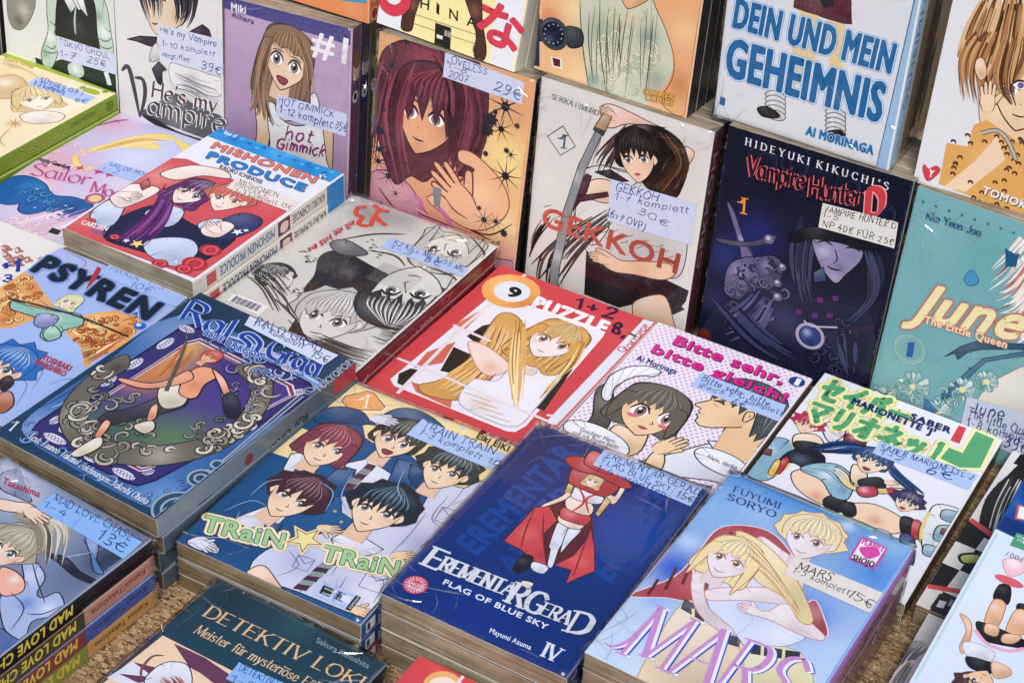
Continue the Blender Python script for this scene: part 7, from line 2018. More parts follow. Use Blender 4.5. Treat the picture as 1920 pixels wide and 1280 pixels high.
S.line('#d08a4a',2.88,[362,379,365,403],smooth=0)
S.line('#b09068',0.92,[372,353,398,282,441,262])
S.strands(['#c8a878','#e6d0a0'],1.25,[62,606,122,652,228,639],[7,660,82,669,162,659],12,seed=4)
S.star('#88a030',91.4,168.7,3.66,n=6,inner=0.5)
S.star('#88a030',99.4,168,3.67,n=6,inner=0.5)
S.star('#88a030',110,174.9,3.66,n=6,inner=0.5)
S.disc('#a8b840',101.4,168.4,7.9,3.64)
S.part = 'small_lettering'
S.pen('Kaoru Kondo','hand','#b8a03a',(7.6,167),(37.2,169.3),(4.2,171.6),wd=0.12)
S.sticker('#a9c0ee',[204,644,443,652,448,599,206,590])
S.pen('SÜSSES GIFT','hand','#41589a',(57.1,155.4),(101.2,158.2),(53.3,161.7),wd=0.1,seed=0)
S.pen('1-3 komplett','hand','#41589a',(57.3,148.7),(87.8,151.4),(53.5,154.9),wd=0.1,seed=1)
S.pen('6€','hand','#41589a',(101.8,148.6),(111.4,151.5),(98.2,154.8),wd=0.1,seed=2)
S.build()

S = sheet('suess', 0, 'spine')
S.part = 'spine_print'
S.disc('#5e7a22',170,7.4,4.78,4.78)
S.text('LIEBESMEDIZIN','#4a5a1c',(126.5,7),(154,6.7),(125.9,11),bold=0.02)
S.pen('Süßes Gift','nib','#c4cc70',(73,5.1),(120.3,4.1),(71.5,13.2),wd=0.26,track=0.08)
S.pen('Süßes Gift','nib','#4a6418',(73,5.1),(120.3,4.1),(71.5,13.2),wd=0.15,track=0.08)
S.build()

S = sheet('mad', 0, 'front')
S.full('#7d8aa8',blobs=[(34.9,159.9,18.3,'#c8ccdc',0.9),(66.3,150.2,17.7,'#98a2ba',0.7),(106.1,127.5,20.3,'#66738f',0.8),(123.4,77.4,19,'#4a5c86',0.8),(110.1,151.2,17.3,'#2a3248',0.95),(113.3,164.2,14,'#232a3c',0.9),(16.3,169,15,'#dcdce6',0.9)])
S.shape('#8f9ab4','#2a3040',0.74,[46,662,61,696,117,668,172,641,130,632,81,630],3)
S.strands(['#5a6278','#9aa4ba'],1.5,[39,668,105,671,172,641],[18,687,47,710,103,682],8,seed=2)
S.shape('#f0cfb8','#2a2428',0.73,[108,604,144,620,178,635,235,622,248,614,222,602,182,600,136,580],3)
S.shape('#a8b8dc','#2a2428',0.76,[282,506,318,512,372,491,394,447,415,443,430,474,475,448,473,418,449,380,481,328,443,328,407,339,344,389,348,422,348,453],3,blobs=[(87.4,118.5,6.8,'#d4dcf2',0.8),(111.8,106.8,5.2,'#d8e0f4',0.8),(100,102.9,5.3,'#5a84cc',0.8)])
S.shape('#efb49c','#2a2428',0.75,[277,450,304,464,342,458,366,436,360,412,334,398],3,blobs=[(81.7,111.7,3.4,'#f8e4dc',0.9)])
S.shape('#5c6e9c','#2a2428',0.64,[410,322,443,328,488,324,507,283,497,236],3,blobs=[(117.7,75.5,6.3,'#3a66b8',0.8)])
S.line('#2a3040',0.82,[313,508,371,470,431,435])
S.line('#2a3040',0.79,[423,390,450,410,464,450])
S.line('#2a3040',0.79,[350,414,407,398,432,338])
S.line('#2a3040',0.85,[333,631,381,624,425,572])
S.line('#2a3040',0.85,[350,622,427,594,464,581])
S.line('#2a3040',0.83,[319,534,389,545,470,544])
S.shape('#22283a','#2a2428',0.7,[317,543,366,559,419,547,474,548,476,537,422,528,364,537],3)
S.shape('#5f86c0','#1c2438',0.71,[354,646,390,631,424,592,466,572,442,565,401,596,355,626],3)
S.face(60.6,124.3,12.16,hair='#aea48c',hl='#e2dcc8',skin='#f2d2bc',eye='#6a7458',line='#35302c',style='spiky',spike=0.12,seed=3,lines=14,neck=0,turn=-0.15,tip=0.1)
S.strands(['#a49a82','#57503f','#d8d0ba','#8e846c'],3.22,[168,582,247,587,339,507],[198,616,296,635,378,537],20,seed=6,taper=2,spread=0.06)
S.hand(50.7,153.8,7.94,rot=-95,flip=-1,skin='#f0cfb8',spread=0.8)
S.part = 'small_lettering'
S.text('Kazusa Takashima','#a83258',(0.1,157.8),(43.3,165.2),(-3,162.5),bold=0.06)
S.sticker('#7fb2ee',[190,689,461,693,467,630,193,632])
S.pen('MAD LOVE CHASE','hand','#20406c',(51.4,168),(109.3,170.4),(49.1,173.1),wd=0.09,seed=0)
S.pen('1-4','hand','#20406c',(50.3,161.4),(66.2,162.3),(48,166.4),wd=0.09,seed=1)
S.pen('13€','hand','#20406c',(92,160.4),(113.3,161),(89,167.5),wd=0.09,seed=2)
S.build()

S = sheet('mad', 0, 'spine')
S.part = 'spine_print'
S.poly('#15151c',[(0,0.4),(124,0.4),(124,12),(0,12)])
S.text('MAD LOVE CHASE','#e2cc4a',(118,9.8),(52,9.8),(118,3),bold=0.07,shear=0.2)
S.text('Kazusa Takashima','#4a2030',(170,8.6),(129,8.6),(170,4.4),bold=0.03)
S.build()

S = sheet('mad', 1, 'spine')
S.part = 'spine_print'
S.poly('#4a4438',[(0,0.4),(124,0.4),(124,12),(0,12)])
S.text('MAD LOVE CHASE','#e2cc4a',(118,9.8),(52,9.8),(118,3),bold=0.07,shear=0.2)
S.text('Kazusa Takashima','#7a2a3a',(170,8.6),(129,8.6),(170,4.4),bold=0.03)
S.build()

S = sheet('mad', 2, 'spine')
S.part = 'spine_print'
S.poly('#8a3a44',[(0,0.4),(124,0.4),(124,12),(0,12)])
S.text('MAD LOVE CHASE','#e2cc4a',(118,9.8),(52,9.8),(118,3),bold=0.07,shear=0.2)
S.text('Kazusa Takashima','#2a3050',(170,8.6),(129,8.6),(170,4.4),bold=0.03)
S.build()

S = sheet('mad', 3, 'spine')
S.part = 'spine_print'
S.poly('#8a9a44',[(0,0.4),(124,0.4),(124,12),(0,12)])
S.text('MAD LOVE CHASE','#e2cc4a',(118,9.8),(52,9.8),(118,3),bold=0.07,shear=0.2)
S.text('Kazusa Takashima','#4a2a1c',(170,8.6),(129,8.6),(170,4.4),bold=0.03)
S.build()

S = sheet('det', 0, 'front')
S.full('#24404f',blobs=[(17,161.4,13.9,'#1c2f3a',0.8),(58.4,170.4,13.5,'#2f5464',0.8),(91.7,164.7,13.3,'#1f3946',0.7)])
S.poly('#efd3b0',[14,488,321,498,267,389,3,294])
S.poly('#6a3a56',[48,484,131,490,266,477,257,436,150,451,122,450])
S.poly('#dfe2ee',[13,396,0,329,75,344,138,388])
S.poly('#6a3a56',[15,394,73,412,65,388])
S.poly('#6a3a56',[12,352,91,392,65,356])
S.shape('#e6e6f0','#2a2428',0.64,[69,368,66,420,88,446,122,450,161,404,112,352],3)
S.line('#7a4a4a',1.6,[70,363,44,387,37,428,56,445],taper=1)
S.strands(['#b87a6a','#8a4a44'],1.29,[82,386,115,382,158,366],[111,420,142,409,176,379],8,seed=3)
S.part = 'title_lettering'
S.pen('DETEKTIV LOKI','serif','#e6bd84',(11.2,145.7),(112.7,151.6),(10.7,154.4),wd=0.16,track=0.16)
S.pen('Meister für mysteriöse Fälle','serif','#e6c498',(15.6,133.1),(98.9,137.4),(15.3,139.7),wd=0.12,track=0.12)
S.part = 'small_lettering'
S.text('Sakura Kinoshita','#93a6b0',(74,165.3),(108.6,165.8),(72.8,169.2))
S.sticker('#7fb2ee',[199,521,350,532,348,481,205,469])
S.pen('DETEKTIV LOKI','hand','#20406c',(53,125.6),(85.9,128.3),(51.3,130.4),wd=0.09,seed=0)
S.pen('1-2','hand','#20406c',(54.2,117.6),(66.5,119.3),(52.4,122.4),wd=0.09,seed=1)
S.build()

S = sheet('checker', 0, 'front')
S.full('#dedbd8')
for i in range(9):
    for j in range(8):
        if (i + j) % 2: S.poly('#1d1d20', [(i * 14 - 6 + j * 1.5, j * 23 - 4), (i * 14 + 8 + j * 1.5, j * 23 - 4), (i * 14 + 9.5 + j * 1.5, j * 23 + 19), (i * 14 - 4.5 + j * 1.5, j * 23 + 19)], keep=(i + j) > 1)
S.poly('#1d1d20',[42,641,22,576,6,463,27,346,60,311,86,352,114,468],smooth=3)
S.strands(['#e0d8d0','#1d1d20','#3a3a3e'],1.7,[26,604,34,460,53,330],[74,588,81,444,92,334],12,seed=3)
S.line('#cc4a50',4.43,[-8,356,81,326],smooth=0,taper=0)
S.line('#cc4a50',4.11,[-5,72,70,100],smooth=0,taper=0)
S.shape('#b4bc48','#2a2428',1.93,[26,218,56,245,79,238,68,212,41,196],3)
S.part = 'publisher_logo'
S.poly('#23262c',[33,65,80,73,80,14,31,9])
S.poly('#d8dadc',[41,45,57,48,57,23,41,20])
S.text('漫画','#d8dadc',(15.2,10.1),(19.6,10.5),(15,15.7))
S.build()

S = sheet('white', 0, 'front')
S.full('#d5e2f0',blobs=[(18.7,104.5,28.3,'#e2ebf6',0.7)])
S.poly('#16408c',[-13,832,45,836,121,585,-7,599],blobs=[(1.2,178.8,9.7,'#2a62b4',0.8)])
S.poly('#12306e',[4,652,102,648,124,576,2,605])
S.poly('#c8504a',[16,712,80,721,94,675,26,657])
S.poly('#f0ece8',[22,709,81,718,92,680,30,664])
S.line('#bcd6d8',1.5,[8,584,8,40],smooth=0,taper=0)
S.poly('#4f9a78',[45,613,110,620,127,567,45,561])
S.text('ullu','#dcebe0',(20.7,152),(12.5,151.3),(21.2,149.6))
S.text('ullu','#dcebe0',(21.7,148.9),(13.5,148.2),(22.1,146.5))
S.shape('#f0c4cc','#c08a96',0.51,[48,503,71,527,101,529,97,484,73,462],3,blobs=[(17.7,127,4.4,'#fbeef0',0.9)])
S.disc('#d8606c',20.2,111.2,8.29,3.61)
S.shape('#17171c','#17171c',0.36,[66,422,90,428,102,371,69,370],3)
S.shape('#e6b48c','#a87850',0.56,[70,366,98,368,104,290,77,282],3)
S.shape('#17171c','#17171c',0.35,[122,390,156,393,163,368,125,366],3)
S.shape('#e6b48c','#a87850',0.55,[122,366,163,368,175,328,128,274],3)
S.shape('#1a1a20','#1a1a20',0.34,[60,280,93,288,129,288,178,283,173,261,110,237,84,238],3)
S.line('#e8a8c0',2.36,[66,255,100,230,146,234,173,261],taper=0)
S.shape('#e6b48c','#a87850',0.51,[22,283,42,280,56,263,67,217,67,171,54,190,50,244],3)
S.shape('#dfe0e6','#9a9aa4',0.47,[57,201,81,218,123,214,122,181,79,170],3)
S.shape('#1a1a20','#1a1a20',0.33,[76,168,117,180,146,178,138,151,95,140],3)
S.shape('#e6b48c','#a87850',0.5,[127,184,161,188,173,169,147,142],3)
S.shape('#4a3438','#3a2428',0.32,[80,101,98,132,142,139,147,90,96,55],3)
S.shape('#e6b48c','#a87850',0.51,[81,288,106,293,111,262,86,260],3)
S.shape('#e6b48c','#a87850',0.51,[124,279,157,293,149,262,126,253],3)
S.face(31,27.4,7.83,rot=176,hair='#4a3438',skin='#edc49e',eye='#4a3a34',seed=4,neck=0,style='spiky',spike=0.2)
S.part = 'small_lettering'
S.pen('2007','serif','#5a6474',(21.5,134.4),(11.5,134.5),(21.9,130.4),wd=0.12,track=0.3)
S.build()

S = sheet('pencil', 0, 'front')
S.full('#dcdad8')
S.strands(['#6a6c74','#8a8c94','#4a4c54'],0.85,[3,622,-10,555,-6,462],[42,600,26,540,30,448],30,seed=4,spread=0.05)
S.strands(['#9a9ca4'],0.7,[-9,585,14,610,42,600],[-10,555,14,591,48,584],5,seed=5)
S.poly('#ead8cc',[4,516,31,544,39,455,0,429],smooth=3)
S.strands(['#6a6c74','#8a8c94'],0.76,[11,530,6,479,5,432],[28,552,28,503,30,448],14,seed=6)
S.build()

S = sheet('flour', 0, 'front')
S.full('#eae4dc')
S.line('#b07868',2.19,[396,538,398,552,413,543,413,530,402,536],taper=1)
S.disc('#a86a5c',104.7,135.8,1.45,1.45)
S.line('#b07868',2.21,[368,554,370,568,386,559,386,546,375,552],taper=1)
S.disc('#a86a5c',97.7,139.8,1.47,1.47)
S.line('#b07868',2.22,[336,584,337,598,353,588,354,576,342,581],taper=1)
S.disc('#a86a5c',89.7,147.2,1.48,1.48)
S.line('#b07868',2.19,[453,590,454,604,470,595,470,582,459,588],taper=1)
S.disc('#a86a5c',118.9,148.8,1.46,1.46)
S.line('#b07868',2.19,[421,572,422,586,438,577,438,564,427,570],taper=1)
S.disc('#a86a5c',110.9,144.4,1.46,1.46)
S.line('#b07868',2.2,[399,569,400,583,416,574,416,561,405,567],taper=1)
S.disc('#a86a5c',105.3,143.6,1.46,1.46)
S.line('#b07868',2.2,[384,546,386,560,401,551,401,538,390,544],taper=1)
S.disc('#a86a5c',101.7,137.9,1.46,1.46)
S.line('#b07868',2.23,[336,584,337,598,353,589,353,576,342,582],taper=1)
S.disc('#a86a5c',89.6,147.4,1.49,1.49)
S.line('#b07868',2.23,[329,582,330,596,346,587,346,574,335,580],taper=1)
S.disc('#a86a5c',87.8,146.8,1.49,1.49)
S.line('#b07868',2.18,[416,543,418,556,433,548,433,535,422,541],taper=1)
S.disc('#a86a5c',109.6,137,1.45,1.45)
S.line('#b07868',2.23,[367,594,368,608,384,598,384,586,373,591],taper=1)
S.disc('#a86a5c',97.4,149.7,1.47,1.47)
S.line('#b07868',2.18,[402,537,404,550,419,541,419,529,408,534],taper=1)
S.disc('#a86a5c',106.1,135.4,1.45,1.45)
S.line('#b07868',2.21,[355,560,356,573,372,564,372,551,362,557],taper=1)
S.disc('#a86a5c',94.4,141.1,1.48,1.48)
S.line('#b07868',2.18,[399,558,400,572,416,563,416,550,405,556],taper=1)
S.disc('#a86a5c',105.2,140.8,1.46,1.46)
S.line('#b07868',2.21,[395,556,396,570,412,561,412,548,401,554],taper=1)
S.disc('#a86a5c',104.4,140.3,1.46,1.46)
S.part = 'handwriting'
S.pen('A+1','hand','#26389a',(91.5,119),(112.2,130.2),(84.1,129.1),wd=0.2)
S.pen('-3.','hand','#26389a',(106.4,113.2),(119.8,118.1),(101.5,120),wd=0.2)
S.build()

S = sheet('red', 0, 'front')
S.full('#d24b4f',blobs=[(19.4,187.7,9.8,'#dc6464',0.7)])
S.disc('#e8b070',21.9,178.2,10.42,10.42)
S.disc('#f0e0d0',22.9,176.6,8.33,8.33)
S.line('#e8dce0',1.94,[110,768,110,718],smooth=0,taper=0)
S.build()

S = sheet('hot', 0, 'front')
S.full('#b196b6',grad=((56,139),'#b49cba',(57,20.3),'#a084a0'),blobs=[(9.1,43.8,18.8,'#8f7aa8',0.8),(85,41.9,22.9,'#9a94b4',0.7),(102.2,90.9,17.6,'#b8a4bc',0.6)])
S.poly('#48427e',[-33,646,453,652,446,564,-34,579])
S.shape('#d9b694','#2a2428',0.83,[114,286,170,327,263,352,318,340,373,328,384,252,378,124,341,113,338,239,310,285,189,252,161,187,152,115,128,53,109,122,117,215],3)
S.shape('#dfe0e2','#2a2428',0.82,[179,339,189,279,245,258,301,286,303,371,327,374,347,277,362,174,367,112,152,50,163,173,155,252,162,331],3,blobs=[(66.3,36.7,14,'#c4c8d4',0.7)])
S.face(54.4,114.9,17.69,hair='#86664c',skin='#e6c8ac',shade='#d0a486',eye='#4a3a34',line='#33261f',style='long',back=-2.3,mouth='open',seed=3,lines=26,eyes=1.35,bang=3,tip=-0.35,hl='#a8886a',rot=-12,part=-0.3)
S.strands(['#86664c','#4a3526','#a08062'],1.82,[95,370,104,301,66,264],[151,349,161,281,189,234],12,seed=6)
S.strands(['#5a4230','#86664c','#a8886a'],0.97,[151,538,110,426,95,299],[188,547,151,419,148,295],18,seed=8)
S.strands(['#5a4230','#86664c','#a8886a'],0.96,[260,565,306,475,318,374],[233,558,280,468,285,349],16,seed=9)
S.part = 'title_lettering'
S.pen('hot','hand','#8a2f74',(54.4,51.5),(76.4,53.9),(55.7,63.1),wd=0.12)
S.pen('Gimmick','hand','#8a2f74',(46.4,41.2),(87.7,45.8),(48.3,51.7),wd=0.13)
S.part = 'small_lettering'
S.text('#1','#e6e4ea',(76,127.1),(104.8,126.2),(77.5,147.5),bold=0.06,outline=[('#3a3060',0.01)])
S.text('Miki','#e6e4ea',(7.4,144.6),(19.8,144.6),(7.4,150.5),bold=0.09)
S.text('Aihara','#4a447e',(7.3,139.1),(26.7,137.8),(7.8,143.5),bold=0.09)
S.sticker('#c4cbe4',[188,346,429,345,426,270,185,273])
S.pen('HOT GIMMICK','hand','#2b3d80',(48.1,79.3),(95.7,80.5),(48.6,85.2),wd=0.1,seed=0)
S.pen('1-12 komplett','hand','#2b3d80',(49.1,72.1),(94.5,71.4),(50,78.5),wd=0.1,seed=1)
S.pen('35€','hand','#2b3d80',(96.8,71.5),(107.3,71.3),(97.6,77.5),wd=0.1,seed=2)
S.build()

S = sheet('hot', 0, 'spine')
S.part = 'spine_print'
S.poly('#d8b4a0',[(112,2.5),(126,2.5),(130,7),(124,11.5),(113,11.5)],smooth=2)
S.poly('#8a5a40',[(122,2.5),(133,4),(134,9),(126,11.5),(121,8)],smooth=2)
S.disc('#d8d4d8',98,7,5,4.2)
S.text('1','#1a1a22',(96,9),(96,5),(101,9),bold=0.08)
S.pen('hot Gimmick','hand','#8a2f5a',(20,10),(84,10),(20,3.5),wd=0.14)
S.build()

S = sheet('hot', 1, 'spine')
S.part = 'spine_print'
S.poly('#aaa8b0',[(112,2.5),(126,2.5),(130,7),(124,11.5),(113,11.5)],smooth=2)
S.poly('#4a4a50',[(122,2.5),(133,4),(134,9),(126,11.5),(121,8)],smooth=2)
S.disc('#d8d4d8',98,7,5,4.2)
S.text('2','#1a1a22',(96,9),(96,5),(101,9),bold=0.08)
S.pen('hot Gimmick','hand','#5a2a5a',(20,10),(84,10),(20,3.5),wd=0.14)
S.build()

S = sheet('hot', 2, 'spine')
S.part = 'spine_print'
S.poly('#8a7a60',[(112,2.5),(126,2.5),(130,7),(124,11.5),(113,11.5)],smooth=2)
S.poly('#4a4030',[(122,2.5),(133,4),(134,9),(126,11.5),(121,8)],smooth=2)
S.disc('#d8d4d8',98,7,5,4.2)
S.text('3','#1a1a22',(96,9),(96,5),(101,9),bold=0.08)
S.pen('hot Gimmick','hand','#1c1a14',(20,10),(84,10),(20,3.5),wd=0.14)
S.build()

S = sheet('love', 0, 'front')
S.full('#dda272',blobs=[(111.9,97.9,24.9,'#f0d890',0.95),(88.9,107.3,16.9,'#f0cc8a',0.8),(118.2,172.3,16,'#e09a60',0.8),(9.2,86.7,17.7,'#eec49a',0.9),(16.9,45.7,22.5,'#cf8f9a',0.9),(113.1,47.4,21.6,'#f0d898',0.8),(51.3,26.2,27.1,'#d48a7c',0.8),(80.3,13.9,22.4,'#c07a86',0.8),(-3.4,133.3,17.3,'#d8906a',0.8),(124.5,25.1,17.4,'#d09a98',0.8)])
S.shape('#c48a98','#6a3a48',0.91,[-9,193,64,234,141,207,202,139,282,78,394,64,500,84,496,46,-1,70],3,blobs=[(21.8,42.9,13.5,'#d8a8a8',0.8),(61.1,20.7,13.5,'#a86a80',0.8)])
S.shape('#5c2a36','#2c1218',0.86,[6,572,52,633,139,670,226,678,314,662,364,594,373,467,356,346,298,293,274,353,194,242,138,241,85,198,31,293,-6,419],3,blobs=[(40.1,155.9,20.9,'#8e3e4a',0.95),(6.8,119.7,13,'#9a4c68',0.8),(72.9,135.2,16.6,'#46202e',0.8),(88.9,107.3,12.7,'#54303f',0.7)])
S.face(43.9,111.7,24.08,hair='#562634',skin='#e2a880',shade='#b8765a',eye='#6a2c44',line='#2c141a',hl='#94404c',style='short',seed=11,lines=26,turn=-0.4,mouth='line',neck=0,rot=-8,tip=0.42,eyes=0.95,bang=4,part=0.6)
S.strands(['#3a1822','#7c3844','#5c2a36','#8e4450','#4a202c'],2.53,[62,620,16,425,86,189],[136,592,92,398,136,214],26,seed=1,spread=0.02)
S.strands(['#3a1822','#7c3844','#5c2a36','#8e4450','#4a202c'],2.46,[237,653,294,476,231,236],[346,605,376,436,308,288],36,seed=2,spread=0.02)
S.strands(['#3a1822','#7c3844','#5c2a36','#8e4450','#4a202c'],2.49,[158,647,237,557,247,412],[262,660,312,514,274,285],22,seed=3,spread=0.02)
S.strands(['#3a1822','#7c3844','#5c2a36','#8e4450','#4a202c'],2.56,[20,576,-8,452,-15,331],[56,586,27,428,11,235],12,seed=4,spread=0.02)
S.shape('#e6b088','#7a3a3a',0.85,[294,373,347,376,438,322,472,248,428,172,350,137,256,158,198,191,268,231,316,290,348,330,297,340],3,blobs=[(93.2,66.5,12.9,'#efc498',0.9),(72.4,48.8,7,'#cf9070',0.7)])
S.hand(77.1,56,20.08,rot=52,skin='#e6b088',line='#6a3030')
S.line('#5a2a30',1.31,[350,137,387,132,424,127])
S.line('#5a2a30',1.34,[6,250,116,277,192,258])
S.line('#5a2a30',1.36,[30,170,91,120,208,70])
S.line('#5a2a30',1.31,[350,137,422,144,487,201])
S.line('#c4709a',4.01,[152,184,181,168,176,113])
S.line('#c4709a',3.99,[226,183,276,147,298,101])
S.line('#c4709a',3.98,[334,114,388,115,444,99])
S.star('#22202a',23,163.1,12.57,n=8,inner=0.1,rot=80)
S.disc('#22202a',23,163.1,2.51,2.51)
S.star('#22202a',12.1,141,9.38,n=8,inner=0.1,rot=80)
S.disc('#22202a',12.1,141,1.88,1.88)
S.star('#22202a',106.6,137.2,17.06,n=8,inner=0.1,rot=80)
S.disc('#22202a',106.6,137.2,3.41,3.41)
S.star('#22202a',105.1,119.7,11.51,n=8,inner=0.1,rot=80)
S.disc('#22202a',105.1,119.7,2.3,2.3)
S.star('#22202a',112.4,85.6,15.2,n=9,inner=0.1,rot=90)
S.disc('#22202a',112.4,85.6,3.04,3.04)
S.star('#22202a',6.4,72.9,10.73,n=8,inner=0.1,rot=80)
S.disc('#22202a',6.4,72.9,2.15,2.15)
S.star('#22202a',6.1,63.3,9.89,n=8,inner=0.1,rot=80)
S.disc('#22202a',6.1,63.3,1.98,1.98)
S.star('#22202a',15.3,54,10.79,n=8,inner=0.1,rot=80)
S.disc('#22202a',15.3,54,2.16,2.16)
S.star('#22202a',98.9,46,11.32,n=9,inner=0.1,rot=90)
S.disc('#22202a',98.9,46,2.26,2.26)
S.star('#22202a',108.6,48,8.65,n=8,inner=0.1,rot=80)
S.disc('#22202a',108.6,48,1.73,1.73)
S.star('#22202a',5.8,164.3,5.05,n=8,inner=0.1,rot=80)
S.disc('#22202a',5.8,164.3,1.01,1.01)
S.star('#22202a',114.8,103,6.63,n=7,inner=0.1,rot=70)
S.disc('#22202a',114.8,103,1.33,1.33)
S.star('#22202a',22.8,42.3,6.3,n=7,inner=0.1,rot=70)
S.disc('#22202a',22.8,42.3,1.26,1.26)
S.star('#22202a',7.8,105.3,6.11,n=7,inner=0.1,rot=70)
S.disc('#22202a',7.8,105.3,1.22,1.22)
S.star('#22202a',96.3,124.4,6.25,n=9,inner=0.65)
S.star('#22202a',94.2,115.9,5.83,n=9,inner=0.65)
S.star('#22202a',99.1,130.9,2.47,n=9,inner=0.65)
S.star('#22202a',117.3,125.9,2.44,n=9,inner=0.65)
S.star('#22202a',94.8,97.5,2.53,n=9,inner=0.65)
S.star('#22202a',111,105.1,2.5,n=9,inner=0.65)
S.star('#22202a',5.8,87.8,4.42,n=9,inner=0.65)
S.star('#22202a',116.1,41,3.44,n=9,inner=0.65)
S.star('#22202a',94.1,53.9,2.16,n=9,inner=0.65)
S.poly('#7d7f84',[216,235,246,234,246,172,226,172])
S.strands(['#c05a7a','#e6b0b8','#8a3a5a'],1.81,[164,144,260,123,352,120],[205,105,298,101,427,93],10,seed=7,spread=0.1)
S.sticker('#c6cce4',[221,652,477,637,477,570,219,578])
S.pen('LOVELESS','hand','#2b3d80',(56.8,157),(89.1,155.2),(57.1,162.3),wd=0.1,seed=0)
S.pen('1-8','hand','#2b3d80',(57.2,152.4),(73.4,152.2),(57.7,156.9),wd=0.1,seed=1)
S.pen('2007','hand','#2b3d80',(59.1,145.7),(74.5,145.3),(59.6,150.6),wd=0.1,seed=2)
S.pen('29€','hand','#2b3d80',(95.6,146.7),(117.6,145.3),(96.2,153.3),wd=0.1,seed=3)
S.build()

S = sheet('love', 0, 'spine')
S.part = 'spine_print'
S.pen('LOVELESS','serif','#4a4e58',(50,10.5),(130,10.5),(50,3.5),wd=0.16)
S.build()

S = sheet('gek', 0, 'front')
S.full('#dad6cf',blobs=[(13.5,87.4,25.5,'#e0dcd6',0.6),(110.6,141.3,23.3,'#d4cfc6',0.5)])
S.poly('#1d1a1e',[190,190,278,187,412,194,516,182,511,145,501,124,512,119,480,88,438,125,359,76,312,45,198,46],blobs=[(71.9,25.5,12.9,'#352f36',0.8)])
S.shape('#d4d0ce','#3a3438',0.75,[141,422,212,468,342,474,464,410,492,303,476,210,395,197,243,188,191,190,149,262,132,342],3)
S.shape('#e9c4a4','#5a3a2e',0.77,[358,85,420,132,454,131,482,71,494,4,358,-52,356,38],3)
S.shape('#e9c4a4','#5a3a2e',0.77,[227,182,220,208,249,212,302,200,374,224,447,243,467,216,430,184,348,170,290,156,255,161],3,blobs=[(90.4,48.2,8.4,'#d49a78',0.6)])
S.hand(61,45.4,7.25,rot=95,skin='#e9c4a4',spread=0.3)
S.shape('#dcd9d6','#3a3438',0.74,[156,436,211,471,261,471,327,469,248,366,250,282,206,213,149,262,145,381],3,blobs=[(46.5,98.8,5.8,'#efece8',0.7)])
S.shape('#ecccae','#5a3a2e',0.75,[154,384,200,425,250,426,248,366,173,357],3)
S.shape('#4c2430','#22101a',0.67,[145,381,166,430,182,428,172,374,158,343,136,301,110,304],0)
S.shape('#4c2430','#22101a',0.67,[140,349,236,396,241,384,158,338],0)
S.shape('#26222a','#16121a',0.66,[189,443,237,466,296,450,265,436],0)
S.strands(['#221a1c','#3a2c2c','#5a4038'],1.77,[268,619,192,497,173,441],[293,611,241,497,231,444],16,seed=1,spread=0.05)
S.strands(['#221a1c','#3a2c2c','#5a4038'],1.85,[256,369,119,216,26,74],[278,326,176,167,106,-6],10,seed=2,spread=0.05)
S.strands(['#221a1c','#3a2c2c','#5a4038'],1.91,[149,262,107,68,112,-78],[119,216,40,116,36,-33],6,seed=4,spread=0.05)
S.strands(['#221a1c','#3a2c2c','#5a4038'],1.95,[45,260,15,196,-5,117],[80,255,36,168,9,68],4,seed=5,spread=0.05)
S.shape('#e9c4b4','#5a3a2e',0.71,[185,632,207,655,255,655,353,639,377,639,276,618,230,591,206,591],3)
S.shape('#e9c4a8','#5a3a2e',0.61,[445,606,473,596,460,555,448,567],3)
S.shape('#17120f','#0e0a0c',0.59,[255,591,307,627,378,636,436,611,460,555,453,488,430,444,346,451,304,518,267,555],3,blobs=[(79,154.7,5.4,'#6a645e',0.9),(104.1,131,7.8,'#3a2a22',0.8)])
S.face(77.9,131.5,13.06,hair='#1a1416',skin='#ecccb0',shade='#d4a688',eye='#5a4a44',line='#221818',hl='#4a3e3a',style='short',seed=5,lines=26,turn=-0.35,mouth='lips',neck=0,rot=14,eyes=0.95,bang=6)
S.strands(['#17120f','#4a2f20','#2a1e1a','#6a4a34'],1.94,[355,624,427,560,369,459],[419,621,460,555,430,448],30,seed=8)
S.shape('#8d8f90','#3a3a3c',0.65,[180,570,200,565,161,437,132,291,112,107,112,-78,86,-88,82,95,104,281,138,446],0,blobs=[(33.4,102.7,5.8,'#c4c6c6',0.8),(25.1,34.6,7,'#c0c2c2',0.8),(24.2,-2.3,4.5,'#55585a',0.8)])
S.shape('#3a4044','#2a2428',0.64,[171,567,179,584,212,582,203,558],0)
S.hand(54.9,156.5,5.96,rot=75,skin='#e9c4b4',spread=0.3)
S.shape('#b8946c','#4a3422',0.72,[174,576,197,624,223,624,209,574],0)
S.part = 'title_lettering'
S.text('GEKKOH','#a8483c',(10.3,55.4),(117.7,55.6),(11.5,71.6),bold=0.07,grad=((10.8,69.2),'#c8604c',(113.9,59.3),'#a03e34'))
S.line('#7c2c26',1.3,[43,280,66,295],smooth=0,keep=0)
S.line('#7c2c26',1.3,[61,268,84,284],smooth=0,keep=1)
S.line('#7c2c26',1.28,[79,256,102,272],smooth=0,keep=0)
S.line('#7c2c26',1.29,[97,245,120,260],smooth=0,keep=1)
S.line('#7c2c26',1.28,[111,270,134,285],smooth=0,keep=0)
S.line('#7c2c26',1.27,[129,258,151,274],smooth=0,keep=1)
S.line('#7c2c26',1.28,[146,247,169,262],smooth=0,keep=0)
S.line('#7c2c26',1.28,[160,272,183,287],smooth=0,keep=1)
S.line('#7c2c26',1.27,[178,260,201,276],smooth=0,keep=0)
S.line('#7c2c26',1.27,[196,249,218,264],smooth=0,keep=1)
S.line('#7c2c26',1.27,[210,274,232,289],smooth=0,keep=0)
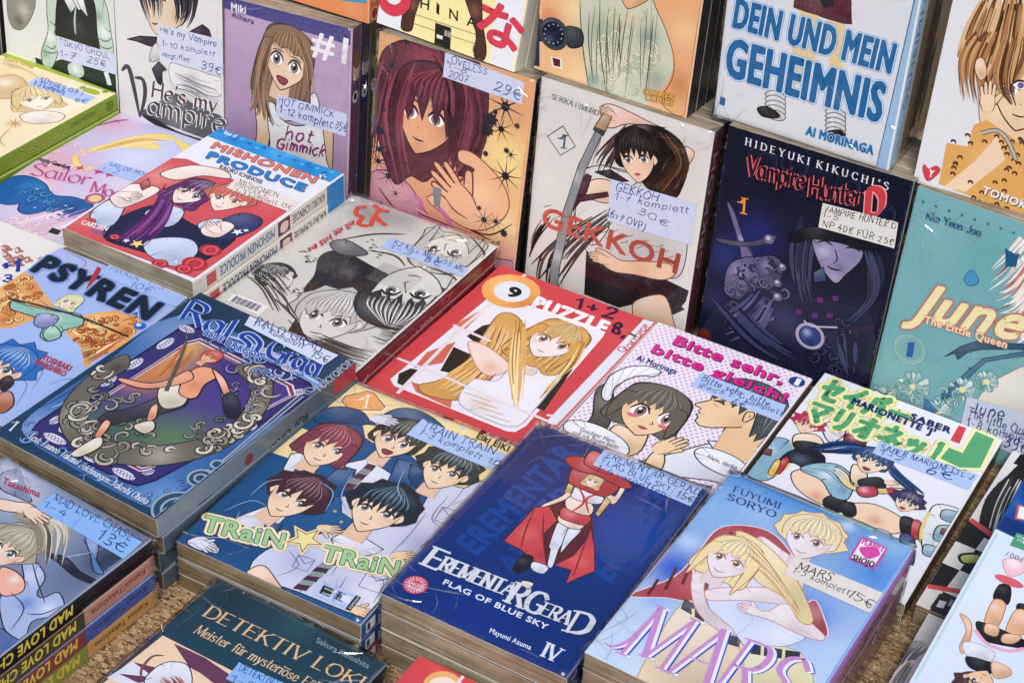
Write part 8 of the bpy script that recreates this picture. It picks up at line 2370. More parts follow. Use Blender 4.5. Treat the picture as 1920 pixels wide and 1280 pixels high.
S.line('#7c2c26',1.27,[227,262,250,277],smooth=0,keep=1)
S.line('#7c2c26',1.26,[245,251,267,266],smooth=0,keep=0)
S.line('#7c2c26',1.26,[258,276,280,291],smooth=0,keep=1)
S.line('#7c2c26',1.26,[276,264,298,279],smooth=0,keep=0)
S.line('#7c2c26',1.26,[294,253,315,268],smooth=0,keep=1)
S.line('#7c2c26',1.25,[307,278,328,292],smooth=0,keep=0)
S.line('#7c2c26',1.25,[324,266,346,281],smooth=0,keep=1)
S.line('#7c2c26',1.25,[342,255,363,270],smooth=0,keep=0)
S.line('#7c2c26',1.24,[355,280,376,294],smooth=0,keep=1)
S.line('#7c2c26',1.24,[372,268,394,283],smooth=0,keep=0)
S.line('#7c2c26',1.24,[390,257,411,272],smooth=0,keep=1)
S.line('#7c2c26',1.23,[402,281,423,296],smooth=0,keep=0)
S.line('#7c2c26',1.23,[420,270,441,285],smooth=0,keep=1)
S.line('#7c2c26',1.23,[437,258,458,273],smooth=0,keep=0)
S.line('#7c2c26',1.23,[454,247,475,262],smooth=0,keep=1)
S.part = 'small_lettering'
S.pen('SERIKA HIMURO','serif','#3a3836',(9.2,154.4),(45.5,153.1),(9.7,158.1),wd=0.16,track=0.14)
S.line('#4a4846',0.73,[79,548,123,500,80,458,34,502],closed=1,smooth=0,taper=0)
S.pen('1','serif','#3c5866',(18.5,120.2),(23.1,120.9),(18.8,130.2),wd=0.24)
S.sticker('#c6cde6',[240,439,503,453,504,324,245,308])
S.pen('GEKKOH','hand','#2b3d80',(64.2,102.1),(96.3,105),(64.7,108.5),wd=0.1,seed=0)
S.pen('1-7 komplett','hand','#2b3d80',(64.6,95.1),(119.9,103.9),(64.8,100.6),wd=0.1,seed=1)
S.pen('30€','hand','#2b3d80',(83,90.6),(105.9,88.4),(83.2,95.8),wd=0.1,seed=2)
S.pen('(6+7 OVP)','hand','#2b3d80',(60.8,81),(89.8,79.5),(61.3,87.1),wd=0.1,seed=3)
S.build()

S = sheet('gek', 0, 'spine')
S.part = 'spine_print'
S.text('GEKKOH','#8f7478',(60,4),(150,4),(60,10.5),bold=0.05)
S.build()

S = sheet('gek', 1, 'spine')
S.part = 'spine_print'
S.text('GEKKOH','#8f7478',(60,4),(150,4),(60,10.5),bold=0.05)
S.build()

S = sheet('gek', 2, 'spine')
S.part = 'spine_print'
S.text('GEKKOH','#8f7478',(60,4),(150,4),(60,10.5),bold=0.05)
S.build()

S = sheet('vam', 0, 'front')
S.full('#0e1224',blobs=[(31.2,101.2,19.5,'#1c2668',0.9),(11.4,77.2,16,'#232f6e',0.8),(8.6,41.4,12.4,'#1f2a58',0.7),(62.8,49.1,23.8,'#363c62',0.8),(106.3,61.7,19.2,'#222c44',0.8),(42.4,54.3,16,'#3a3e64',0.8),(58.6,119.1,19,'#141a30',0.7),(98.1,23.5,19.9,'#1c2844',0.8),(67.6,20,16.2,'#242a50',0.8)])
S.ring('#2c3150',26.4,156.1,9.74,0.56)
S.ring('#2c3150',28.7,155.7,5.84,0.56)
S.ring('#2c3150',-5.6,141.7,6.89,0.57)
S.ring('#2c3150',-3.3,141.2,4.17,0.58)
S.ring('#2c3150',48.1,159.4,8.93,0.56)
S.ring('#2c3150',50.4,158.9,5.29,0.55)
S.ring('#2c3150',85.1,156.1,7.97,0.54)
S.ring('#2c3150',87.3,155.7,4.79,0.54)
S.ring('#2c3150',112.1,145.8,6.49,0.54)
S.ring('#2c3150',114.3,145.4,3.9,0.54)
S.shape('#20243a','#0c0e1a',0.66,[26,109,94,197,194,261,329,278,447,290,487,237,497,66,189,-8,22,17],3,blobs=[(59.8,43.5,12,'#3a3f60',0.8),(105.8,44.2,10.2,'#2c3650',0.8),(35.1,25,9.9,'#2a3054',0.8)])
S.shape('#6a6388','#241f36',0.62,[27,470,54,446,90,376,123,337,115,317,95,313,77,362],3,blobs=[(21.5,93.6,3.9,'#a8a0c4',0.8)])
S.shape('#5d5878','#1a1a2c',0.72,[58,279,91,319,136,333,152,280,129,228,88,186,57,209],3,blobs=[(22.6,68.5,7.2,'#9a94b4',0.8)])
S.shape('#4c4868','#1a1a2c',0.71,[130,322,164,355,203,349,210,302,180,247,152,280],3,blobs=[(42.2,80,5.5,'#8a86aa',0.8)])
S.shape('#4a4660','#1a1a2c',0.63,[8,354,54,362,113,380,168,420,174,402,116,365,40,344],3)
S.scrolls([80,287,193,362,243,245,146,66,44,98],['#15172a','#4e4a6c','#6a658a','#34345a'],46,5.17,1.35,4)
S.scrolls([280,208,480,268,504,69,279,30],['#0c0e1a','#23284a','#343a5c'],30,7.14,1.59,5)
S.disc('#6a6680',39.7,100.9,3.49,3.49)
S.disc('#b8b4cc',39.2,101.5,1.56,1.56)
S.disc('#6a6680',52.1,83.6,2.74,2.74)
S.disc('#b8b4cc',51.6,84.3,1.23,1.23)
S.disc('#6a6680',50.8,70.4,2.75,2.75)
S.disc('#b8b4cc',50.3,71.1,1.24,1.24)
S.disc('#6a6680',52.5,59.9,3.16,3.16)
S.disc('#b8b4cc',52,60.5,1.43,1.43)
S.disc('#6a6680',107.6,52.8,2.32,2.32)
S.disc('#b8b4cc',107.1,53.4,1.04,1.04)
S.disc('#6a6680',117.8,60.2,2.29,2.29)
S.disc('#b8b4cc',117.3,60.9,1.03,1.03)
S.disc('#15152a',26.2,75.4,0.96,0.96)
S.disc('#15152a',26.1,71.5,0.96,0.96)
S.disc('#15152a',26.2,68.1,0.96,0.96)
S.disc('#15152a',26.3,64.7,0.96,0.96)
S.strands(['#4a4e74','#2a2e50','#5c6084','#1c2040'],2.41,[150,244,113,178,64,124],[214,234,186,118,102,30],20,seed=3,spread=0.05)
S.strands(['#20263c','#39405a','#161b30'],2.27,[229,507,219,389,258,251],[279,476,290,331,318,257],22,seed=5)
S.strands(['#20263c','#39405a','#161b30'],2.21,[436,500,484,403,439,252],[414,460,455,326,397,236],22,seed=6)
S.shape('#8b83a6','#1a1628',0.57,[274,446,305,456,348,465,386,457,412,458,410,425,380,373,363,342,341,347,302,386],3,blobs=[(77.8,105.5,5.3,'#b4acc8',0.9),(90.3,97.7,4.5,'#6a6288',0.8),(88.2,88.7,3.8,'#a49cbc',0.7),(97.5,108.6,4.5,'#7a7296',0.8)])
S.line('#201a34',1.52,[288,440,310,453,332,446])
S.line('#201a34',1.49,[366,452,388,460,407,454])
S.line('#3a3250',1.13,[339,439,350,412,342,394])
S.line('#2a2038',1.53,[327,383,344,378,367,383])
S.line('#c8bcd4',0.76,[336,373,351,372])
S.shape('#0c0f1c','#0a0c16',0.38,[211,436,264,479,321,491,409,490,467,487,414,462,349,460,277,446,230,417],3)
S.shape('#33456e','#1a2240',0.58,[294,349,319,376,333,339,303,322],0)
S.poly('#5e2a6a',[267,223,283,228,284,211,268,206])
S.poly('#5e2a6a',[312,228,328,233,329,216,313,212])
S.poly('#5e2a6a',[352,244,368,248,369,232,353,228])
S.poly('#5e2a6a',[318,281,334,285,335,268,319,264])
S.poly('#5e2a6a',[358,301,374,305,375,289,360,285])
S.poly('#2e2438',[422,225,482,261,487,237,428,193])
S.ring('#a49cb8',79.6,38.6,9.16,2.39)
S.disc('#2c3c74',79.6,38.6,7.17,7.17,blobs=[(77,40.7,3.2,'#a0acd8',0.95),(80.8,34.2,3.2,'#16245a',0.8)])
S.line('#b8b0c4',1.19,[294,196,315,186,351,197,387,210],taper=0)
S.disc('#6a2424',5.6,10.6,4.62,4.62)
S.strands(['#2a3050','#181c34','#3a4064'],3.3,[19,160,146,66,279,30],[95,189,200,124,300,92],10,seed=1)
S.strands(['#2a3050','#181c34','#3a4064'],3.11,[375,192,421,106,441,78],[473,231,477,129,473,74],10,seed=2)
S.part = 'title_lettering'
S.pen('Vampire','nib','#d8606a',(17.6,142.5),(56.5,144.5),(17,156.2),wd=0.34,track=0.1)
S.pen('Hunter','nib','#d8606a',(61.1,141.6),(95.7,145.6),(60.1,155.5),wd=0.34,track=0.08)
S.pen('Vampire','nib','#17141c',(17.6,142.5),(56.5,144.5),(17,156.2),wd=0.2,track=0.1)
S.pen('Hunter','nib','#17141c',(61.1,141.6),(95.7,145.6),(60.1,155.5),wd=0.2,track=0.08)
S.pen('D','nib','#f09a9a',(100.2,140.8),(109.7,143.4),(98,159.6),wd=0.4)
S.pen('D','nib','#c03c44',(100.2,140.8),(109.7,143.4),(98,159.6),wd=0.3)
S.part = 'small_lettering'
S.pen("HIDEYUKI KIKUCHI'S",'serif','#dcdce4',(13.3,163.3),(110.6,162.4),(13.2,168.3),wd=0.18,track=0.55)
S.pen('1','serif','#e08a3c',(17,113.5),(20.4,113.9),(16.1,124.7),wd=0.24)
S.sticker('#d8d4cb',[284,558,486,571,490,495,285,486])
S.pen('VAMPIRE HUNTER D','hand','#15151a',(72.8,133.7),(120.1,137.6),(72.7,138.5),wd=0.1,seed=0)
S.pen('1-5','hand','#15151a',(72.1,129.5),(82.5,130.7),(72.1,133.5),wd=0.1,seed=1)
S.pen('NP 40€ FÜR 25€','hand','#15151a',(73.5,123.1),(121.3,126.1),(73.4,127.9),wd=0.1,seed=2)
S.build()

S = sheet('june', 0, 'front')
S.full('#74acb0',blobs=[(20.8,139.9,21.3,'#82b8bc',0.6),(15.1,35.5,19.2,'#8abab8',0.6),(52.4,141,20.9,'#6aa4ac',0.6),(9.1,95.5,14.9,'#7cb4b6',0.5)])
S.star('#1f5a86',5.4,161.1,1.42)
S.star('#1f5a86',14,161.3,1.41)
S.star('#1f5a86',22.6,161.4,1.39)
S.star('#1f5a86',31.1,161.6,1.39)
S.star('#1f5a86',39.5,161.8,1.38)
S.star('#1f5a86',47.9,162,1.37)
S.star('#1f5a86',56.2,162.1,1.36)
S.star('#1f5a86',64.4,162.3,1.36)
S.shape('#e2dac8','#8a8a7a',0.6,[295,132,293,199,329,258,399,314,467,164,402,82],3)
S.strands(['#f0e2d8','#c87a76','#a04a4e','#f6ece6'],2.69,[286,670,256,598,220,522],[351,499,316,421,268,385],16,seed=3,taper=2,spread=0.06)
S.strands(['#f0e2d8','#c87a76','#f6ece6'],3.39,[316,607,293,536,256,490],[373,414,346,355,318,358],14,seed=4,taper=2)
S.shape('#26506c','#1a3a52',0.6,[174,248,205,292,240,324,357,368,380,362,259,308,228,286,207,252,196,268],0)
S.shape('#2c6a8c','#1a3a52',0.57,[377,345,280,280,265,253,213,136,194,122,191,134,246,244,272,286,368,352],0)
S.poly('#1f5a80',[248,602,285,594,286,564,261,554])
S.poly('#4a94c0',[182,514,203,499,205,481,184,468,170,483],smooth=3)
S.line('#1a4a68',0.56,[182,514,203,499,205,481,184,468,170,483],closed=1)
S.shape('#a8ccc8','#5a8a8c',0.46,[113,124,140,147,138,153,157,144,150,134],3)
S.shape('#cfe0d8','#5a8a8c',0.46,[113,124,140,126,140,133,157,124,150,114],3)
S.shape('#8fbcc0','#5a8a8c',0.46,[113,124,134,112,138,121,151,110,144,100],3)
S.shape('#dce6dc','#5a8a8c',0.46,[113,124,106,92,117,104,124,89,117,79],3)
S.shape('#a8ccc8','#5a8a8c',0.46,[113,124,90,90,91,98,107,88,100,78],3)
S.shape('#cfe0d8','#5a8a8c',0.46,[113,124,77,96,79,104,94,94,88,84],3)
S.shape('#8fbcc0','#5a8a8c',0.46,[113,124,70,106,69,112,88,104,81,93],3)
S.shape('#dce6dc','#5a8a8c',0.46,[113,124,69,124,82,137,86,122,80,112],3)
S.shape('#a8ccc8','#5a8a8c',0.46,[113,124,84,150,95,162,102,148,95,138],3)
S.shape('#cfe0d8','#5a8a8c',0.46,[113,124,102,161,102,168,119,159,112,149],3)
S.shape('#8fbcc0','#5a8a8c',0.46,[113,124,114,163,121,174,131,161,124,151],3)
S.shape('#dce6dc','#5a8a8c',0.46,[113,124,134,155,146,167,151,153,145,143],3)
S.shape('#a8ccc8','#5a8a8c',0.46,[113,124,141,138,140,144,158,136,152,126],3)
S.disc('#ece0a8',28.3,30.9,2.32,2.32)
S.shape('#a8ccc8','#5a8a8c',0.47,[48,58,62,71,71,82,80,69,73,59],3)
S.shape('#cfe0d8','#5a8a8c',0.47,[48,58,61,60,62,67,79,58,72,48],3)
S.shape('#8fbcc0','#5a8a8c',0.47,[48,58,55,49,54,56,72,47,66,36],3)
S.shape('#dce6dc','#5a8a8c',0.47,[48,58,40,39,52,52,58,37,50,26],3)
S.shape('#a8ccc8','#5a8a8c',0.47,[48,58,32,38,34,46,49,36,42,26],3)
S.shape('#cfe0d8','#5a8a8c',0.47,[48,58,20,44,27,54,37,42,30,31],3)
S.shape('#8fbcc0','#5a8a8c',0.47,[48,58,16,54,28,66,34,52,27,41],3)
S.shape('#dce6dc','#5a8a8c',0.47,[48,58,18,62,22,72,35,60,28,50],3)
S.shape('#a8ccc8','#5a8a8c',0.47,[48,58,25,75,29,84,42,72,36,62],3)
S.shape('#cfe0d8','#5a8a8c',0.47,[48,58,32,80,34,88,50,78,42,68],3)
S.shape('#8fbcc0','#5a8a8c',0.47,[48,58,50,84,48,90,67,82,60,72],3)
S.shape('#dce6dc','#5a8a8c',0.47,[48,58,54,83,62,93,71,80,64,70],3)
S.shape('#a8ccc8','#5a8a8c',0.47,[48,58,62,74,68,84,79,72,72,61],3)
S.disc('#ece0a8',12,14.6,2.35,2.35)
S.shape('#a8ccc8','#5a8a8c',0.45,[240,175,257,189,260,197,274,187,267,177],3)
S.shape('#cfe0d8','#5a8a8c',0.45,[240,175,255,171,255,178,271,169,265,159],3)
S.shape('#8fbcc0','#5a8a8c',0.45,[240,175,250,164,251,171,267,162,260,152],3)
S.shape('#dce6dc','#5a8a8c',0.45,[240,175,237,154,238,162,254,152,247,142],3)
S.shape('#a8ccc8','#5a8a8c',0.45,[240,175,226,152,236,163,243,150,237,140],3)
S.shape('#cfe0d8','#5a8a8c',0.45,[240,175,215,155,221,165,232,153,226,143],3)
S.shape('#8fbcc0','#5a8a8c',0.45,[240,175,207,170,206,176,224,168,218,158],3)
S.shape('#dce6dc','#5a8a8c',0.45,[240,175,207,174,208,182,224,172,218,162],3)
S.shape('#a8ccc8','#5a8a8c',0.45,[240,175,218,194,224,204,234,192,228,182],3)
S.shape('#cfe0d8','#5a8a8c',0.45,[240,175,224,199,227,207,241,197,235,187],3)
S.shape('#8fbcc0','#5a8a8c',0.45,[240,175,237,203,241,212,254,201,247,191],3)
S.shape('#dce6dc','#5a8a8c',0.45,[240,175,248,201,256,212,264,199,258,189],3)
S.shape('#a8ccc8','#5a8a8c',0.45,[240,175,258,185,270,198,274,183,268,173],3)
S.disc('#ece0a8',60.1,43.7,2.26,2.26)
S.shape('#a8ccc8','#5a8a8c',0.46,[195,84,212,97,225,110,229,95,223,85],3)
S.shape('#cfe0d8','#5a8a8c',0.46,[195,84,212,91,214,99,229,89,223,79],3)
S.shape('#8fbcc0','#5a8a8c',0.46,[195,84,200,70,210,81,218,67,211,57],3)
S.shape('#dce6dc','#5a8a8c',0.46,[195,84,193,64,206,78,210,62,204,52],3)
S.shape('#a8ccc8','#5a8a8c',0.46,[195,84,178,61,188,73,195,59,188,49],3)
S.shape('#cfe0d8','#5a8a8c',0.46,[195,84,169,64,170,71,186,62,180,52],3)
S.shape('#8fbcc0','#5a8a8c',0.46,[195,84,162,75,161,82,179,73,172,62],3)
S.shape('#dce6dc','#5a8a8c',0.46,[195,84,162,88,175,101,179,85,172,75],3)
S.shape('#a8ccc8','#5a8a8c',0.46,[195,84,168,100,166,106,185,98,179,88],3)
S.shape('#cfe0d8','#5a8a8c',0.46,[195,84,177,108,177,115,194,106,187,96],3)
S.shape('#8fbcc0','#5a8a8c',0.46,[195,84,197,113,200,122,214,111,208,101],3)
S.shape('#dce6dc','#5a8a8c',0.46,[195,84,204,111,203,117,221,108,215,98],3)
S.shape('#a8ccc8','#5a8a8c',0.46,[195,84,212,95,216,104,230,93,223,82],3)
S.disc('#ece0a8',48.8,21.1,2.29,2.29)
S.shape('#a8ccc8','#5a8a8c',0.44,[294,225,306,240,304,245,323,237,316,228],3)
S.shape('#cfe0d8','#5a8a8c',0.44,[294,225,307,230,307,237,324,228,318,218],3)
S.shape('#8fbcc0','#5a8a8c',0.44,[294,225,300,214,299,221,316,212,310,202],3)
S.shape('#dce6dc','#5a8a8c',0.44,[294,225,295,210,300,219,311,208,305,198],3)
S.shape('#a8ccc8','#5a8a8c',0.44,[294,225,282,206,294,218,298,204,292,194],3)
S.shape('#cfe0d8','#5a8a8c',0.44,[294,225,273,208,278,217,289,206,283,196],3)
S.shape('#8fbcc0','#5a8a8c',0.44,[294,225,265,220,268,228,281,218,275,208],3)
S.shape('#dce6dc','#5a8a8c',0.44,[294,225,267,233,272,242,284,231,277,221],3)
S.shape('#a8ccc8','#5a8a8c',0.44,[294,225,270,238,274,246,286,235,280,226],3)
S.shape('#cfe0d8','#5a8a8c',0.44,[294,225,278,245,281,253,294,242,288,233],3)
S.shape('#8fbcc0','#5a8a8c',0.44,[294,225,290,249,301,261,307,247,300,237],3)
S.shape('#dce6dc','#5a8a8c',0.44,[294,225,304,244,308,253,320,242,314,232],3)
S.shape('#a8ccc8','#5a8a8c',0.44,[294,225,306,241,307,248,322,238,316,229],3)
S.disc('#ece0a8',73.5,56.2,2.21,2.21)
S.scrolls([11,85,84,170,184,131,230,187,243,73,42,12],['#4f8488','#cfe0d8','#a8ccc8'],44,3.56,0.79,4)
S.poly('#3a72a0',[152,107,178,94,195,84,161,68],smooth=3)
S.ring('#b4d2cc',20,57.3,10.22,0.68)
S.ring('#b4d2cc',20,57.3,8.7,0.45)
S.line('#b4d2cc',0.57,[80,229,112,243],smooth=0,keep=1)
S.line('#b4d2cc',0.57,[80,229,108,216],smooth=0,keep=1)
S.line('#b4d2cc',0.57,[80,229,88,196],smooth=0,keep=1)
S.line('#b4d2cc',0.57,[80,229,63,196],smooth=0,keep=1)
S.line('#b4d2cc',0.57,[80,229,48,215],smooth=0,keep=1)
S.line('#b4d2cc',0.57,[80,229,52,243],smooth=0,keep=1)
S.line('#b4d2cc',0.57,[80,229,72,263],smooth=0,keep=1)
S.line('#b4d2cc',0.57,[80,229,97,263],smooth=0,keep=1)
S.part = 'title_lettering'
S.text('June','#f0e4ac',(13.7,80.3),(83.8,93.1),(20.1,108.9),bold=0.06,outline=[('#c47a70',0.07)],shear=0.12)
S.text('The Little Queen','#f0d8b0',(24.9,80.2),(79.5,84.8),(24.7,85.9),bold=0.08,outline=[('#c06a60',0.12)])
S.part = 'small_lettering'
S.pen('Kim Yeon-Joo','serif','#1d5480',(9.8,151.3),(45.3,152.6),(9.8,156.3),wd=0.18,track=0.12)
S.text('1','#1d5aa0',(19.7,52.1),(22.5,53),(18.9,62.3),bold=0.12)
S.sticker('#c2c9dc',[257,162,427,182,436,50,262,54])
S.pen('June','hand','#2b3d80',(68.8,30.7),(89.8,34.4),(68.7,40.1),wd=0.1,seed=0)
S.pen('The little Queen','hand','#2b3d80',(68.1,26.1),(114.4,29.4),(67.6,32.7),wd=0.1,seed=1)
S.pen('1-8 komplett','hand','#2b3d80',(68.8,18.7),(112.3,24.1),(68.3,25.3),wd=0.1,seed=2)
S.pen('39€','hand','#2b3d80',(94.7,15.3),(110.6,16.8),(94,23.6),wd=0.1,seed=3)
S.build()

S = sheet('hina', 0, 'front')
S.full('#ecdf9e',blobs=[(112.2,26.6,15.8,'#dcdde6',0.9),(15.3,5.5,12.6,'#dcdfe8',0.7)])
S.poly('#dfe0e6',[-28,90,81,121,89,-1,-3,-5])
S.poly('#dfe0e6',[375,204,490,237,490,-2,396,2])
S.line('#a89a6a',0.75,[83,60,350,65],smooth=0,taper=0)
S.line('#a89a6a',0.76,[88,33,338,39],smooth=0,taper=0)
S.shape('#4c302c','#241614',0.62,[95,125,138,137,127,57,124,15,99,5,84,22],3,blobs=[(29,21.1,4.1,'#8a5a50',0.7)])
S.shape('#4c302c','#241614',0.6,[270,174,324,190,350,107,377,39,377,6,356,-6,339,15,334,72],3,blobs=[(79.8,32.1,4.8,'#8a5a50',0.7)])
S.part = 'title_lettering'
S.line('#cf3f50',8.42,[11,109,12,62,52,50,86,76,86,130],taper=0)
S.text('な','#cf3f50',(83.7,17.3),(118.6,13.4),(87.1,44.7),bold=0.07,outline=[('#7a2430',0.01)])
S.text('H','#2a2420',(35.1,21),(42.5,21.2),(34.2,28.4),bold=0.04)
S.text('I','#2a2420',(49,21.6),(51.5,20.4),(48,28.9),bold=0.04)
S.text('N','#2a2420',(60.3,20.7),(67.5,20.9),(59.2,28),bold=0.04)
S.text('A','#2a2420',(75.4,20.2),(82.7,20.4),(74.4,27.5),bold=0.04)
S.part = 'publisher_logo'
S.poly('#23241f',[198,58,253,59,262,-2,206,0])
S.poly('#dcd8c8',[209,28,230,28,230,18,210,18])
S.text('漫画','#dcd8c8',(58.1,8.1),(63.7,8.2),(57.9,11.9))
S.build()

S = sheet('arm', 0, 'front')
S.full('#e6b488',blobs=[(8.2,36.9,11.8,'#cf7a52',0.9),(27.5,50.1,11.6,'#f0d4a0',0.9),(14.9,11.7,16.1,'#eab880',0.8),(36.4,6.5,15.9,'#f0d0a0',0.8),(60.5,44.6,22.9,'#aab8a0',0.95),(72.5,13.9,19.4,'#dcd0bc',0.9),(45.8,32.6,15.5,'#b8bc9c',0.9),(103.1,23.4,15.1,'#d8905c',0.9),(105.9,58,14.7,'#e8b884',0.8),(59.4,21.4,11.7,'#e8dcc8',0.8),(79.7,50.3,11.2,'#8a9a8c',0.9)])
S.poly('#c8ccb4',[116,262,258,302,345,297,411,124,365,33,324,-20,184,-22,158,61],smooth=3,blobs=[(48.9,41.2,15.4,'#9aaa92',0.9),(59.8,17.7,15.6,'#e6dcc8',0.9),(82.1,47.2,9.7,'#7f9288',0.9),(44.9,5.2,7.9,'#7a9a94',0.8),(91.7,19.9,10,'#94988a',0.8),(67.3,54.1,9.8,'#d2c4a4',0.8)])
S.shape('#e2a878','#5a3a28',0.59,[236,295,252,253,272,253,315,288,326,321],3)
S.shape('#e0a878','#5a3a28',0.59,[326,321,379,219,410,154,412,94,390,25,471,13,472,362],3,blobs=[(107.7,58.6,11.1,'#ecc494',0.9),(109.2,21.6,11.4,'#c07a4c',0.8)])
S.scrolls([157,214,294,268,376,128,313,0,189,8],['#a8a890','#d8d6bc','#b4c0ac','#e8e0cc'],40,6.14,1.15,3)
S.strands(['#4a4238','#6a6454'],0.77,[146,241,152,121,183,-10],[352,299,355,167,352,13],18,seed=3,spread=0.1)
S.line('#4a3a2c',0.77,[119,233,139,117,175,-12])
S.shape('#2e323a','#15181e',0.64,[-10,138,17,140,22,90,-7,89],3)
S.shape('#2e323a','#15181e',0.63,[83,144,132,152,140,110,98,93],3)
S.line('#5a6070',0.63,[95,141,103,97],smooth=0)
S.line('#5a6070',0.62,[105,142,112,100],smooth=0)
S.line('#5a6070',0.63,[114,144,122,103],smooth=0)
S.line('#5a6070',0.63,[124,145,132,106],smooth=0)
S.disc('#3a3e46',12.7,29,11.55,11.55,blobs=[(9.4,33.4,4.7,'#7a808c',0.8)])
S.disc('#141a2a',12.3,28.8,8.71,8.71,blobs=[(9.5,24.1,4,'#4a5470',0.8)])
S.disc('#b0b8c4',19.2,30.9,0.51,0.51)
S.disc('#b0b8c4',18.7,27.2,0.51,0.51)
S.disc('#b0b8c4',16.4,24,0.51,0.51)
S.disc('#b0b8c4',13,22.1,0.52,0.52)
S.disc('#b0b8c4',9.5,21.9,0.51,0.51)
S.disc('#b0b8c4',6.7,23.7,0.52,0.52)
S.disc('#b0b8c4',5.4,26.8,0.52,0.52)
S.disc('#b0b8c4',6,30.5,0.52,0.52)
S.disc('#b0b8c4',8.3,33.7,0.51,0.51)
S.disc('#b0b8c4',11.7,35.6,0.51,0.51)
S.disc('#b0b8c4',15.2,35.7,0.51,0.51)
S.disc('#b0b8c4',18,33.9,0.51,0.51)
S.line('#4a556a',0.59,[49,115,71,131],smooth=0)
S.poly('#e6e0d4',[46,49,82,54,89,24,56,20])
S.poly('#5a1c30',[53,48,78,49,80,28,60,26])
S.poly('#23304a',[-19,163,1,163,16,10,-4,8])
S.part = 'publisher_logo'
S.text('CARLSEN','#e0a850',(83.8,7.3),(106.3,9.1),(84,12.1),bold=0.07,outline=[('#5a3a1c',0.1)])
S.text('COMICS','#e0a850',(85.9,3.7),(106,5.5),(86.1,8.1),bold=0.07,outline=[('#5a3a1c',0.1)])
S.build()

S = sheet('dein', 0, 'front')
S.full('#dfe2e8',blobs=[(49.8,29.8,18.4,'#e6e8ec',0.6)])
S.poly('#9cbfdf',[469,492,498,500,522,-2,455,-3])
S.line('#2a3a5a',0.52,[472,479,455,-3],smooth=0,taper=0)
S.shape('#5a222c','#2a1016',0.56,[176,407,313,447,330,359,300,353,279,355,258,355,237,357,208,357,177,359],0)
S.line('#3a141c',0.69,[187,396,188,355],smooth=0,keep=1)
S.line('#3a141c',0.69,[199,400,200,355],smooth=0,keep=1)
S.line('#3a141c',0.69,[212,404,213,356],smooth=0,keep=1)
S.line('#3a141c',0.69,[224,407,226,356],smooth=0,keep=1)
S.line('#3a141c',0.69,[236,411,238,357],smooth=0,keep=1)
S.line('#3a141c',0.69,[248,414,251,358],smooth=0,keep=1)
S.line('#3a141c',0.69,[260,418,263,358],smooth=0,keep=1)
S.line('#3a141c',0.69,[272,421,276,358],smooth=0,keep=1)
S.line('#3a141c',0.68,[284,424,288,359],smooth=0,keep=1)
S.line('#3a141c',0.67,[296,428,301,360],smooth=0,keep=1)
S.line('#3a141c',0.68,[307,432,313,360],smooth=0,keep=1)
S.line('#3a141c',0.68,[319,435,326,361],smooth=0,keep=1)
S.line('#8a4450',0.49,[178,388,321,405],smooth=0,keep=1)
S.line('#8a4450',0.49,[180,373,324,390],smooth=0,keep=1)
S.line('#8a4450',0.49,[183,355,326,372],smooth=0,keep=1)
S.poly('#26242a',[224,421,280,438,276,392,254,379])
S.poly('#e8cf9a',[194,356,244,356,256,228,192,117,161,130,190,237])
S.poly('#e8cf9a',[265,354,314,354,326,236,338,119,309,117,290,239])
S.shape('#dcdcdc','#3a3a3e',0.6,[133,104,158,121,188,115,184,99,158,93],3)
S.shape('#dcdcdc','#3a3a3e',0.6,[135,90,159,108,190,102,186,85,160,80],3)
S.shape('#dcdcdc','#3a3a3e',0.6,[136,76,161,94,192,89,188,72,162,66],3)
S.shape('#dcdcdc','#3a3a3e',0.6,[138,63,163,81,194,75,190,58,164,53],3)
S.shape('#dcdcdc','#3a3a3e',0.6,[140,50,165,67,195,62,192,45,166,39],3)
S.shape('#dcdcdc','#3a3a3e',0.58,[299,109,322,126,352,121,348,105,324,99],3)
S.shape('#dcdcdc','#3a3a3e',0.58,[301,96,324,113,354,108,351,92,326,86],3)
S.shape('#dcdcdc','#3a3a3e',0.59,[303,83,326,100,356,95,353,78,328,73],3)
S.shape('#dcdcdc','#3a3a3e',0.59,[305,70,328,87,358,82,355,65,330,60],3)
S.shape('#dcdcdc','#3a3a3e',0.59,[307,56,330,74,360,68,357,52,332,46],3)
S.shape('#17181c','#0e0e12',0.6,[118,56,146,70,181,58,172,45,135,38],3)
S.shape('#17181c','#0e0e12',0.59,[312,52,346,70,362,54,329,36],3)
S.part = 'title_lettering'
S.text('DEIN UND MEIN','#2369a0',(6.2,65.2),(111.1,65.9),(7.1,85.7),bold=0.08,outline=[('#8fbbe2',0.1),('#dfeaf4',0.04)])
S.text('GEHEIMNIS','#2369a0',(5,30.6),(110.1,31.7),(5.2,58.2),bold=0.08,outline=[('#8fbbe2',0.08),('#dfeaf4',0.04)])
S.part = 'small_lettering'
S.text('AI MORINAGA','#24699c',(64.6,6.7),(109.9,7.7),(64.7,13.1),bold=0.1,outline=[('#a8cce8',0.14)])
S.text('1','#2369a0',(3.4,8.5),(6.5,8.3),(3.5,14.1),bold=0.1)
S.build()

S = sheet('dein', 0, 'spine')
S.part = 'spine_print'
S.text('GEHEIMNIS','#4a6a88',(40,4),(130,4),(40,10),bold=0.04)
S.build()

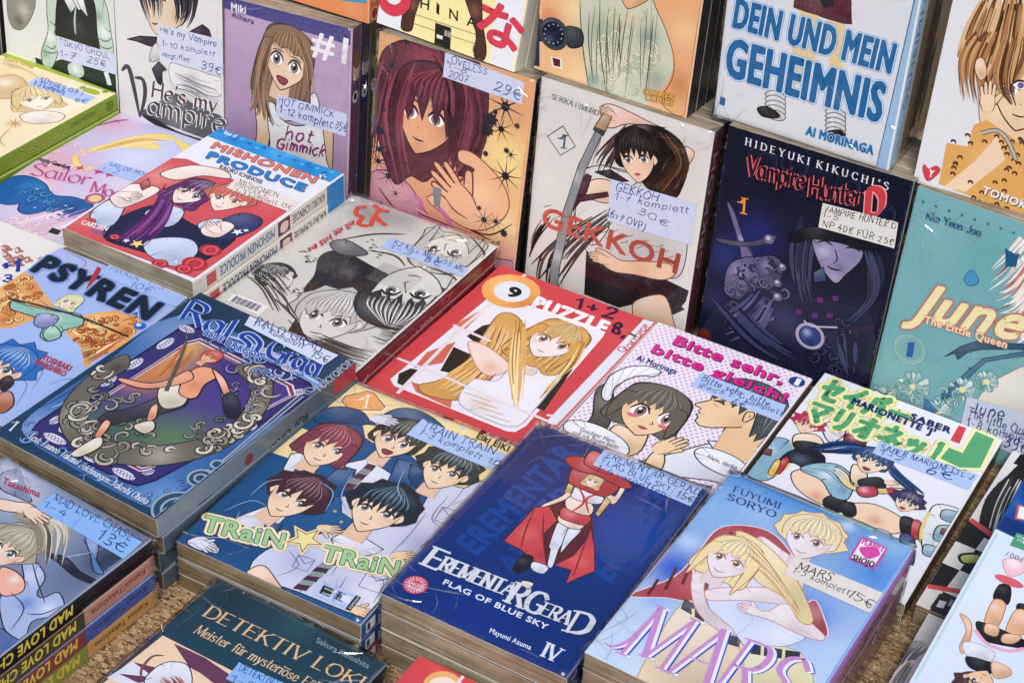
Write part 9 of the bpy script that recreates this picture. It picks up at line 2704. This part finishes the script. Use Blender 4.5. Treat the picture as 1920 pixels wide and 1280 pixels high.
S = sheet('tom', 0, 'front')
S.full('#dcdde2')
S.shape('#e6c4a0','#5a4030',0.52,[83,362,137,350,205,383,261,146,207,98,133,193,109,272],3,blobs=[(39.4,64.4,9.9,'#f0d8b8',0.8)])
S.poly('#d9a45c',[60,129,112,135,113,194,141,217,255,172,297,-7,64,14],blobs=[(40.9,28.6,10.1,'#e8bc78',0.7)])
S.poly('#eaceb0',[139,106,174,184,206,128,132,14,78,11])
S.line('#5a3420',1.56,[87,48,88,54,95,55,98,48],keep=2)
S.line('#5a3420',1.49,[228,184,229,190,236,190,238,184],keep=0)
S.line('#5a3420',1.53,[192,57,193,64,199,64,202,58],keep=1)
S.line('#5a3420',1.55,[88,75,89,82,96,82,98,76],keep=2)
S.line('#5a3420',1.51,[210,99,212,105,218,106,221,99],keep=0)
S.line('#5a3420',1.49,[201,159,202,165,209,166,211,159],keep=1)
S.line('#5a3420',1.52,[112,141,113,147,120,148,122,141],keep=2)
S.line('#5a3420',1.55,[197,-9,198,-2,204,-2,207,-8],keep=0)
S.line('#5a3420',1.55,[205,27,206,34,213,34,216,28],keep=1)
S.line('#5a3420',1.56,[166,20,168,27,174,28,177,21],keep=2)
S.line('#5a3420',1.53,[95,96,96,103,103,104,106,97],keep=0)
S.line('#5a3420',1.53,[218,42,219,48,226,49,228,42],keep=1)
S.line('#5a3420',1.52,[144,156,145,162,152,162,154,156],keep=2)
S.line('#5a3420',1.56,[151,1,152,8,158,8,161,2],keep=1)
S.line('#5a3420',1.49,[224,188,225,194,231,194,234,188],keep=0)
S.line('#5a3420',1.55,[86,65,88,71,94,72,97,65],keep=2)
S.line('#5a3420',1.48,[231,178,232,184,238,184,241,178],keep=0)
S.line('#5a3420',1.55,[208,2,210,8,216,9,219,2],keep=2)
S.line('#5a3420',1.52,[101,159,102,166,109,166,112,160],keep=0)
S.line('#5a3420',1.54,[71,134,72,140,79,140,82,134],keep=2)
S.line('#5a3420',1.56,[195,-9,196,-2,203,-2,206,-8],keep=0)
S.line('#5a3420',1.51,[183,167,184,173,190,173,193,167],keep=2)
S.line('#5a3420',1.55,[217,-10,218,-3,225,-2,228,-9],keep=1)
S.line('#5a3420',1.58,[157,-38,158,-32,164,-31,168,-38],keep=1)
S.line('#5a3420',1.48,[247,181,248,187,255,188,258,181],keep=2)
S.line('#5a3420',1.54,[234,-2,235,4,242,5,244,-2],keep=0)
S.line('#5a3420',1.56,[134,39,135,46,142,46,144,40],keep=1)
S.line('#5a3420',1.55,[88,78,89,84,96,85,98,78],keep=2)
S.line('#5a3420',1.52,[212,69,213,76,219,76,222,70],keep=0)
S.line('#5a3420',1.49,[207,176,208,182,214,182,217,176],keep=1)
S.line('#5a3420',1.57,[165,-6,166,0,173,1,176,-6],keep=2)
S.line('#5a3420',1.56,[181,-28,182,-22,188,-21,192,-28],keep=1)
S.line('#5a3420',1.5,[168,178,170,184,176,185,178,178],keep=2)
S.line('#5a3420',1.5,[222,129,223,135,230,136,232,129],keep=0)
S.line('#5a3420',1.52,[231,96,232,102,239,103,242,96],keep=0)
S.line('#5a3420',1.51,[202,140,204,146,210,147,213,140],keep=1)
S.line('#5a3420',1.52,[215,106,216,112,223,113,226,107],keep=2)
S.line('#5a3420',1.57,[148,-34,150,-28,156,-27,159,-34],keep=0)
S.line('#5a3420',1.51,[234,124,236,131,242,131,245,125],keep=2)
S.line('#5a3420',1.5,[192,153,193,159,199,160,202,153],keep=0)
S.line('#5a3420',1.5,[226,145,228,152,234,152,237,146],keep=1)
S.line('#6a6460',3.02,[136,179,171,197,202,178,231,136],taper=0)
S.line('#b8b2aa',1.68,[136,179,171,197,202,178,231,136],taper=0)
S.face(53.8,79.9,19.86,hair='#a8784c',skin='#e8cba8',shade='#d4a680',eye='#6a5a8a',line='#4a3428',hl='#d8b488',style='short',turn=-0.2,seed=5,neck=0,lines=24,eyes=1.1,tip=0.2)
S.strands(['#a8784c','#7a5030','#c89a6a','#5a3820','#d8b488'],2.49,[70,534,44,420,37,335],[164,559,194,407,182,321],70,seed=3,spread=0.05)
S.strands(['#a8784c','#6a4426','#c89a6a'],1.92,[69,427,46,352,75,247],[117,440,104,326,133,250],28,seed=4,taper=2)
S.strands(['#a8784c','#5a3820','#c89a6a'],1.92,[128,443,131,320,179,278],[176,456,179,334,200,270],20,seed=5)
S.hand(33.2,66.1,8.58,rot=10,skin='#ecd0ae',spread=0.7)
S.shape('#e6c4a0','#5a4030',0.45,[86,363,102,365,116,330,104,312,86,335],3)
S.disc('#f4f0ee',49,81.3,3.87,2.26)
S.disc('#6a5a8a',49.6,81.5,1.93,1.93)
S.line('#2a2024',1.3,[179,323,191,336,210,338])
S.part = 'publisher_logo'
S.poly('#c8404c',[31,48,21,57,16,49,23,27,37,13,54,34,61,54,48,62],smooth=3)
S.text('Y','#f0eef0',(8.5,6.9),(11.6,6.7),(8.7,12.3),bold=0.06)
S.part = 'title_lettering'
S.text('TOMOKO','#e8e6ea',(42.9,6),(76.3,3.5),(43.4,11.4),bold=0.08,shadow=('#4a4244',0.6,-0.6))
S.build()

S = sheet('ghoul', 0, 'front')
S.full('#d8d9d3',blobs=[(16.1,51,26.5,'#e0e0da',0.6)])
S.shape('#8e8a80','#5a564e',0.62,[36,418,133,444,142,392,111,329,73,289,32,288,18,340],3,blobs=[(22.8,90,7.2,'#c0bcb0',0.8),(16,79,5.2,'#5a564c',0.8)])
S.poly('#25352e',[190,206,122,206,131,176,266,168,478,175,484,288,388,315])
S.shape('#b9cdbd','#46584e',0.8,[202,462,245,456,223,323,224,250,188,183,155,192,155,239,188,314,190,387],3,blobs=[(49.6,74.5,6.2,'#e6efe8',0.8),(42.6,58.6,5.2,'#7c9a8c',0.8)])
S.shape('#b9cdbd','#46584e',0.79,[358,503,432,488,453,387,458,316,410,312,392,370,379,438],3,blobs=[(106.2,94.8,5.9,'#e6efe8',0.8),(101.6,107,4.9,'#7c9a8c',0.8)])
S.shape('#2a2e2c','#15181a',0.79,[251,475,300,452,330,425,367,488,393,460,396,371,398,309,320,292,228,302,224,360],3,blobs=[(78.8,91.7,8,'#3e4642',0.8)])
S.shape('#dfe8e0','#46584e',0.8,[264,478,290,468,314,435,292,406,266,443],0)
S.shape('#dfe8e0','#46584e',0.79,[340,498,362,412,331,434,320,458],0)
S.line('#a8c0b0',2,[314,435,305,382,306,337])
S.shape('#b9cdbd','#46584e',0.72,[266,224,317,243,332,206,290,175,268,188],3,blobs=[(74.2,53.7,4.1,'#e4f0e6',0.8)])
S.line('#d4e4d8',4.58,[423,242,432,217,436,200],taper=0)
S.line('#5c7468',1.15,[160,240,194,241,224,253])
S.line('#5c7468',1.14,[173,263,202,258,221,277])
S.line('#5c7468',1.13,[196,352,222,341,211,310])
S.line('#5c7468',1.1,[395,353,429,348,456,367])
S.line('#5c7468',1.11,[400,327,432,324,459,338])
S.sticker('#c4cbe0',[222,310,466,315,469,245,226,232])
S.pen('TOKYO GHOUL','hand','#3a4466',(58.2,70.4),(110.8,72.6),(58.1,75.5),wd=0.1,seed=0)
S.pen('1-7','hand','#3a4466',(58,61.1),(73.8,62.4),(58.5,66.8),wd=0.1,seed=1)
S.pen('25€','hand','#3a4466',(86.6,63.3),(105.9,64.8),(87.5,68.7),wd=0.1,seed=2)
S.build()

S = sheet('hesv', 0, 'front')
S.full('#d9d7d5',blobs=[(89.1,83.8,19.1,'#c4c2c4',0.7),(72.5,47.1,19.8,'#a8a6aa',0.8)])
S.shape('#dcc8b0','#4a3a36',0.71,[110,565,274,608,281,524,249,481,176,433,145,444,121,498],3,blobs=[(60.1,128.4,7.5,'#c8a888',0.7)])
S.line('#3a2a2a',1.43,[144,466,156,463,169,470])
S.line('#3a2a2a',1.89,[160,540,181,553,205,549])
S.shape('#dcc8b0','#4a3a36',0.7,[254,552,274,560,277,527,260,508,249,523],3)
S.strands(['#17181c','#2a2c34','#40444e'],2.36,[90,577,101,520,125,465],[183,601,190,534,178,479],14,seed=2,taper=2)
S.strands(['#17181c','#2a2c34','#40444e'],2.78,[224,612,241,531,229,484],[335,641,312,533,280,481],22,seed=3,taper=2)
S.shape('#3d2c3e','#1c141e',0.74,[43,382,95,407,165,423,156,385,121,384,79,386],0)
S.shape('#3d2c3e','#1c141e',0.71,[290,475,341,513,365,503,376,478,300,474],0)
S.shape('#3d2c3e','#1c141e',0.74,[138,308,167,343,196,324,178,310,178,256,157,268],0)
S.shape('#cfcac8','#6a6466',0.63,[142,381,164,401,172,354,129,332],3)
S.shape('#e0dedc','#8a8688',0.63,[209,346,265,354,367,356,413,352,406,296,314,278,220,278],3,blobs=[(73.6,79.3,6.7,'#a8a6ac',0.7)])
S.strands(['#6a666c','#a4a0a6','#8a868c'],0.97,[233,335,315,323,397,329],[209,256,293,262,394,220],16,seed=5,spread=0.1)
S.poly('#55535a',[86,136,165,206,230,253,312,232,425,220,423,137,225,131],smooth=3,blobs=[(56.7,44.6,12.9,'#8e8c94',0.8)])
S.poly('#24242c',[89,136,140,139,225,122,330,123,434,131,423,109,224,103,118,121],smooth=3)
S.part = 'title_lettering'
S.pen("He's my",'nib','#e6e4e4',(32.8,52.7),(96.1,57.9),(35.1,67.1),wd=0.34,track=0.12)
S.pen("He's my",'nib','#5a3c42',(32.8,52.7),(96.1,57.9),(35.1,67.1),wd=0.19,track=0.12)
S.pen('ampire','nib','#e6e4e4',(28.3,37.3),(103.4,42.8),(30.8,55.3),wd=0.3,track=0.1)
S.pen('ampire','nib','#4a464a',(28.3,37.3),(103.4,42.8),(30.8,55.3),wd=0.18,track=0.1)
S.line('#4a4248',4.51,[15,267,42,289,60,230,80,124],taper=1)
S.line('#4a4248',4.05,[80,124,105,207,100,260,66,258],taper=1)
S.sticker('#c8cede',[165,467,412,483,414,370,172,350])
S.pen("He's my Vampire",'hand','#2b3d80',(44,110.9),(97.4,113.5),(44.2,116.2),wd=0.1,seed=0)
S.pen('1-10 komplett','hand','#2b3d80',(45.5,99.4),(95.7,105.2),(45.7,104.3),wd=0.1,seed=1)
S.pen('vergriffen','hand','#2b3d80',(44.6,91.1),(71.5,93),(44.8,95.6),wd=0.1,seed=2)
S.pen('39€','hand','#2b3d80',(82.2,91.6),(101.4,91.9),(82.4,97.9),wd=0.1,seed=3)
S.build()

S = sheet('orange', 0, 'front')
S.full('#dc8a58',blobs=[(103.6,8.3,8.7,'#e89c6a',0.7)])
S.poly('#4c94b8',[225,40,467,105,462,58,376,45])
S.build()

S = sheet('orange', 0, 'spine')
S.part = 'spine_print'
S.disc('#b03a44',6,7,4.5,3.4)
S.ring('#f0dcd4',6,7,4.6,0.7)
S.disc('#b03a44',20,7,4.5,3.4)
S.ring('#f0dcd4',20,7,4.6,0.7)
S.disc('#b03a44',34,7,4.5,3.4)
S.ring('#f0dcd4',34,7,4.6,0.7)
S.build()

S = sheet('edge', 0, 'front')
S.full('#d4d2ce')
S.line('#3a3234',3.17,[470,270,483,258,488,249],taper=0)
S.line('#3a3234',3.17,[468,247,480,235,486,226],taper=0)
S.line('#3a3234',3.21,[465,224,478,212,484,202],taper=0)
S.line('#3a3234',3.2,[462,200,475,188,481,179],taper=0)
S.poly('#3a1c24',[389,176,509,200,504,151,384,136])
S.build()

# ------------------------------------------------------------------ shrink wraps
for key, z0, z1, w, h, label in (
    ('train', -0.02457, 0.01228, 0.1244, 0.1764, 'clear glossy plastic wrap round the five people in uniform cover set'),
    ('ere', -0.03910, 0.01303, 0.1141, 0.174, 'clear glossy plastic wrap round the royal blue cape cover set'),
    ('mars', -0.05025, 0.01256, 0.1132, 0.173, 'clear glossy plastic wrap round the sky blue couple cover set'),
    ('k2', -0.02456, 0.01228, 0.1254, 0.1872, 'clear glossy plastic wrap round the black and white line art cover set'),
    ('mad', -0.03725, 0.01242, 0.118, 0.1781, 'clear glossy plastic wrap round the grey blue cover at lower left set'),
    ('det', -0.01109, 0.01109, 0.1154, 0.1744, 'clear glossy plastic wrap round the dark teal gold title cover set'),
    ('hot', -0.04260, 0.01420, 0.1098, 0.1541, 'clear glossy plastic wrap round the mauve cover set'),
    ('love', -0.04260, 0.01420, 0.128, 0.1631, 'clear glossy plastic wrap round the orange star burst cover set'),
    ('gek', -0.04260, 0.01420, 0.1303, 0.1681, 'clear glossy plastic wrap round the off white sword cover set'),
    ('june', -0.04260, 0.01420, 0.118, 0.1706, 'clear glossy plastic wrap round the teal flower cover set'),
    ('dein', -0.07100, 0.01420, 0.1219, 0.18, 'clear glossy plastic wrap round the white cover with blue capitals set'),
):
    build_film('plastic_wrap', BOOK[key, 0][0], z0, z1, w, h, label, len(key) + int(w * 1e5))
